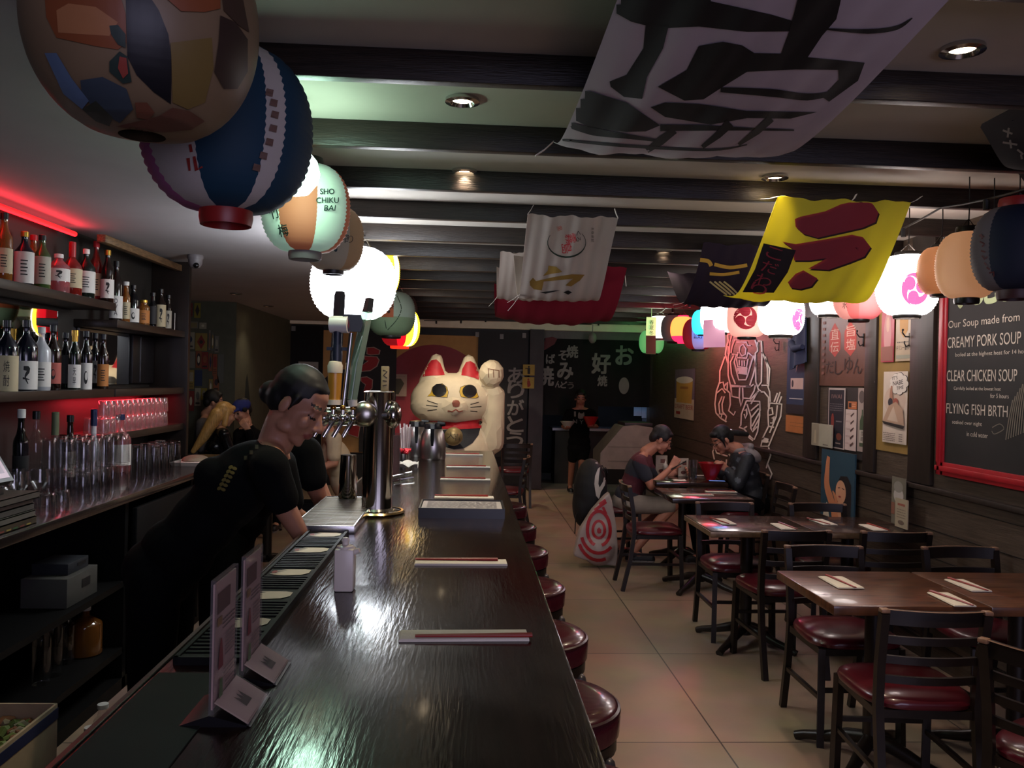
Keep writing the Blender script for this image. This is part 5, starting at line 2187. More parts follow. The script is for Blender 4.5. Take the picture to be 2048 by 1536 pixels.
# mural of white angular lines
g = G(mat('mural_white', 'dccfbc', .8, var=.1))
a = Art()
q = cr(1420, 640, 4.518)
ML = ['160 120 165 190 150 240 140 310 150 350 165 400', '135 330 90 460 88 560 60 640 45 760 55 840 100 890 150 920', '150 240 165 240 165 310', '165 130 200 130 180 200 175 300 165 330', '215 150 270 150 270 175 225 180 200 240 190 300',
      '280 150 400 155 410 190 430 250', '240 200 330 200 340 230 370 230', '270 240 300 220 325 260 320 310 290 325 265 290 270 240', '255 290 245 340 330 345 345 290', '240 345 250 420 330 430 345 350', '265 360 265 410', '290 365 290 415', '310 365 312 415',
      '200 310 240 310 220 380 250 500 260 540 325 540 340 500 390 330 350 300', '215 320 185 380 195 490 230 580', '395 320 415 400 390 500 360 590', '250 430 250 480 330 490 335 430', '190 590 280 600 370 600 395 580', '190 600 200 690 265 705', '270 600 265 700 280 780 300 710 295 600', '300 705 360 710 400 640 410 590',
      '165 330 165 500 185 590 200 690', '435 190 465 190 470 290 540 440 530 600', '430 200 430 280 410 300 415 560 440 630 460 640', '470 290 465 560 435 600', '500 330 520 440 520 580', '465 590 520 590 540 650 545 740', '460 650 490 650 530 700 530 790', '440 640 365 720', '430 650 370 760',
      '90 570 120 560 130 620 160 640 180 660 185 760 170 820 215 860 230 825', '60 660 110 620 140 660', '110 690 80 760 90 850 130 850', '130 690 110 760 115 830 150 870 140 910', '160 560 155 640', '130 600 150 570', '70 850 100 890 110 840',
      '330 730 450 735 450 860 430 1010 400 1080 360 1050', '330 730 285 850 280 950 265 970 310 985 330 1010', '335 760 370 870 370 980 385 1010 430 960', '315 820 330 800 335 850 320 890 310 850', '370 820 440 760', '375 880 440 800', '380 960 445 840', '390 990 440 900', '360 1040 350 1060 390 1090',
      '450 740 455 820', '530 750 650 760 640 870 530 1140 460 1140 480 1060 530 960 525 830 540 760', '580 740 610 660', '600 750 635 650', '625 750 648 690', '610 770 600 870 540 1020', '540 800 560 790 570 850 535 860', '560 890 580 870 570 930 545 930', '530 960 580 970', '480 1065 530 1080', '500 1100 530 1100',
      '460 1150 450 1180', '530 1150 550 1220 520 1300 560 1390 540 1440', '520 1300 510 1340', '330 1000 320 1030', '40 1160 25 1190 40 1260', '50 1165 60 1200 160 1230', '150 1260 140 1400 95 1380', '300 985 335 960', '170 1210 200 1250']
for s in ML:
    v = [float(x) for x in s.split()]
    a.stroke(q(*list(zip(v[::2], v[1::2]))), 2.9, 0)
a.poly(q((250, 430), (335, 430), (325, 485), (262, 480)), 0)
a.poly(q((195, 588), (280, 598), (370, 592), (370, 610), (195, 608)), 0)
a.poly(q((470, 1062), (530, 1085), (515, 1110), (470, 1105)), 0)
g.art(a, wallmap, .001, 0)
ob = g.out('wall_mural', smooth=0)
tag(ob, 'white angular line mural painted on the dark right wall', 'mural')

# posters etc., far to near
fr, w_, h_ = onright(1350, 1389, 738, 838, XW)
a = Art()
a.rect(-w_ / 2, -h_ / 2, w_ / 2, -h_ * .1, ink('a89a86'))
a.poly([(-w_ * .4, -h_ * .18), (w_ * .38, -h_ * .18), (w_ * .42, h_ * .25), (-w_ * .42, h_ * .25)], ink('a8803a'))
a.ell(0, h_ * .28, w_ * .43, h_ * .07, ink('b8b0a4'))
a.rect(-w_ * .2, h_ * .1, w_ * .2, h_ * .15, ink('8a5a30'))
a.text('DRAFT BEER', 0, -h_ * .26, h_ * .09, ink('8a2a22'), w_ * .92)
a.rect(-w_ * .4, -h_ * .42, -w_ * .18, -h_ * .36, ink('8a2a22'))
sheet('wall_poster', 'poster of a full beer glass above red letters near the kitchen', 'poster', fr, w_, h_, ink('5a4a58'), a)
# robe and orange card
fr, w_, h_ = onright(1575, 1616, 645, 828, XW)
a = Art()
a.rect(-w_ * .3, -h_ * .23, w_ * .32, -h_ * .11, ink('c0a098'))
a.ell(-w_ * .2, -h_ * .17, w_ * .05, h_ * .04, ink('3a3038'))
a.rect(-w_ * .35, -h_ * .34, w_ * .3, -h_ * .33, ink('b0a8a8'))
a.rect(-w_ / 2, -h_ / 2, w_ / 2, -h_ * .40, ink('241f24'))
a.poly([(w_ * .02, h_ * .02), (w_ * .22, h_ * .22), (w_ * .1, h_ * .23), (-w_ * .05, -h_ * .05)], ink('c08070'))
sheet('wall_poster', 'tall blue poster beside the mural', 'poster', fr, w_, h_, ink('27344f'), a)
t = thing('hanging_apron', 'folded dark blue apron hung over the top of the blue poster', 'apron', P(1597, 690, X=2.70))
g = G(mat('apron_blue', '262b48', .8, bump=.2, bs=40), ink('a07068'))
g.grid(lambda u, v: (.015 * math.sin(9 * u) - .03 * (1 - v) * 0, (.5 - u) * (.26 + .06 * v), .22 - .42 * v + .06 * u * v), 16, 16, th=.012)
g.out('cloth', t)
g = G(mat('apron_blue', '262b48', .8, bump=.2, bs=40))
g.sweep([(-.02, .1, .02), (-.03, 0, -.03), (-.02, -.13, -.02)], [.03, .035, .02], 10)
g.out('knot', t)
fr, w_, h_ = onright(1572, 1617, 832, 866, XW)
a = Art()
a.lines(-w_ * .3, w_ * .3, h_ * .1, 2, h_ * .2, h_ * .03, ink('7a5030'))
sheet('wall_card', 'plain orange card below the blue poster', 'card', fr, w_, h_, ink('b06a38'), a)
# brown cloth sign with kana
fr, w_, h_ = onright(1641, 1738, 625, 772, XW - .005)
a = Art()
rd, pl, dk = ink('a83a30'), ink('c8a090'), ink('2c1c18')
for dx in (-.16, .16):
    a.poly([(dx * w_ - w_ * .02, h_ * .38), (dx * w_ + w_ * .11, h_ * .22), (dx * w_ + w_ * .11, h_ * .0), (dx * w_, -h_ * .1), (dx * w_ - w_ * .13, h_ * .0), (dx * w_ - w_ * .13, h_ * .24)], rd)
for ch, x, y in (('旨', .16, .24), ('塩', .16, .06), ('直', -.17, .22), ('伝', -.17, .04)):
    a.text(ch, x * w_, y * h_, h_ * .15, pl, w_ * .18)
for ch, x, y, k in (('だ', -.26, -.24, .17), ('し', -.07, -.25, .19), ('ゆ', .13, -.22, .22), ('ん', .31, -.24, .2)):
    a.text(ch, x * w_, y * h_, h_ * k, dk, w_ * .17)
for i in range(9):
    a.rect(-w_ * .44, h_ * (.38 - i * .09), -w_ * .38, h_ * (.42 - i * .09), ink('7a4a40'))
sheet('wall_sign', 'brown sign with red lozenges and dark brush characters', 'sign', fr, w_, h_, ink('5c3a2e', .45), a)
# board of menu sheets
fr, w_, h_ = onright(1655, 1735, 775, 915, XW - .003)
sheet('menu_board', 'dark board holding bottle leaflets under the brown sign', 'board', fr, w_, h_, ink('2c2523'), None)


def wallsheet(name, label, cat, x0, x1, y0, y1, bg, fn, X=XW - .012, th=.003, group=None):
    fr, w_, h_ = onright(x0, x1, y0, y1, X)
    a = Art()
    fn(a, w_, h_)
    return sheet(name, label, cat, fr, w_, h_, bg, a, th, None, group)


def iwai(a, w_, h_):
    a.rect(-w_ * .45, -h_ * .48, w_ * .45, h_ * .47, ink('1d1b24'))
    a.text('IWAI', 0, h_ * .36, h_ * .07, ink('8a6a60'), w_ * .6)
    a.lines(-w_ * .38, w_ * .38, h_ * .24, 4, h_ * .035, h_ * .012, ink('6a6264'))
    a.poly([(-w_ * .3, -h_ * .34), (-w_ * .12, -h_ * .34), (-w_ * .12, -h_ * .0), (-w_ * .17, h_ * .07), (-w_ * .25, h_ * .07), (-w_ * .3, 0)], ink('7a2e28'))
    a.rect(-w_ * .0, -h_ * .06, w_ * .35, -h_ * .04, ink('6a6264'))
    a.ell(w_ * .2, -h_ * .3, w_ * .16, h_ * .06, ink('6a3428'))
    a.rect(w_ * .0, -h_ * .42, w_ * .3, -h_ * .40, ink('8a7a70'))


wallsheet('wall_leaflet', 'black leaflet with a red bottle on the dark board', 'leaflet', 1657, 1690, 776, 897, ink('b0a098'), iwai)


def bottles(a, w_, h_):
    for i in range(5):
        y = h_ * (.38 - i * .18)
        a.stroke([(0, y - h_ * .05), (w_ * .3, y + h_ * .04)], [w_ * .1, w_ * .16, w_ * .06], ink('4a3430'))
        a.lines(-w_ * .42, 0, y + h_ * .02, 2, h_ * .025, h_ * .008, ink('8a6a64'))


wallsheet('wall_leaflet', 'narrow white price strip with five small bottles', 'leaflet', 1691, 1713, 819, 901, ink('c0aca4'), bottles)
wallsheet('wall_card', 'small orange card above the white price strip', 'card', 1697, 1714, 803, 818, ink('a8623a'), lambda a, w_, h_: a.rect(-w_ * .4, -h_ * .3, -w_ * .1, h_ * .3, ink('3a2420')).lines(-w_ * .02, w_ * .4, h_ * .2, 2, h_ * .3, h_ * .1, ink('d0a080')))


def greenb(a, w_, h_):
    a.ell(-w_ * .1, h_ * .36, w_ * .3, h_ * .1, ink('5a4c48'))
    a.poly([(-w_ * .25, -h_ * .42), (w_ * .25, -h_ * .42), (w_ * .25, -h_ * .02), (w_ * .06, h_ * .08), (w_ * .06, h_ * .16), (-w_ * .06, h_ * .16), (-w_ * .06, h_ * .08), (-w_ * .25, -h_ * .02)], ink('3d4c34'))
    a.rect(-w_ * .26, -h_ * .36, w_ * .26, -h_ * .16, ink('b0a498'))
    a.column('酒蔵', 0, -h_ * .17, h_ * .085, h_ * .07, ink('2a2422'), w_ * .25)


wallsheet('wall_leaflet', 'pale leaflet with a green sake bottle at the right of the board', 'leaflet', 1716, 1735, 776, 904, ink('9a8880'), greenb)


def brochure(a, w_, h_):
    a.rect(-w_ * .48, -h_ * .48, -w_ * .12, h_ * .48, ink('8f8572'))
    a.poly([(-w_ * .38, -h_ * .4), (-w_ * .24, -h_ * .4), (-w_ * .26, h_ * .2), (-w_ * .34, h_ * .2)], ink('a89a80'))
    a.rect(w_ * .1, -h_ * .42, w_ * .35, -h_ * .38, ink('5a5048'))


wallsheet('wall_brochure', 'pale brochure standing on the ledge left of the dark board', 'brochure', 1626, 1666, 848, 893, ink('a09a88'), brochure, 2.715, .012)
fr, w_, h_ = onright(1752, 1826, 560, 905, XW)
sheet('notice_board', 'yellowish board between two dark uprights', 'board', fr, w_, h_, mat('board_yellow', '8a6c34', .7, var=.1), None)


def girl(a, w_, h_):
    a.ell(0, -h_ * .05, w_ * .3, h_ * .35, ink('c08a88'))
    a.ell(w_ * .02, h_ * .1, w_ * .13, h_ * .12, ink('d0a898'))
    a.rect(-w_ * .45, -h_ * .48, w_ * .45, -h_ * .25, ink('8a5448'))


wallsheet('wall_poster', 'pink and red poster at the top left of the yellowish board', 'poster', 1764, 1789, 600, 724, ink('a83a4a', .35), girl)


def kirin(a, w_, h_):
    a.poly([(-w_ * .3, h_ * .5), (w_ * .3, h_ * .5), (w_ * .25, h_ * .0), (0, -h_ * .12), (-w_ * .25, 0)], ink('b88a50'))
    a.text('キリン一番搾り', 0, -h_ * .28, h_ * .09, ink('2a2624'), w_ * .9)
    a.lines(-w_ * .4, w_ * .4, -h_ * .18, 1, .1, h_ * .02, ink('6a6258'))
    a.rect(-w_ * .45, -h_ * .46, w_ * .45, -h_ * .40, ink('8a8a78'))


wallsheet('wall_poster', 'beer poster with dark katakana at the top right of the yellowish board', 'poster', 1793, 1825, 600, 722, ink('a8957a', .4), kirin)


def nabe(a, w_, h_):
    a.ell(0, h_ * .1, w_ * .45, h_ * .2, ink('c2aa98'))
    for i in range(9):
        th_ = 2 * pi * i / 9
        a.ell(w_ * .17 + w_ * .27 * math.cos(th_), h_ * .33 + h_ * .11 * math.sin(th_), w_ * .13, h_ * .05, ink('2a2422'))
    for i in range(9):
        th_ = 2 * pi * i / 9
        a.ell(w_ * .17 + w_ * .26 * math.cos(th_), h_ * .33 + h_ * .105 * math.sin(th_), w_ * .125, h_ * .048, ink('d6ccc0'))
    a.ell(w_ * .17, h_ * .33, w_ * .3, h_ * .12, ink('d6ccc0'))
    k = ink('2a2422')
    a.text("IT'S", w_ * .02, h_ * .41, h_ * .05, k, w_ * .22, R(6)).text('NABE', w_ * .15, h_ * .345, h_ * .06, k, w_ * .42, R(6)).text('TIME', w_ * .24, h_ * .275, h_ * .045, k, w_ * .28, R(6))
    a.stroke([(-w_ * .05, -h_ * .0), (-w_ * .12, h_ * .15), (-w_ * .1, h_ * .3)], [w_ * .2, w_ * .12, w_ * .06], ink('a87860'), True)
    a.ell(-w_ * .14, h_ * .07, w_ * .1, h_ * .06, ink('2c2830'))
    a.ell(w_ * .08, h_ * .08, w_ * .1, h_ * .05, ink('9a5040'))
    a.poly([(-w_ * .45, -h_ * .2), (-w_ * .2, h_ * .02), (w_ * .1, h_ * .08), (w_ * .38, h_ * -.02), (w_ * .45, -h_ * .24)], ink('b09078'))
    a.poly([(-w_ * .25, -h_ * .18), (0, h_ * .02), (w_ * .2, -h_ * .2)], ink('c4ac98'))
    a.poly([(-w_ * .47, -h_ * .20), (w_ * .47, -h_ * .25), (w_ * .4, -h_ * .29), (-w_ * .4, -h_ * .24)], ink('26201e'))
    a.lines(-w_ * .42, w_ * .1, -h_ * .36, 5, h_ * .025, h_ * .01, ink('6a5c54'))
    a.lines(w_ * .25, w_ * .4, -h_ * .36, 4, h_ * .03, h_ * .014, ink('6a5c54'))


wallsheet('wall_poster', 'white hot pot poster with a speech burst on the yellowish board', 'poster', 1767, 1815, 743, 887, ink('c8b8a8'), nabe)


def woman(a, w_, h_):
    sk = ink('c07a54')
    a.poly([(w_ * .0, -h_ * .5), (w_ * .42, -h_ * .5), (w_ * .42, h_ * .05), (w_ * .3, h_ * .17), (w_ * .1, h_ * .15), (-w_ * .05, -h_ * .05), (-w_ * .02, -h_ * .3)], ink('1a1516'))
    a.ell(w_ * .12, -h_ * .08, w_ * .15, h_ * .17, ink('c89270'))
    a.stroke([(w_ * .12, -h_ * .2), (w_ * .08, -h_ * .5)], w_ * .14, ink('c89270'))
    a.stroke([(-w_ * .02, -h_ * .5), (-w_ * .12, -h_ * .3), (-w_ * .3, -h_ * .05), (-w_ * .3, h_ * .2), (-w_ * .27, h_ * .4)], [w_ * .2, w_ * .17, w_ * .17, w_ * .13, w_ * .09], sk, True)
    a.stroke([(w_ * .05, -h_ * .4), (-w_ * .02, -h_ * .2), (-w_ * .12, -h_ * .1)], [w_ * .09, w_ * .08, w_ * .03], sk, True)
    k = ink('2a1a18')
    a.stroke([(w_ * .04, -h_ * .03), (w_ * .10, -h_ * .02)], h_ * .012, k).stroke([(w_ * .16, -h_ * .02), (w_ * .23, -h_ * .03)], h_ * .012, k)
    a.ell(w_ * .1, -h_ * .15, w_ * .04, h_ * .012, ink('8a2a2a'))
    a.poly([(-w_ * .4, -h_ * .5), (-w_ * .2, -h_ * .5), (-w_ * .28, -h_ * .28), (-w_ * .36, -h_ * .36)], ink('c8b8a0'))


wallsheet('wall_painting', 'painting of a dark haired woman raising one arm on blue', 'painting', 1645, 1712, 903, 1040, ink('22404e'), woman, 2.72, .012)


def egg(a, w_, h_):
    a.ell(w_ * .0, h_ * .12, w_ * .35, h_ * .17, ink('b4aca4'))
    a.ell(-w_ * .02, h_ * .3, w_ * .33, h_ * .12, ink('8a857a'))
    a.rect(-w_ * .5, -h_ * .3, -w_ * .25, -h_ * .05, ink('8a5a48'))


wallsheet('wall_leaflet', 'tall grey leaflet with a pale egg beside the middle table', 'leaflet', 1784, 1812, 955, 1050, ink('6f695a'), egg, 2.70, .003)


def tentcard(a, w_, h_):
    a.rect(-w_ * .3, h_ * .26, w_ * .3, h_ * .34, ink('9a5a48'))
    a.lines(-w_ * .35, w_ * .35, h_ * .14, 4, h_ * .09, h_ * .03, ink('7a6a5a'))
    a.ell(0, -h_ * .32, w_ * .25, h_ * .08, ink('6a584a'))


wallsheet('table_card', 'cream menu card standing at the wall end of the middle table', 'menu card', 1792, 1817, 998, 1056, ink('a89a80'), tentcard, 2.64, .006)
# coat hooks
for i, (x, y) in enumerate(((1558, 692), (1727, 680), (1820, 680))):
    t = thing('coat_hook', 'black iron coat hook ' + ('beside the mural', 'at the right of the brown sign', 'over the yellowish board')[i], 'hook', P(x, y, X=2.735), 0, 'coat hooks on the right wall')
    g = G(m_black)
    g.box((-.002, 0, 0), (.006, .018, .09), bev=.002)
    g.out('plate', t)
    g = G(m_black)
    g.sweep([(0, 0, .02), (-.03, .0, .02), (-.05, 0, .045), (-.047, 0, .06)], .0045, 8)
    g.sweep([(0, 0, -.03), (-.025, 0, -.042), (-.036, 0, -.02), (-.034, 0, -.008)], .004, 8)
    g.ell((-.047, 0, .061), .007)
    g.out('hook', t)

# chalkboard
t = thing('chalkboard', 'red framed chalkboard with handwritten soup list at the right edge', 'chalkboard', (2.70, 4.0, 1.74))
yL = P(1872, 780, X=2.70).y
zb = P(1870, 948, X=2.70).z
zt = 2.38
yR = 3.1
g = G(mat('chalk_black', '1c1a19', .75, var=.25, ns=3))
g.box((.025, (yL + yR) / 2 - 4.0, (zb + zt) / 2 - 1.74), (.02, yL - yR - .04, zt - zb - .04))
bgd = g
mrf = mat('red_frame', 'a01622', .4)
fwd = .075
g = G(mrf)
L_, Hh = yL - yR, zt - zb
for off, ww, dep in ((0, fwd, .028), (.012, .03, .036)):
    for s in (yL - 4.0 - fwd / 2, yR - 4.0 + fwd / 2):
        g.box((.02 - off * .3, s, (zb + zt) / 2 - 1.74), (dep, ww, Hh), bev=.004)
    for s in (zb - 1.74 + fwd / 2, zt - 1.74 - fwd / 2):
        g.box((.02 - off * .3, (yL + yR) / 2 - 4.0, s), (dep, L_, ww), bev=.004)
g.out('frame', t)
a = Art()


def Art_shift(a, m):
    a.L = [(p, t_, m if k == 0 else k) for p, t_, k in a.L]
    return a


def wtext(s, x0, y0, x1, y1, hp, m=0):
    p, q_ = P(x0, y0, X=2.715), P(x1, y1, X=2.715)
    c = (p + q_) / 2
    d = c.y
    a.text(s, -(c.y - 4.0), c.z - 1.74, hp / F * d * .92, m, abs(p.y - q_.y))


wtext('Our Soup made from', 1897, 655, 2040, 632, 23)
wtext('CREAMY PORK SOUP', 1895, 692, 2043, 668, 26)
wtext('boiled at the highest heat for 14 hours', 1911, 716, 2062, 697, 12)
wtext('CLEAR CHICKEN SOUP', 1894, 757, 2035, 744, 26)
wtext('Carefully boiled at the lowest heat', 1908, 779, 2002, 777, 10)
wtext('for 5 hours', 1981, 791, 2018, 793, 10)
wtext('FLYING FISH BRTH', 1893, 819, 2016, 820, 24)
wtext('soaked over night', 1905, 844, 1964, 850, 11)
wtext('in cold water', 1934, 866, 1976, 873, 11)
gl = ink('a8b48a', .9)
q2 = lambda x, y: (-(P(x, y, X=2.715).y - 4.0), P(x, y, X=2.715).z - 1.74)
for pts in (((1915, 590), (1921, 612), (1930, 590)), ((1945, 590), (1950, 604), (1962, 600), (1965, 585)), ((1972, 590), (1974, 602), (1992, 598), (1994, 585)), ((2003, 580), (2006, 596), (2018, 594), (2022, 578)), ((2036, 588), (2040, 592), (2048, 575))):
    a.stroke([q2(*p) for p in pts], .03, gl, True)
for i in range(9):
    x = 2012 + i * 5
    a.stroke([q2(x, 880 - 2 * i), q2(x + 6, 840 - 6 * i), q2(x + 14, 800 - 8 * i)], .008, ink('6a6458', .9), True)
a.stroke([q2(1985, 855), q2(2000, 848), q2(2008, 858), q2(1990, 868), q2(1984, 862)], .005, ink('6a6458', .9), True)
g = bgd
g.art(Art_shift(a, chalk), flat((.0145, 0, 0), (0, -1, 0), (0, 0, 1)), .001, 0)
g.out('board', t, smooth=0)

# ================================================================ end wall
E_ = YE - .0
sheet('black_curtain', 'plain black curtain panels at the far left of the end wall', 'curtain', onend(476, 640, 648, 1000, YE - .05)[0], *onend(476, 640, 648, 1000, YE - .05)[1:], mat('curtain_black', '0d0c0e', .85, var=.3, ns=3, stretch=(8, 1, .3)), None)
for i, (x, y) in enumerate(((541, 656), (587, 657))):
    fr, w_, h_ = onend(x - 4, x + 4, y - 5, y + 5, YE - .06)
    sheet('paper_tag', 'white paper tag pinned to the black curtain, ' + ('left one', 'right one')[i], 'tag', fr, w_, h_, ink('7a7a7a'))
fr, w_, h_ = onend(597, 636, 723, 760, YE - .06)
sheet('paper_notice', 'white typed notice on the black curtain', 'notice', fr, w_, h_, ink('8f8a84'), Art().lines(-w_ * .4, w_ * .4, h_ * .25, 5, h_ * .13, h_ * .04, ink('55504c')))
# tan panels with painted discs
m_tan = mat('tan_paper', 'b48a58', .8, var=.08)
fr, w_, h_ = onend(636, 726, 660, 905, YE - .04)
a = Art()
a.ell(w_ * .12, -h_ * .05, w_ * .6, w_ * .6, ink('141113'), n=48)
sheet('wall_panel', 'tan wall panel with a black disc behind the beer taps', 'panel', fr, w_, h_, m_tan, a, .01)
fr, w_, h_ = onend(787, 957, 668, 930, YE - .04)
a = Art()
c = P(866, 800, Y=YE)
o_ = fr[0]
pts = []
for i in range(64):
    th_ = 2 * pi * i / 64
    x, z = c.x - o_.x + .82 * math.cos(th_), c.z - o_.z + .82 * math.sin(th_)
    pts.append((max(-w_ / 2, min(w_ / 2, x)), max(-h_ / 2, min(h_ / 2, z))))
a.poly(pts, ink('86202e', .5))
sheet('wall_panel', 'tan wall panel with a big dark red disc behind the cat', 'panel', fr, w_, h_, m_tan, a, .01)
fr, w_, h_ = onend(780, 813, 748, 793, YE - .08)
a = Art()
a.poly([(-w_ * .38, h_ * .1), (-w_ * .2, h_ * .3), (w_ * .15, h_ * .3), (w_ * .35, h_ * .08), (w_ * .02, -h_ * .42), (-w_ * .3, -h_ * .35)], ink('4c4638'))
a.lines(-w_ * .4, w_ * .4, h_ * .42, 1, .1, h_ * .03, ink('8a7a74'))
sheet('paper_notice', 'white sheet with a dark shape pinned over the red disc', 'notice', fr, w_, h_, ink('a0887c'), a)
# black banner with fat red katakana
t_fr, w_, h_ = onend(723, 789, 672, 905, YE - .09)
a = Art()
rr_, pk_ = ink('9a2428'), ink('a88a80')
q = lambda x, y: (((580 + x / 6.982) - 723) / 66 * w_ - w_ / 2, h_ / 2 - ((640 + y / 6.982) - 672) / 233 * h_)
for m_, k in ((pk_, 14), (rr_, 0)):
    def blob(pts):
        cx = sum(p[0] for p in pts) / len(pts)
        cy = sum(p[1] for p in pts) / len(pts)
        z = []
        for x, y in pts:
            l = math.hypot(x - cx, y - cy) or 1
            z.append(q(x + (x - cx) / l * k, y + (y - cy) / l * k))
        a.poly(z, m_)
    blob([(1080, 390), (1160, 385), (1235, 420), (1225, 470), (1130, 480), (1080, 470)])
    blob([(1050, 510), (1200, 515), (1228, 560), (1200, 640), (1120, 700), (1010, 715), (1010, 640), (1100, 570), (1050, 560)])
    blob([(1010, 810), (1080, 800), (1150, 840), (1145, 950), (1090, 1010), (1040, 1000), (1070, 900), (1010, 860)])
    blob([(900, 1450), (1000, 1500), (980, 1640), (860, 1600)])
sheet('wall_banner', 'black banner with fat red katakana strokes behind the beer tower', 'banner', t_fr, w_, h_, ink('1a1618'), a)
# black banner with white hiragana
fr, w_, h_ = onend(957, 1052, 662, 915, YE - .09)
a = Art()
x0 = (1030 - 1004.5) / 95 * w_
wt = ink('8a8684')
for i, ch in enumerate('ありがとう'):
    yy = (750, 780, 814, 848, 880)[i]
    a.text(ch, x0, h_ / 2 - (yy - 662) / 253 * h_, 31 / 253 * h_, wt, 31 / 95 * w_, bold=.02)
sheet('wall_banner', 'black banner with white hiragana down its right side beside the cat', 'banner', fr, w_, h_, ink('171417'), a)
GTG = 'white tape tags along the top of the end wall'
for i, (x, y) in enumerate(((955, 669), (1004, 673), (1049, 671))):
    fr, w_, h_ = onend(x - 4, x + 3, y - 5, y + 5, YE - .10)
    sheet('tape_tag', 'white tape tag holding the black hiragana banner, ' + ('left', 'middle', 'right')[i], 'tape', fr, w_, h_, ink('8a8688'), group=GTG)
m_sgn = mat('sign_yellow', 'a88c3c', .6)
for i, (y0, y1, c_) in enumerate(((729, 751, '1c1814'), (754, 777, '8a2a1c'))):
    fr, w_, h_ = onend(1046 - i, 1069 - i, y0, y1, YE - .165)
    a = Art()
    k = ink(c_)
    a.ell(0, h_ * .3, w_ * .08, h_ * .09, k)
    if i == 0:
        a.poly([(-w_ * .12, h_ * .2), (w_ * .12, h_ * .2), (w_ * .12, -h_ * .38), (-w_ * .1, -h_ * .38)], k).stroke([(-w_ * .1, h_ * .15), (-w_ * .3, h_ * .1), (-w_ * .22, h_ * .2)], w_ * .06, k)
    else:
        a.poly([(-w_ * .08, h_ * .2), (w_ * .12, h_ * .2), (w_ * .22, -h_ * .2), (w_ * .08, -h_ * .38), (-w_ * .06, -h_ * .38), (-w_ * .1, -h_ * .1)], k)
    sheet('restroom_sign', ('square yellow sign with a standing black figure', 'square yellow sign with a red figure in a skirt')[i] + ' on the grey post', 'sign', fr, w_, h_, m_sgn, a, .006)
# doorway curtains
m_noren = mat('noren_black', '121013', .85, var=.2, tl=.1)
nw = ink('7e7a78')
for i, (x0, x1, y0, y1, lab) in enumerate(((1082, 1196, 672, 832, 'left doorway curtain with pale brush characters and a red fan'), (1198, 1312, 676, 815, 'right doorway curtain with pale brush characters'))):
    fr, w_, h_ = onend(x0, x1, y0, y1, YE + .02)
    q = lambda x, y: ((x - (x0 + x1) / 2) / (x1 - x0) * w_, ((y0 + y1) / 2 - y) / (y1 - y0) * h_)
    s_ = w_ / (x1 - x0)
    t = thing('doorway_curtain', lab, 'curtain', fr[0], 0, 'curtains in the kitchen doorway')
    g = G(m_noren)
    f = lambda u, v: V(((u - .5) * w_, .012 * math.sin(u * 16), (.5 - v) * h_))
    g.grid(f, 40, 4, th=.003)
    a = Art()
    for ch, x, y, k in ((('焼', 1143, 702, 22), ('そ', 1125, 710, 17), ('ば', 1101, 718, 17), ('焼', 1091, 753, 34), ('み', 1130, 742, 30), ('う', 1141, 771, 12), ('ど', 1128, 770, 12), ('ん', 1117, 769, 12)), (('お', 1248, 710, 34), ('好', 1203, 728, 36), ('焼', 1189, 763, 0)))[i]:
        if k:
            a.text(ch, *q(x, y), k * s_ * 1.05, nw if ch != 'う' else ink('5a5450'), k * s_ * .98, bold=.03)
    if i == 0:
        a.poly([q(1090, 676), q(1104, 673), q(1113, 677), q(1108, 688), q(1090, 700), q(1084, 702)], ink('5e1a22'))
    else:
        a.text('焼', *q(1206, 763), 20 * s_, nw, 18 * s_, bold=.03)
        a.ell(*q(1248, 772), 10 * s_, 16 * s_, nw)
    g.art(a, lambda u, v: (V((u, -.016, v)), V((0, -1, 0))), .001, .0004)
    g.out('cloth', t)
    g = G(m_wood_d)
    g.cyl((-w_ / 2, 0, h_ / 2), (w_ / 2, 0, h_ / 2), .012)
    g.out('rod', t)
g = G(mat('lamp_grey', '8a8480', .6))
g.ell((0, 0, 0), (.06, .06, .08))
g.cyl((0, 0, .06), (0, 0, .2), .006)
o = g.out('pendant_lamp')
o.location = P(1185, 676, Y=YE - .3)
tag(o, 'small unlit pendant lamp hanging before the doorway curtains', 'lamp')
# air vent on the soffit
fr, w_, h_ = onend(1108, 1184, 630, 650, YE - .13)
t = thing('air_vent', 'white framed air vent on the cream soffit', 'vent', fr[0])
g = G(m_soffit)
g.box((0, .004, 0), (w_, .008, h_), bev=.002)
g.out('frame', t)
g = G(m_black)
g.box((.0, -.001, .01), (w_ * .84, .004, h_ * .62))
for i in range(18):
    g.box((-w_ * .41 + i * w_ * .0482, -.004, .01), (w_ * .012, .004, h_ * .6), m_soffit)
g.out('grille', t)
# white display freezer and things at the kitchen doorway
t = thing('display_freezer', 'white chest freezer with a slanted front by the kitchen doorway', 'freezer', (2.02, 10.6, 0))
g = G(mat('freezer_white', '7d7b72', .5))
sec = [(-.33, .52), (.33, .52), (.33, 1.05), (.12, 1.08), (-.05, 1.06), (-.33, .72)]
T = M(((1, 0, 0, 0), (0, 0, 1, 0), (0, 1, 0, 0), (0, 0, 0, 1)))
g.slab([(x, z) for x, z in sec], -.3, .3, 0, T)
for z in (.62, .80):
    g.box((.04, -.301, z), (.55, .004, .012), mat('freezer_line', '6a685f', .5))
g.out('body', t)
g = G(mat('grille_dark', '26262a', .5))
g.box((.16, 0, 1.085), (.36, .5, .04), bev=.006)
g.out('grille', t)
for x in (-.25, .25):
    for y in (-.2, .2):
        g = G(m_black)
        g.cyl((x, y, 0), (x, y, .52), .03)
        g.out('foot', t)
lm_b = mat('paper_lit', '9ab0c8', .7)  # blue light on these pale notes is put into the paper colour
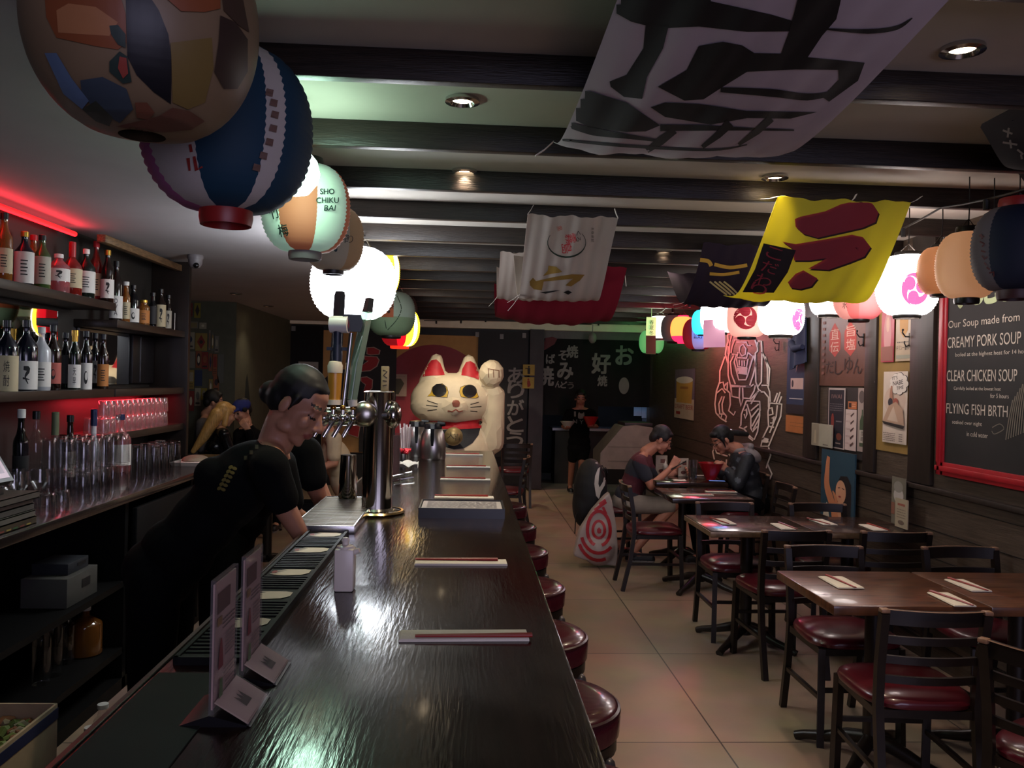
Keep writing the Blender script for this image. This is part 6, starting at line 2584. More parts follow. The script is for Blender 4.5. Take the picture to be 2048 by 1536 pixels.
for i, (x0, x1, y0, y1) in enumerate(((1268, 1283, 802, 832), (1284, 1300, 802, 836), (1284, 1300, 746, 772))):
    fr, w_, h_ = onend(x0, x1, y0, y1, YE + .3)
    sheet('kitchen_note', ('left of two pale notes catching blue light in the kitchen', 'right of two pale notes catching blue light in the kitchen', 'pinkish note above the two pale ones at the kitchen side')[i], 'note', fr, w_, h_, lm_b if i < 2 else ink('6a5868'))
lamp('kitchen_glow', 'POINT', (2.45, 12.4, 1.75), 3, (.5, .7, 1), .1)
g = G(mat('screen_blue', '3a5a9a', .4, emit='3a60b0', es=.25))
g.box((0, 0, 0), (.10, .02, .08))
o = g.out('kitchen_display')
o.location = P(1135, 802, Y=13.6)
tag(o, 'small dim blue display in the dark kitchen', 'display')
t = thing('kitchen_counter', 'steel counter with stacked bowls behind the doorway curtains', 'counter', (2.0, 13.2, 0))
g = G(m_steel)
g.box((0, 0, .86), (1.3, .6, .04))
g.out('worktop', t)
g = G(m_dark)
g.box((0, 0, .42), (1.2, .5, .84))
g.out('base', t)

# posters on the olive block at the far left
PB = 'small posters covering the olive wall block'
pal = ['6e2620', '7c6a34', '6a665c', '26304a', '74442a', '52524a', '86806e', '2e2428']
random.seed(5)
ORD = ('first', 'second', 'third', 'fourth', 'fifth', 'sixth', 'seventh', 'eighth', 'ninth', 'tenth')
spots = [(374, 385, 606, 633, 'r', 'red'), (389, 401, 606, 636, 'y', 'yellow'), (366, 378, 631, 660, 2, 'grey'), (381, 396, 643, 657, 2, 'grey'), (399, 413, 645, 658, 6, 'cream'),
         (367, 389, 664, 698, 6, 'cream'), (391, 414, 666, 702, 1, 'gold'), (367, 378, 702, 735, 6, 'white and red'), (380, 390, 703, 736, 2, 'grey'), (392, 403, 702, 736, 4, 'orange and blue'), (404, 416, 704, 738, 0, 'red and orange'),
         (361, 374, 742, 792, 3, 'blue'), (376, 388, 740, 778, 1, 'amber'), (390, 404, 740, 772, 3, 'dark blue'), (376, 388, 782, 822, 0, 'red oval'), (390, 401, 776, 812, 6, 'cream'), (402, 414, 776, 800, 'y', 'yellow'), (361, 373, 795, 828, 6, 'cream'),
         (418, 421, 660, 700, 2, 'grey'), (423, 428, 665, 702, 5, 'olive'), (430, 437, 672, 705, 2, 'pale'), (418, 424, 707, 742, 4, 'brown'), (426, 434, 708, 752, 4, 'orange'), (436, 447, 708, 766, 5, 'tall olive'), (418, 425, 758, 788, 1, 'amber'), (427, 438, 752, 782, 4, 'orange')]
for i, (x0, x1, y0, y1, c_, nm) in enumerate(spots):
    col = {'r': '642420', 'y': '746a24'}.get(c_, pal[c_] if not isinstance(c_, str) else '')
    fr, w_, h_ = onend(x0, x1, y0, y1, 9.39)
    a = Art()
    c2 = ink(pal[(i * 5 + 2) % 8])
    k = i % 5
    if k == 0:
        a.ell(0, h_ * .08, w_ * .3, h_ * .22, c2).rect(-w_ * .35, -h_ * .4, w_ * .35, -h_ * .3, ink('2a2422'))
    elif k == 1:
        a.poly([(0, h_ * .4), (w_ * .35, 0), (0, -h_ * .4), (-w_ * .35, 0)], c2).ell(0, 0, w_ * .15, h_ * .1, ink('2a2422'))
    elif k == 2:
        a.rect(-w_ * .35, -h_ * .1, w_ * .35, h_ * .38, c2).lines(-w_ * .35, w_ * .35, -h_ * .2, 3, h_ * .08, h_ * .03, ink('2a2422'))
    elif k == 3:
        for j in range(3):
            a.rect(-w_ * .35 + j * w_ * .26, -h_ * .4, -w_ * .2 + j * w_ * .26, h_ * .35, c2)
    else:
        a.ell(0, 0, w_ * .33, h_ * .38, c2).ell(0, 0, w_ * .2, h_ * .22, ink('b0a890'))
    row = ('top', 'second', 'third', 'fourth', 'bottom')[min(4, int((y0 - 600) / 45))]
    sheet('small_poster', '%s small poster on the olive wall block, %s row, %s' % (nm, row, ORD[sum(1 for s in spots if int((s[2] - 600) / 45) == int((y0 - 600) / 45) and s[0] < x0)] + ' from the left'), 'poster', fr, w_, h_, ink(col), a, group=PB)
random.seed(9)
# fishing-net like drape and box speaker by the olive block
t = thing('dark_umbrella', 'closed dark umbrella shaped drape hanging beside the olive block', 'drape', P(478, 662, Y=9.9))
g = G(mat('drape_dark', '1f2320', .8, tl=.2))
g.lathe([(.16, -1.0), (.12, -.6), (.05, -.1), (.012, 0)], 14, cap=False)
g.out('cloth', t)
g = G(m_wire)
g.cyl((0, 0, -.02), (0, 0, ZL - t.location.z), .005)
g.out('cord', t)

# ================================================================ the cat statue
YC = 10.3
cc = P(913, 905, Y=YC)
t = thing('cat_statue', 'giant white papier-mache beckoning cat with red ears beyond the end of the bar', 'statue', (cc.x, YC, 0))
m_cat = mat('papier_mache', 'c8bda4', .6, var=.08, ns=6, bump=.12, bs=9)
k = YC / F


def cp(x, y, dy=0):
    p = P(x, y, Y=YC + dy)
    return p - t.location


g = G()
g.ell(cp(905, 800), (84 * k, .38, 54 * k), n=32)
g.ell(cp(893, 812, -.06), (72 * k, .34, 40 * k), n=32)
g.ell(cp(906, 812, -.30), (30 * k, .14, 20 * k), n=20)
g.ell(cp(906, 806, -.40), (8 * k, .05, 7 * k), n=12)
g.ell(cp(915, 905, .06), (75 * k, .42, 75 * k), n=32)
g.ell(cp(915, 950, .06), (85 * k, .5, 70 * k), n=32)
for s, x, y, tx, ty in ((0, 868, 757, 873, 720), (1, 938, 760, 938, 722)):
    g.caps(cp(x, y, -.02), cp(tx, ty, .02), 27 * k, 13 * k, 16)
    g.caps(cp(x + (14 if s else -12), y + 6, -.02), cp(tx, ty, .02), 18 * k, 10 * k, 14)
g.caps(cp(985, 885, -.05), cp(990, 790, -.12), 23 * k, 20 * k, 20)
g.caps(cp(970, 890, -.02), cp(988, 850, -.08), 26 * k, 22 * k, 20)
g.ell(cp(983, 747, -.20), (25 * k, .15, 27 * k), n=24)
body = remesh(g, 'body', t, [m_cat], .022, 3)
# facets of the paper
md = body.modifiers.new('d', 'DECIMATE')
md.ratio = .045
dg = bpy.context.evaluated_depsgraph_get()
me = bpy.data.meshes.new_from_object(body.evaluated_get(dg))
body.modifiers.clear()
body.data = me
me.polygons.foreach_set('use_smooth', [True] * len(me.polygons))
me.set_sharp_from_angle(angle=R(16))
tr_ = BVHTree.FromPolygons([t.location + v.co for v in me.vertices], [list(p.vertices) for p in me.polygons])
f0 = eyecast(tr_)


def fcat(u, v):
    r = f0(u, v)
    return None if r is None else (r[0] - t.location, (r[1] + V((0, -1, 0))).normalized())


q = cr(740, 640, 5.12)


def catpart(name, fn, *mats, label=None, lift=.004):
    a = Art()
    fn(a)
    g = G(*mats)
    g.art(a, fcat, lift, .003, (3.5, 3.5))
    o = g.out(name, t)
    if label:
        o['label'] = label


kb, ky, kr = mat('cat_black', '15161a', .35), mat('cat_yellow', 'b8982e', .5), mat('cat_red', 'a8202c', .55, var=.1, ns=20)
catpart('ear_lining', lambda a: a.poly(q((538, 580), (545, 540), (580, 470), (630, 410), (680, 403), (720, 440), (760, 540), (765, 562), (700, 568), (620, 570)), 0), kr)
catpart('ear_lining', lambda a: a.poly(q((935, 565), (945, 500), (985, 430), (1030, 420), (1080, 450), (1110, 530), (1117, 612), (1060, 590), (990, 572)), 0), kr)
for xs in (((590, 782), (625, 745), (640, 690), (680, 660), (740, 655), (785, 690), (800, 740), (790, 790), (700, 785), (630, 775)), ((918, 735), (930, 690), (975, 672), (1040, 680), (1085, 720), (1110, 785), (1080, 800), (1000, 795), (935, 785))):
    cx = sum(p[0] for p in xs) / len(xs)
    cy = sum(p[1] for p in xs) / len(xs)
    catpart('eye', lambda a: a.poly(q(*[(cx + (x - cx) * 1.05, cy + (y - cy) * 1.07) for x, y in xs]), 1).poly(q(*xs), 0).ell(*q((cx + 12, cy - 12))[0], 14.5, 13, 1, n=32), ky, kb)
catpart('nose', lambda a: a.poly(q((840, 850), (850, 825), (880, 818), (910, 825), (922, 848), (915, 885), (880, 892), (850, 885)), 0), mat('cat_nose', '7a4638', .5), lift=.008)
catpart('mouth', lambda a: a.stroke(q((795, 930), (840, 940), (880, 915), (910, 940), (950, 930)), 2.2, 0).poly(q((832, 955), (880, 935), (915, 955), (912, 970), (835, 970)), 1), mat('cat_lip', '9a4a40', .5), mat('cat_teeth', 'd0c8b8', .5), lift=.008)
for p0, p1 in (((585, 825), (695, 862)), ((575, 872), (692, 886)), ((588, 928), (685, 917)), ((1115, 842), (1028, 865)), ((1142, 885), (1028, 895)), ((1100, 938), (1028, 932))):
    catpart('whisker', lambda a: a.stroke(q(p0, p1), 1.5, 0), kb)
catpart('collar', lambda a: a.poly(q((540, 1035), (700, 1035), (880, 1050), (1020, 1030), (1145, 1015), (1140, 1105), (1000, 1115), (850, 1120), (700, 1110), (600, 1080)), 0), kr, lift=.012)
catpart('bib', lambda a: a.poly(q((700, 1125), (1130, 1105), (1110, 1180), (1050, 1260), (960, 1315), (860, 1325), (770, 1300), (720, 1240)), 0), mat('cat_bib', '1a2028', .6), lift=.006)
catpart('claw_mark', lambda a: a.stroke(q((1210, 500), (1215, 590)), 1.2, 0).stroke(q((1262, 510), (1268, 590)), 1.2, 0).stroke(q((1320, 520), (1322, 590)), 1.2, 0).stroke(q((1205, 498), (1325, 518)), 1.2, 0), mat('cat_brown', '6a3a20', .6))
g = G(mat('bell_gold', '8a7a56', .45, .4, var=.15), ink('2a241c'))
bc = cp(907, 873, -.60)
g.ell(bc, (17.5 * k, .10, 17.5 * k), n=32)
a = Art()
a.text('大', -.03, .02, .08, 1, .09).text('吉', .05, .0, .08, 1, .07)
g.art(a, lambda u, v: (bc + V((u, -.10 * math.sqrt(max(.05, 1 - (u * u + v * v) / (17.5 * k)**2)), v)), V((0, -1, 0))), .003, 0)
g.out('bell', t)
# added spot lamp with no fixture, to brighten the cat
lamp('cat_fill_spot', 'SPOT', (-.25, 8.1, 2.45), 60, (1, .86, .66), .05, (cc.x, 10.1, 1.2), R(50), .6)
# ================================================================ people
def frame(f, u):
    f = V(f).normalized()
    u = V(u)
    u = (u - f * u.dot(f)).normalized()
    s = f.cross(u)          # to the figure's right
    return s, f, u, M((s, f, u)).transposed()


def add_hand(g, w, d, pn, th, curl=.5, sc=1.0, gap=0):
    """palm from wrist w along d, palm facing pn, thumb on the th side"""
    d = V(d).normalized()
    pn = V(pn)
    pn = (pn - d * pn.dot(d)).normalized()
    s = d.cross(pn)
    if s.dot(V(th)) < 0:
        s = -s
    for off, ln in ((.030, .072), (.010, .082), (-.011, .076), (-.030, .060)):
        k = w + (d * .088 + s * off) * sc
        g.caps(w + s * off * .5 * sc, k, .0155 * sc, .0115 * sc, 8)
        p, dd = k, (d + s * off * 2.2).normalized()
        for seg, c_ in ((.45, .8), (.31, 1.1), (.24, .8)):
            a_ = curl * c_
            ax = dd.cross(pn).normalized()
            dd = (Q(ax, a_) @ dd).normalized()
            q_ = p + dd * ln * seg * sc
            g.caps(p, q_, .0092 * sc, .0080 * sc, 8)
            p = q_
    b = w + (d * .028 + s * .026 + pn * .006) * sc
    k = b + (d * .6 + s * .7 + pn * .35).normalized() * .036 * sc
    e = k + (d * .9 + s * .2 + pn * (.3 + .5 * curl)).normalized() * .032 * sc
    g.caps(w + s * .012 * sc, b, .015 * sc, .013 * sc, 8)
    g.caps(b, k, .0125 * sc, .0105 * sc, 8)
    g.caps(k, e, .0100 * sc, .0085 * sc, 8)


def add_head(g, c, f, u, sc=1.0):
    s, f, u, Rm = frame(f, u)
    A = lambda a, b, z: c + (s * a + f * b + u * z) * sc
    E_ = lambda p, r: g.ell(p, tuple(x * sc for x in r), None, Rm, 16)
    E_(A(0, -.012, .035), (.074, .094, .088))
    E_(A(0, .030, -.030), (.058, .062, .075))
    E_(A(0, .052, -.088), (.030, .030, .024))
    E_(A(0, .068, -.100), (.017, .016, .014))
    for k in (-1, 1):
        E_(A(k * .034, .058, -.028), (.026, .026, .030))
        E_(A(k * .030, .074, .026), (.026, .012, .010))
        E_(A(k * .031, .072, .004), (.016, .010, .011))
        E_(A(k * .076, -.012, -.012), (.008, .019, .030))
        E_(A(k * .045, .012, -.072), (.016, .030, .022))
        E_(A(k * .010, .096, -.034), (.009, .010, .008))
    g.caps(A(0, .082, .012), A(0, .108, -.028), .008 * sc, .0115 * sc, 8)
    E_(A(0, .088, -.058), (.023, .010, .007))
    E_(A(0, .085, -.069), (.019, .010, .0075))
    return A


def face_fn(c, f, u, sc=1.0, eyes='down'):
    s, f, u, _ = frame(f, u)

    def fn(p, n):
        d = (p - c) / sc
        x, y, z = abs(d.dot(s)), d.dot(f), d.dot(u)
        if y > .045 and x < .06 and -.12 < z < .06:
            if .012 < x < .052 and abs(z - .034 - .05 * (.03 - abs(x - .03))) < .0045:
                return 1
            if eyes == 'down':
                if abs(x - .031) < .014 and abs(z + .003) < .0042:
                    return 1
            elif ((x - .031) / .013)**2 + ((z - .003) / .007)**2 < 1:
                return 1
            if y > .075 and ((x) / .024)**2 + ((z + .063) / .013)**2 < 1:
                return 2
        return 0
    return fn


sk_mats = {}


def skin(h):
    return mat('skin_' + h, h, .5, var=.06, ns=20)


def cloth_blob(t, name, m, fill, vox=.012, sm=4, mfn=None, mats=None):
    g = G()
    fill(g)
    return remesh(g, name, t, mats or [m], vox, sm, mfn)


def figure(name, label, J, tone, hair, shirt, pants, shoes, vox=.007, sl=.5, eyes='down', sc=1.0, girth=1.0, hairfn=None, legs=1.0, hands=None, shirt_mfn=None, shirt_mats=None, hemlen=0, female=False):
    base = V((J['pel'].x, J['pel'].y, 0))
    t = thing(name, label, 'person', base)
    L = {k: (V(v) - base if k not in ('hf', 'hu') else V(v)) for k, v in J.items()}
    g = G()
    hd, hf, hu = L['head'], L['hf'], L['hu']
    s, f, u, Rm = frame(hf, hu)
    add_head(g, hd, hf, hu, sc)
    nk = hd - u * .075 * sc - f * .02 * sc
    g.caps(L['neck'], nk, .060 * sc, .052 * sc, 14)
    ax = (L['neck'] - L['pel']).normalized()
    sh = (L['shR'] - L['shL'])
    sd = sh.normalized()
    fr_ = sd.cross(ax).normalized()
    Rt = M((sd, fr_, ax)).transposed()
    gw = girth
    g.ell(L['pel'], (.155 * gw, .115 * gw, .12), None, Rt)
    g.ell(L['pel'].lerp(L['neck'], .62), (.150 * gw, .105 * gw, .19), None, Rt)
    g.ell(L['pel'].lerp(L['neck'], .34), (.130 * gw, .095 * gw, .17), None, Rt)
    for k in 'LR':
        g.caps(L['neck'].lerp(L['pel'], .06), L['sh' + k], .050, .052, 12)
        g.caps(L['sh' + k], L['el' + k], .047 * gw, .038 * gw, 12)
        g.caps(L['el' + k], L['wr' + k], .038 * gw, .026 * gw, 12)
        d, pn, th, curl = hands[k]
        add_hand(g, L['wr' + k], d, pn, th, curl, sc)
        g.caps(L['hip' + k], L['kn' + k], .078 * gw, .056 * gw, 12)
        g.caps(L['kn' + k], L['an' + k], .054 * gw, .036, 12)
        td = L['toe' + k]
        g.caps(L['an' + k] - V((0, 0, .02)), td, .036, .028, 10)
    remesh(g, 'body', t, [skin(tone), mat('face_dark', '17100e', .6), mat('lips_' + tone, '8a4a40', .5)], vox, 3, face_fn(hd, hf, hu, sc, eyes))

    def fs(g):
        g.ell(L['pel'].lerp(L['neck'], .62), (.168 * gw, .122 * gw, .20), None, Rt)
        g.ell(L['pel'].lerp(L['neck'], .36), (.152 * gw, .115 * gw, .18), None, Rt)
        g.ell(L['pel'].lerp(L['neck'], .12) - ax * hemlen, (.165 * gw, .128 * gw, .13), None, Rt)
        if female:
            for k in (-1, 1):
                g.ell(L['pel'].lerp(L['neck'], .62) + fr_ * .075 + sd * .065 * k, .062)
        for k in 'LR':
            g.caps(L['neck'].lerp(L['pel'], .12), L['sh' + k], .060, .064, 12)
            a_, b_, c_ = L['sh' + k], L['el' + k], L['wr' + k]
            e = a_.lerp(b_, min(1, sl * 2))
            g.caps(a_, e, .064 * gw, .058 * gw, 12)
            if sl > .5:
                g.caps(b_, b_.lerp(c_, (sl - .5) * 2), .056 * gw, .046 * gw, 12)
    cloth_blob(t, 'shirt', shirt, fs, .011, 3, shirt_mfn(L) if shirt_mfn else None, shirt_mats)

    def fp(g):
        g.ell(L['pel'] - ax * .02, (.172 * gw, .132 * gw, .12), None, Rt)
        for k in 'LR':
            a_, b_, c_ = L['hip' + k], L['kn' + k], L['an' + k]
            g.caps(a_, a_.lerp(b_, min(1, legs * 2)), .092 * gw, (.075 if legs <= .5 else .070) * gw, 14)
            if legs > .5:
                g.caps(b_, b_.lerp(c_, (legs - .5) * 2), .068 * gw, .052, 12)
    cloth_blob(t, 'trousers' if legs > .5 else 'shorts', pants, fp, .012, 3)
    for k in 'LR':
        def fsh(g):
            a_, td = L['an' + k], L['toe' + k]
            d = (td - a_)
            d.z = 0
            d = d.normalized() if d.length > 1e-4 else V((0, 1, 0))
            h = V((a_.x, a_.y, td.z)) - d * .03
            g.caps(h, td + d * .02, .040, .036, 12)
            g.caps(h, a_ - V((0, 0, .02)), .042, .042, 12)
            g.caps(h - V((0, 0, .012)), td + d * .02 - V((0, 0, .012)), .042, .040, 12)
        zs = L['toe' + k].z - .022
        cloth_blob(t, 'shoe', shoes, fsh, .008, 2, lambda p, n: 1 if p.z < zs else 0, [shoes, mat('shoe_sole', '8a8480', .6)])
    if hairfn:
        A = lambda a_, b, z: hd + (s * a_ + f * b + u * z) * sc

        def fh(g):
            hairfn(g, A, lambda p, r: g.ell(p, tuple(x * sc for x in r), None, Rm, 16), L)
        cloth_blob(t, 'hair', hair, fh, .007, 3)
    return t, L, (s, f, u, Rm)


m_hair = mat('hair_black', '070606', .6, var=.3, ns=30, stretch=(6, 6, 1))
m_hairbr = mat('hair_dark', '1a1216', .6, var=.3, ns=30)
m_blonde = mat('hair_blonde', 'b08a50', .45, var=.35, ns=14, stretch=(8, 8, 1))
m_tee = mat('tee_black', '070708', .95, var=.2, bump=.2, bs=25, spec=.15)
m_trs = mat('trousers_black', '070709', .9, var=.2, spec=.15)
m_shoe = mat('shoe_black', '141214', .5)


def hair_up(g, A, E_, L):
    E_(A(0, -.024, .048), (.082, .094, .088))
    E_(A(0, -.060, .010), (.072, .060, .075))
    E_(A(0, .030, .084), (.056, .034, .024))
    E_(A(0, -.105, -.015), (.042, .042, .042))
    for k in (-1, 1):
        g.caps(A(k * .076, .012, .03), A(k * .074, .006, -.025), .010, .004, 8)


def hair_short(g, A, E_, L):
    E_(A(0, -.022, .050), (.084, .096, .090))
    E_(A(0, -.070, .000), (.068, .045, .065))
    E_(A(0, .044, .086), (.062, .034, .024))
    for k in (-1, 1):
        E_(A(k * .072, .012, .035), (.016, .035, .040))


# ---- bartender leaning over the taps
Yb = 2.78
J = dict(pel=V((-1.0, 2.82, .95)), neck=P(553, 882, Y=Yb), head=P(597, 812, Y=Yb - .02), hf=(.80, -.22, -.50), hu=(.50, .02, .86),
         shR=P(540, 938, Y=Yb - .17), shL=P(558, 930, Y=Yb + .17), elR=P(572, 1020, Y=Yb - .15), elL=P(585, 1030, Y=Yb + .18),
         wrR=P(612, 1088, Y=Yb - .12), wrL=P(640, 1060, Y=Yb + .30),
         hipR=V((-1.0, 2.73, .92)), hipL=V((-1.0, 2.91, .92)), knR=V((-1.0, 2.72, .50)), knL=V((-1.02, 2.93, .50)), anR=V((-1.05, 2.72, .09)), anL=V((-1.08, 2.94, .09)), toeR=V((-.92, 2.72, .04)), toeL=V((-.95, 2.95, .04)))
t, L, fr3 = figure('person', 'person with dark hair tied up in a black T-shirt bending over the beer taps', J, 'a07058', m_hair, m_tee, m_trs, m_shoe, .0055, .36, hairfn=hair_up, hands=dict(R=(V((.6, 0, -.8)), V((1, 0, .6)), V((0, 1, 0)), .6), L=(V((.7, 0, -.7)), V((0, 0, -1)), V((0, -1, 0)), .5)), girth=.95, female=True)
sh_ = [c for c in t.children if c.name.startswith('shirt')][0]
tr_ = BVHTree.FromPolygons([t.location + v.co for v in sh_.data.vertices], [list(p.vertices) for p in sh_.data.polygons])
f0 = eyecast(tr_)
a = Art()
mu = mat('print_mustard', '5e5220', .8)
q = cr(340, 560, 3.073)
for i in range(6):
    x, y = 385 - i * 14, 1150 + i * 26
    a.ell(*q((x - 12, y))[0], 5, 3.4, mu, R(30)).ell(*q((x + 12, y + 8))[0], 5, 3.4, mu, R(-20))
for i in range(4):
    a.rect(*q((455 + 34 * i, 1105 - 34 * i))[0], *q((475 + 34 * i, 1080 - 34 * i))[0], mat('print_dim', '2e2a14', .8))
g = G()
g.art(a, lambda u, v: (lambda r: None if r is None else (r[0] - t.location, r[1]))(f0(u, v)), .003, .0005, (4, 4))
g.out('shirt_print', t)

# ---- second bartender right behind
Y2 = 3.5
J = dict(pel=V((-1.0, Y2 + .05, .96)), neck=P(592, 870, Y=Y2), head=P(588, 800, Y=Y2 + .05), hf=(.85, .1, -.45), hu=(.45, 0, .88),
         shR=P(612, 905, Y=Y2 - .15), shL=P(600, 895, Y=Y2 + .19), elR=P(628, 968, Y=Y2 - .15), elL=P(635, 970, Y=Y2 + .2),
         wrR=P(646, 1015, Y=Y2 - .10), wrL=P(655, 1005, Y=Y2 + .15),
         hipR=V((-1.0, Y2 - .04, .92)), hipL=V((-1.0, Y2 + .14, .92)), knR=V((-1.0, Y2 - .05, .50)), knL=V((-1.02, Y2 + .15, .5)), anR=V((-1.05, Y2 - .06, .09)), anL=V((-1.06, Y2 + .15, .09)), toeR=V((-.92, Y2 - .06, .04)), toeL=V((-.93, Y2 + .15, .04)))
figure('person', 'second person in black behind the bar, mostly hidden behind the one at the taps', J, '9a6650', m_hair, m_tee, m_trs, m_shoe, .007, .40, hairfn=hair_short, hands=dict(R=(V((.4, -.1, -.9)), V((1, 0, .3)), V((0, 1, 0)), .6), L=(V((.5, 0, -.9)), V((1, 0, 0)), V((0, -1, 0)), .5)), girth=1.05)

# ---- guest in a cream shirt beyond the bar, facing left
Y3 = 6.9
J = dict(pel=V((-.92, Y3, .50)), neck=P(655, 862, Y=Y3), head=P(630, 826, Y=Y3), hf=(-.9, -.1, -.35), hu=(-.3, 0, .95),
         shL=P(668, 878, Y=Y3 - .19), shR=P(660, 872, Y=Y3 + .19), elL=P(668, 925, Y=Y3 - .2), elR=P(650, 930, Y=Y3 + .2),
         wrL=P(662, 938, Y=Y3 - .28), wrR=P(640, 940, Y=Y3 + .1),
         hipL=V((-.93, Y3 - .09, .48)), hipR=V((-.93, Y3 + .09, .48)), knL=V((-1.35, Y3 - .11, .50)), knR=V((-1.35, Y3 + .11, .50)), anL=V((-1.30, Y3 - .11, .09)), anR=V((-1.30, Y3 + .11, .09)), toeL=V((-1.43, Y3 - .11, .04)), toeR=V((-1.43, Y3 + .11, .04)))
J['wrL'] = P(648, 934, Y=Y3 - .22)
figure('person', 'person in a cream shirt hunched at a table beyond the bar, facing left', J, 'a8745c', m_hairbr, mat('shirt_cream', 'a8957a', .8, bump=.15, bs=12), m_trs, m_shoe, .008, .36, hairfn=hair_short, hands=dict(L=(V((-.9, -.1, -.1)), V((0, 0, -1)), V((0, 1, 0)), .4), R=(V((-1, 0, -.1)), V((0, 0, -1)), V((0, -1, 0)), .4)))
chair(-.90, 6.9, R(86), 'chair under the guest in the cream shirt')
make_table(-1.95, -1.30, 6.6, 7.25, 'dark table before the guest in the cream shirt', m_top3, GTB)

# ---- three guests at the far left
Y4 = 8.7


def hair_long(g, A, E_, L):
    E_(A(0, -.022, .045), (.086, .098, .090))
    E_(A(0, -.065, .000), (.080, .060, .085))
    for k in (-1, 1):
        g.caps(A(k * .070, -.010, .03), A(k * .075, .0, -.10), .028, .030, 10)
    g.caps(A(.02, -.085, -.02), A(.0, -.14, -.26), .072, .055, 12)
    g.caps(A(.0, -.14, -.26), A(-.02, -.20, -.44), .055, .025, 12)
    E_(A(0, .052, .085), (.060, .036, .030))


J = dict(pel=V((-2.52, Y4, .50)), neck=P(440, 850, Y=Y4), head=P(450, 829, Y=Y4), hf=(.80, .55, -.25), hu=(.2, .1, .95),
         shR=P(448, 868, Y=Y4 - .17), shL=P(428, 866, Y=Y4 + .15), elR=P(462, 905, Y=Y4 - .12), elL=P(440, 910, Y=Y4 + .2), wrR=P(480, 895, Y=Y4 + .1), wrL=P(478, 900, Y=Y4 + .3),
         hipR=V((-2.52, Y4 - .09, .48)), hipL=V((-2.52, Y4 + .09, .48)), knR=V((-2.44, Y4 - .42, .50)), knL=V((-2.28, Y4 - .32, .5)), anR=V((-2.44, Y4 - .40, .09)), anL=V((-2.28, Y4 - .30, .09)), toeR=V((-2.38, Y4 - .52, .04)), toeL=V((-2.22, Y4 - .42, .04)))
m_lea = mat('leather_black', '0e0f11', .25, var=.2, bump=.4, bs=14)
hs = dict(R=(V((.7, .3, .2)), V((0, 0, -1)), V((0, 1, 0)), .4), L=(V((.8, .1, 0)), V((0, 0, -1)), V((0, -1, 0)), .4))
figure('person', 'person with long blonde hair in a black leather jacket, far left', J, 'b08468', m_blonde, m_lea, m_trs, m_shoe, .009, .95, hairfn=hair_long, hands=hs, girth=.9, female=True)
Y5 = 9.0
J = dict(pel=V((-2.78, Y5, .52)), neck=P(413, 828, Y=Y5), head=P(428, 804, Y=Y5), hf=(.85, .35, -.1), hu=(.1, 0, .99),
         shR=P(404, 848, Y=Y5 - .17), shL=P(410, 842, Y=Y5 + .19), elR=P(402, 895, Y=Y5 - .2), elL=P(425, 895, Y=Y5 + .22), wrR=P(432, 905, Y=Y5 - .05), wrL=P(446, 900, Y=Y5 + .2),
         hipR=V((-2.78, Y5 - .09, .5)), hipL=V((-2.78, Y5 + .09, .5)), knR=V((-3.0, Y5 - .38, .5)), knL=V((-2.82, Y5 - .40, .5)), anR=V((-3.0, Y5 - .38, .09)), anL=V((-2.82, Y5 - .4, .09)), toeR=V((-3.0, Y5 - .5, .04)), toeL=V((-2.82, Y5 - .52, .04)))
figure('person', 'person with short dark hair in a grey shirt behind the blonde one', J, 'a87a64', m_hair, mat('shirt_grey', '4a4648', .85, bump=.2, bs=12), m_trs, m_shoe, .009, .5, hairfn=hair_short, hands=hs)
Y6 = 8.95
J = dict(pel=V((-2.08, Y6 + .1, .52)), neck=P(492, 845, Y=Y6), head=P(484, 822, Y=Y6), hf=(-.55, -.75, -.35), hu=(-.1, -.2, .95),
         shR=P(478, 868, Y=Y6 + .02), shL=P(508, 870, Y=Y6 + .02), elR=P(478, 905, Y=Y6 - .12), elL=P(508, 905, Y=Y6 - .1), wrR=P(470, 900, Y=Y6 - .25), wrL=P(497, 860, Y=Y6 - .17),
         hipR=V((-2.17, Y6 + .08, .5)), hipL=V((-1.99, Y6 + .08, .5)), knR=V((-2.14, Y6 - .3, .5)), knL=V((-1.94, Y6 - .32, .5)), anR=V((-2.14, Y6 - .28, .09)), anL=V((-1.94, Y6 - .3, .09)), toeR=V((-2.15, Y6 - .4, .04)), toeL=V((-1.94, Y6 - .42, .04)))
hs2 = dict(R=(V((-.6, -.6, .1)), V((0, 0, -1)), V((0, 1, 0)), .4), L=(V((-.6, -.1, .75)), V((-.2, .8, .2)), V((0, .2, 1)), .7))
t, L, (s, f, u, Rm) = figure('person', 'person in a blue cap resting the chin on one hand', J, 'b08068', m_hair, m_tee, m_trs, m_shoe, .008, .95, eyes='open', hairfn=hair_short, hands=hs2)
g = G()
hd = L['head']
g.ell(hd + u * .058 - f * .012, (.090, .104, .078), None, Rm)
g.caps(hd + f * .08 + u * .052 + s * .04, hd + f * .145 + u * .036 + s * .025, .014, .008)
g.caps(hd + f * .08 + u * .052 - s * .04, hd + f * .145 + u * .036 - s * .025, .014, .008)
g.caps(hd + f * .09 + u * .054, hd + f * .16 + u * .036, .018, .008)
g.caps(hd + f * .14 + u * .036 + s * .03, hd + f * .14 + u * .036 - s * .03, .009, .009)
remesh(g, 'cap', t, [mat('cap_cloth', '1c2668', .8, var=.1)], .007, 2)
chair(-2.52, 8.68, R(-142), 'chair under the blonde guest')
chair(-2.80, 8.98, R(172), 'chair under the guest in grey')
chair(-2.07, 9.06, R(176), 'chair under the guest with the blue cap')
make_table(-2.45, -1.80, 8.2, 8.62, 'dark table at the far left where three guests sit', m_top3, GTB)

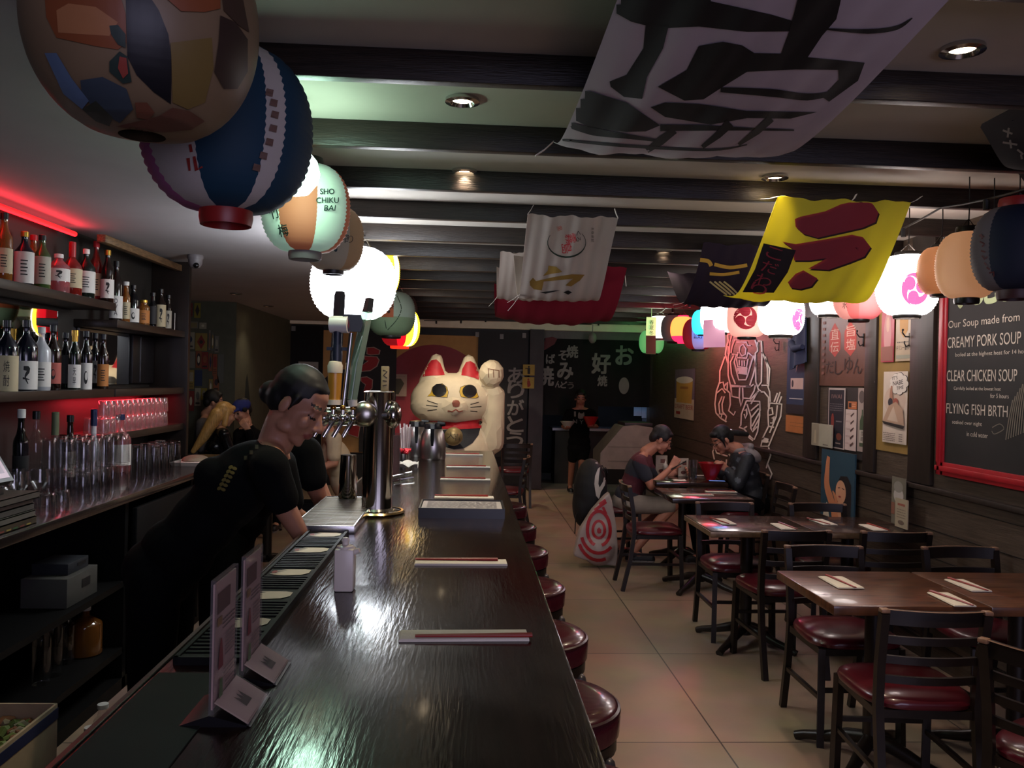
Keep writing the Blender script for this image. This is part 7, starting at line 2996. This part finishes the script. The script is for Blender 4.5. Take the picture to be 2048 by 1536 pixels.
# ---- server coming out of the kitchen
Y7 = 11.75
J = dict(pel=P(1158, 893, Y=Y7), neck=P(1160, 814, Y=Y7), head=P(1161, 797, Y=Y7), hf=(-.05, -.95, -.2), hu=(0, -.15, .98),
         shR=P(1138, 826, Y=Y7), shL=P(1183, 826, Y=Y7), elR=P(1127, 852, Y=Y7 + .02), elL=P(1193, 852, Y=Y7 + .02), wrR=P(1132, 856, Y=Y7 - .22), wrL=P(1180, 853, Y=Y7 - .24),
         hipR=P(1148, 900, Y=Y7), hipL=P(1168, 900, Y=Y7), knR=P(1144, 942, Y=Y7 + .05), knL=P(1164, 940, Y=Y7 - .15), anR=P(1140, 978, Y=Y7 + .2), anL=P(1160, 982, Y=Y7 - .05))
for k in 'RL':
    J['an' + k].z = .09
    J['toe' + k] = V((J['an' + k].x, J['an' + k].y - .12, .04))
J['knR'].z = J['knL'].z = .46
t, L, fr3 = figure('person', 'person in a black printed T-shirt carrying two bowls out of the kitchen', J, '8a5a48', m_hair, m_tee, m_trs, m_shoe, .009, .42, eyes='open', hairfn=hair_short, legs=.36, hands=dict(R=(V((.1, -.9, 0)), V((0, 0, 1)), V((-1, 0, 0)), .3), L=(V((-.1, -.9, 0)), V((0, 0, 1)), V((1, 0, 0)), .3)), female=True)
sh_ = [c for c in t.children if c.name.startswith('shirt')][0]
tr_ = BVHTree.FromPolygons([t.location + v.co for v in sh_.data.vertices], [list(p.vertices) for p in sh_.data.polygons])
f0 = eyecast(tr_)
a = Art()
wp = mat('print_white', '5e5a58', .8)
a.text('I', 1150, -828, 10, wp, 4).poly([(1156, -836), (1156, -828), (1158, -824), (1161, -827), (1165, -827), (1168, -824), (1169, -831), (1166, -837), (1160, -838)], wp)
a.text('N', 1150, -843, 8, wp, 8).text('Y', 1163, -844, 8, wp, 8)
g = G()
g.art(a, lambda u, v: (lambda r: None if r is None else (r[0] - t.location, r[1]))(f0(u, v)), .005, .0005, (4, 4))
g.out('shirt_print', t)


def bowl(name, label, p, r, h, m, foot=.4, fill=None):
    t = thing(name, label, 'bowl', p)
    g = G(m)
    g.lathe([(0, 0), (r * foot, 0), (r * foot, h * .08), (r * (foot + .12), h * .2), (r * .82, h * .72), (r, h), (r * .96, h), (r * .76, h * .7), (r * foot, h * .25), (0, h * .2)], 32)
    g.out('shell', t)
    if fill:
        g = G(fill)
        g.lathe([(r * .84, h * .8), (0, h * .82)], 24, cap=False)
        g.out('soup', t)
    return t


bowl('noodle_bowl', 'white bowl carried in the server\'s right hand', L['wrR'] + t.location + V((.01, -.10, .012)), .105, .085, mat('bowl_white', '8e8a84', .3), .4)
bowl('noodle_bowl', 'red bowl carried in the server\'s left hand', L['wrL'] + t.location + V((-.01, -.11, .012)), .11, .13, mat('bowl_red', '8a1418', .3), .4)

# ---- the man in stripes
Y8 = 7.46
Pm = lambda x, y, dy=0: P(x, y, Y=Y8 + dy)
J = dict(pel=Pm(1252, 1003), neck=Pm(1292, 905), head=Pm(1322, 880), hf=(.86, -.08, -.50), hu=(.50, 0, .86),
         shR=Pm(1278, 925, -.19), shL=Pm(1286, 920, .19), elR=Pm(1303, 972, -.22), elL=Pm(1320, 968, .20), wrR=Pm(1342, 936, -.12), wrL=Pm(1350, 945, .14),
         hipR=Pm(1256, 1008, -.10), hipL=Pm(1256, 1006, .10), knR=Pm(1345, 1012, -.13), knL=Pm(1345, 1010, .13), anR=Pm(1325, 1100, -.1), anL=Pm(1270, 1085, .15))
J['anR'] = V((1.52, Y8 - .12, .09))
J['anL'] = V((1.40, Y8 + .12, .09))
J['toeR'] = V((1.66, Y8 - .14, .04))
J['toeL'] = V((1.54, Y8 + .14, .04))


def stripes(L):
    ax = (L['neck'] - L['pel'])
    ln = ax.length
    ax = ax.normalized()

    def fn(p, n):
        k = (p - L['pel']).dot(ax) / ln
        return int(math.floor(k * 3.6 + .2)) % 2
    return fn


m_str1, m_str2 = mat('stripe_slate', '2f2f38', .85), mat('stripe_maroon', '54202a', .85)
t, L, (s, f, u, Rm) = figure('person', 'person with glasses in a maroon and slate striped T-shirt eating with chopsticks', J, 'b0735c', m_hairbr, m_str1, mat('shorts_grey', '8a7d72', .85, var=.15, bump=.2, bs=10), m_shoe, .0055, .30, hairfn=hair_short, legs=.46, hands=dict(R=(V((.55, .1, .75)), V((.2, .9, .1)), V((.5, 0, .6)), .9), L=(V((.7, -.3, .2)), V((.3, -.8, 0)), V((0, 0, 1)), .7)), shirt_mfn=stripes, shirt_mats=[m_str1, m_str2])
g = G(m_black)
A = lambda a_, b, z: L['head'] + s * a_ + f * b + u * z
for k in (-1, 1):
    pts = [A(k * .033 + .024 * math.cos(x), .098, .002 + .017 * math.sin(x)) for x in [2 * pi * i / 14 for i in range(15)]]
    g.sweep(pts, .0022, 6)
    g.sweep([A(k * .057, .096, .006), A(k * .078, .0, .004)], .002, 6)
g.sweep([A(-.01, .100, .004), A(.01, .100, .004)], .002, 6)
g.out('glasses', t)
g = G(m_black)
hw = L['wrR'] + t.location
tip = Pm(1340, 942, .02)
p0 = Pm(1358, 930, -.20)
c = thing('chopsticks', 'dark chopsticks held in the right hand of the striped guest', 'chopsticks', p0)
for dz in (0, .008):
    g = G(m_black)
    g.sweep([V((-.07, 0, -.045 + dz)), V((.0, 0, 0)), V((.065, 0, .04 - dz))], .004, 6)
    g.out('chopstick', c)

# ---- the woman opposite
Y9 = 7.40
Pw = lambda x, y, dy=0: P(x, y, Y=Y9 + dy)
J = dict(pel=Pw(1508, 1005), neck=Pw(1475, 898), head=Pw(1444, 880), hf=(-.84, -.12, -.52), hu=(-.52, 0, .85),
         shL=Pw(1495, 920, -.18), shR=Pw(1485, 915, .18), elL=Pw(1475, 970, -.20), elR=Pw(1460, 965, .2), wrL=Pw(1456, 940, -.10), wrR=Pw(1440, 945, .14),
         hipL=Pw(1504, 1006, -.1), hipR=Pw(1504, 1006, .1), knL=V((2.10, Y9 - .10, .50)), knR=V((2.10, Y9 + .10, .50)), anL=V((2.16, Y9 - .10, .09)), anR=V((2.16, Y9 + .1, .09)), toeL=V((2.02, Y9 - .12, .04)), toeR=V((2.02, Y9 + .12, .04)))


def hair_pony(g, A, E_, L):
    E_(A(0, -.022, .048), (.084, .096, .090))
    E_(A(0, -.060, .005), (.074, .056, .075))
    E_(A(0, .046, .082), (.062, .036, .030))
    g.caps(A(0, -.105, .02), A(0, -.16, -.02), .026, .03, 10)
    g.caps(A(0, -.16, -.02), A(0, -.235, -.08), .032, .022, 10)
    for k in (-1, 1):
        g.caps(A(k * .074, .02, .02), A(k * .070, .030, -.06), .014, .006, 8)


def mottled(L):
    def fn(p, n):
        v = math.sin(p.x * 61 + 3 * math.sin(p.z * 23)) + math.sin(p.z * 53 + 2 * math.sin(p.y * 31)) + math.sin(p.y * 47 + p.x * 19)
        return 1 if v > 1.25 else 0
    return fn


m_jk, m_jk2 = mat('jacket_dark', '1d1f24', .6, var=.3, ns=30, bump=.3, bs=20), mat('jacket_fleck', '4c5058', .6, var=.3)
t, L, (s, f, u, Rm) = figure('person', 'person with a ponytail in a dark mottled jacket bent over a red bowl', J, 'a8705a', m_hair, m_jk, m_trs, m_shoe, .0055, .94, hairfn=hair_pony, hands=dict(L=(V((-.8, -.05, .45)), V((-.2, .9, -.3)), V((-.3, 0, .9)), .7), R=(V((-.8, 0, .2)), V((0, -.9, 0)), V((0, 0, 1)), .5)), shirt_mfn=mottled, shirt_mats=[m_jk, m_jk2], female=True, girth=1.08)
g = G()
nk = L['neck']
for i in range(12):
    b0, b1 = R(-40 + i * 24), R(-16 + i * 24)
    c0 = nk + V((.045, 0, -.005))
    pt = lambda b: c0 + V((.075 * math.cos(b), .095 * math.sin(b), -.028 * math.cos(b) * -1 + .01))
    g.caps(pt(b0), pt(b1), .028, .028, 8)
g.ell(nk + V((.12, 0, -.06)), (.10, .14, .07), None, ry(.5))
g.caps(nk + V((.09, -.05, -.03)), nk + V((.13, 0, -.075)), .035, .035)
g.caps(nk + V((.09, .05, -.03)), nk + V((.13, 0, -.075)), .035, .035)
remesh(g, 'hood', t, [mat('hood_grey', '7a7270', .85, var=.1)], .009, 3)
g = G(m_black)
A = lambda a_, b, z: L['head'] + s * a_ + f * b + u * z
for k in (-1, 1):
    g.sweep([A(k * .033 + .024 * math.cos(x), .098, .0 + .017 * math.sin(x)) for x in [2 * pi * i / 14 for i in range(15)]], .0022, 6)
    g.sweep([A(k * .057, .096, .006), A(k * .078, .0, .004)], .002, 6)
g.sweep([A(-.01, .100, .004), A(.01, .100, .004)], .002, 6)
g.out('glasses', t)
g = G(m_chrome)
g.ell(L['head'] - f * .118 * 1 + u * .024, (.022, .022, .022))
g.out('hair_tie', t)
# what stands on their table
zt_ = .751
bp = P(1421, 966, Y=7.30)
bowl('noodle_bowl', 'large flared red noodle bowl before the guest with the ponytail', V((bp.x, 7.30, zt_)), .112, .155, mat('bowl_red2', '92161c', .3), .38, mat('soup', '7a4a30', .3))
t = thing('ladle_spoon', 'black spoon held over the red bowl by the ponytailed guest', 'spoon', Pw(1432, 926, -.08))
g = G(m_black)
g.sweep([(.045, 0, .03), (0, 0, 0), (-.03, 0, -.03)], [.006, .007, .009], 8)
g.out('handle', t)
g = G(m_black)
g.ell((-.036, 0, -.04), (.024, .018, .012), rot=ry(.7))
g.out('bowl', t)
pg = P(1386, 960, Y=7.22)
pg.z = zt_
t = thing('water_glass', 'tall clear water glass between the two diners', 'glass', pg)
g = G(g_clear)
g.lathe([(0, 0), (.034, 0), (.041, .185), (.038, .185), (.031, .012), (0, .012)], 24)
g.out('tumbler', t)
g = G(glass('water', 'd8e0e0', .02, .02, .4))
g.lathe([(.031, .013), (.035, .11), (0, .11)], 20)
g.out('water', t)
for (x0, x1, y0, y1, Yd, lab) in ((1357, 1376, 914, 951, 7.55, 'cream menu card standing behind the water glass'), (1312, 1334, 900, 940, 7.62, 'white menu card with a bowl picture by the striped guest')):
    fr, w_, h_ = onend(x0, x1, y0, y1, Yd)
    fr[0].z = zt_ + h_ / 2
    a = Art()
    a.ell(0, -h_ * .28, w_ * .25, h_ * .1, ink('5a2a24')).rect(-w_ * .1, h_ * .12, w_ * .3, h_ * .32, ink('6a4038'))
    a.lines(-w_ * .35, w_ * .35, h_ * .05, 3, h_ * .08, h_ * .02, ink('8a7a70'))
    sheet('table_card', lab, 'menu card', fr, w_, h_, ink('a89888'), a, .006)
t = thing('squeeze_bottle', 'small white bottle beside the white menu card', 'bottle', V((P(1306, 930, Y=7.6).x + .12, 7.62, zt_)))
g = G(m_cer)
g.lathe([(0, 0), (.022, 0), (.024, .09), (.02, .105), (0, .105)], 20)
g.out('body', t)
g = G(m_cer)
g.lathe([(.012, .105), (.010, .12), (.004, .15), (0, .15)], 16)
g.out('cap', t)
g = G(m_nap)
g.grid(lambda u, v: ((u - .5) * .11, (v - .5) * .09, .006 + .008 * abs(math.sin(4 * u + v)) * (1 - abs(2 * v - 1))), 10, 8, th=.003)
o = g.out('used_napkin')
o.location = V((P(1351, 960, Y=7.2).x + .03, 7.2, zt_))
tag(o, 'used white napkin at the corner of the diners\' table', 'napkin')
t = thing('mobile_phone', 'phone with a faint blue lit screen below the red bowl', 'phone', V((P(1434, 960, Y=7.18).x, 7.18, zt_)), R(80))
g = G(m_black)
g.box((0, 0, .004), (.07, .145, .008), bev=.002)
g.out('case', t)
g = G(mat('phone_screen', '20304a', .1, emit='7090e0', es=.35))
g.quad([(-.032, -.068, .0086), (.032, -.068, .0086), (.032, .068, .0086), (-.032, .068, .0086)])
g.out('screen', t)
g = G(m_nap)
g.box((0, 0, .004), (.08, .04, .008), bev=.002)
o = g.out('chopstick_sleeve')
o.location = P(1400, 952, Z=zt_)
tag(o, 'white paper sleeve lying left of the red bowl', 'paper')

# backpack hung on the man's chair
t = thing('backpack', 'black backpack with white curved patches hanging on the striped guest\'s chair', 'backpack', (1.13, 7.40, .30))
bag0 = P(1190, 1000, Y=7.42)
g = G()
g.ell((.0, 0, .30), (.155, .19, .32))
g.ell((-.07, 0, .20), (.09, .16, .20))
bk = remesh(g, 'sack', t, [mat('bag_black', '0d0d10', .7, var=.2, bump=.2, bs=12)], .014, 3)
tr_ = BVHTree.FromPolygons([t.location + v.co for v in bk.data.vertices], [list(p.vertices) for p in bk.data.polygons])
f0 = eyecast(tr_)
a = Art()
q = cr(1000, 640, 4.268)
a.poly(q((835, 1270), (855, 1255), (845, 1330), (840, 1400), (850, 1430), (880, 1380), (895, 1310), (908, 1340), (895, 1410), (860, 1470), (845, 1530), (820, 1500), (805, 1400), (812, 1330)), 0)
a.poly(q((810, 1220), (840, 1208), (875, 1215), (885, 1245), (860, 1235), (830, 1228)), 0)
g = G(mat('patch_white', 'b0a8a0', .7))
g.art(a, lambda u, v: (lambda r: None if r is None else (r[0] - t.location, r[1]))(f0(u, v)), .004, .0005, (5, 5))
g.out('patch', t)
g = G(m_black)
for y in (-.09, .09):
    g.sweep([(.08, y, .52), (.12, y, .545), (.14, y, .50)], 1, sec=(.03, .006))
    g.out('strap', t)
    g = G(m_black)
g.sweep([(-.10, -.1, .25), (-.14, -.1, .1), (-.145, -.1, -.05)], .005, 6)
g.out('strap', t)
# plastic shopping bag
pb = P(1193, 1128, Y=7.12)
t = thing('shopping_bag', 'white plastic bag with red concentric rings beside the striped guest\'s chair', 'bag', (pb.x, 7.12, .0))
kx = 7.12 / F
bag = lambda x, y: ((x - 1193) * kx, P(1193, y, Y=7.12).z)
out_ = [(1145, 1110), (1156, 1060), (1180, 1020), (1206, 990), (1214, 984), (1220, 1000), (1230, 1050), (1234, 1095), (1233, 1131), (1190, 1124), (1160, 1116)]
T = M(((1, 0, 0, 0), (0, 0, 1, 0), (0, 1, 0, 0), (0, 0, 0, 1)))
g = G()
prof = [bag(*p) for p in out_]
cxm = sum(p[0] for p in prof) / len(prof)
for z0, sx in ((-.10, .85), (-.05, 1), (.05, 1), (.10, .85)):
    pass
g.slab([(x, max(.012, z)) for x, z in prof][::-1], -.055, .055, None, T)
g.ell((cxm, 0, .16), (.15, .12, .15))
g.ell((cxm + .01, 0, .30), (.11, .09, .15))
bo = remesh(g, 'bag', t, [mat('bag_plastic', 'b0a09a', .4, var=.08, tl=.25, bump=.5, bs=9)], .010, 5)
tr_ = BVHTree.FromPolygons([t.location + v.co for v in bo.data.vertices], [list(p.vertices) for p in bo.data.polygons])
f0 = eyecast(tr_)
a = Art()
q = cr(1120, 820, 3.84)
c0 = (298, 925)
rr2 = mat('bag_red', '9a1c24', .5)
a.poly(q((285, 915), (300, 900), (318, 920), (315, 945), (298, 950), (285, 940)), rr2)


def arc(rx_, ry_, a0, a1, w_, dy=0):
    pts = [(c0[0] + rx_ * math.cos(R(x)), c0[1] + dy - ry_ * math.sin(R(x)) * (1.25 if math.sin(R(x)) > 0 else 1)) for x in range(a0, a1 + 1, 12)]
    a.stroke(q(*pts), w_, rr2)


arc(46, 58, 0, 360, 5.5)
arc(88, 118, -75, 250, 6.5)
arc(135, 165, 195, 318, 6.5, 10)
arc(165, 215, 205, 300, 6.5, 15)
a.stroke(q((265, 770), (355, 705)), 6, rr2).stroke(q((300, 725), (350, 690)), 5, rr2).stroke(q((330, 745), (355, 800)), 5, rr2)
g = G(rr2)
g.art(a, lambda u, v: (lambda r: None if r is None else (r[0] - t.location, r[1]))(f0(u, v)), .004, .0005, (5, 5))
g.out('printed_rings', t)
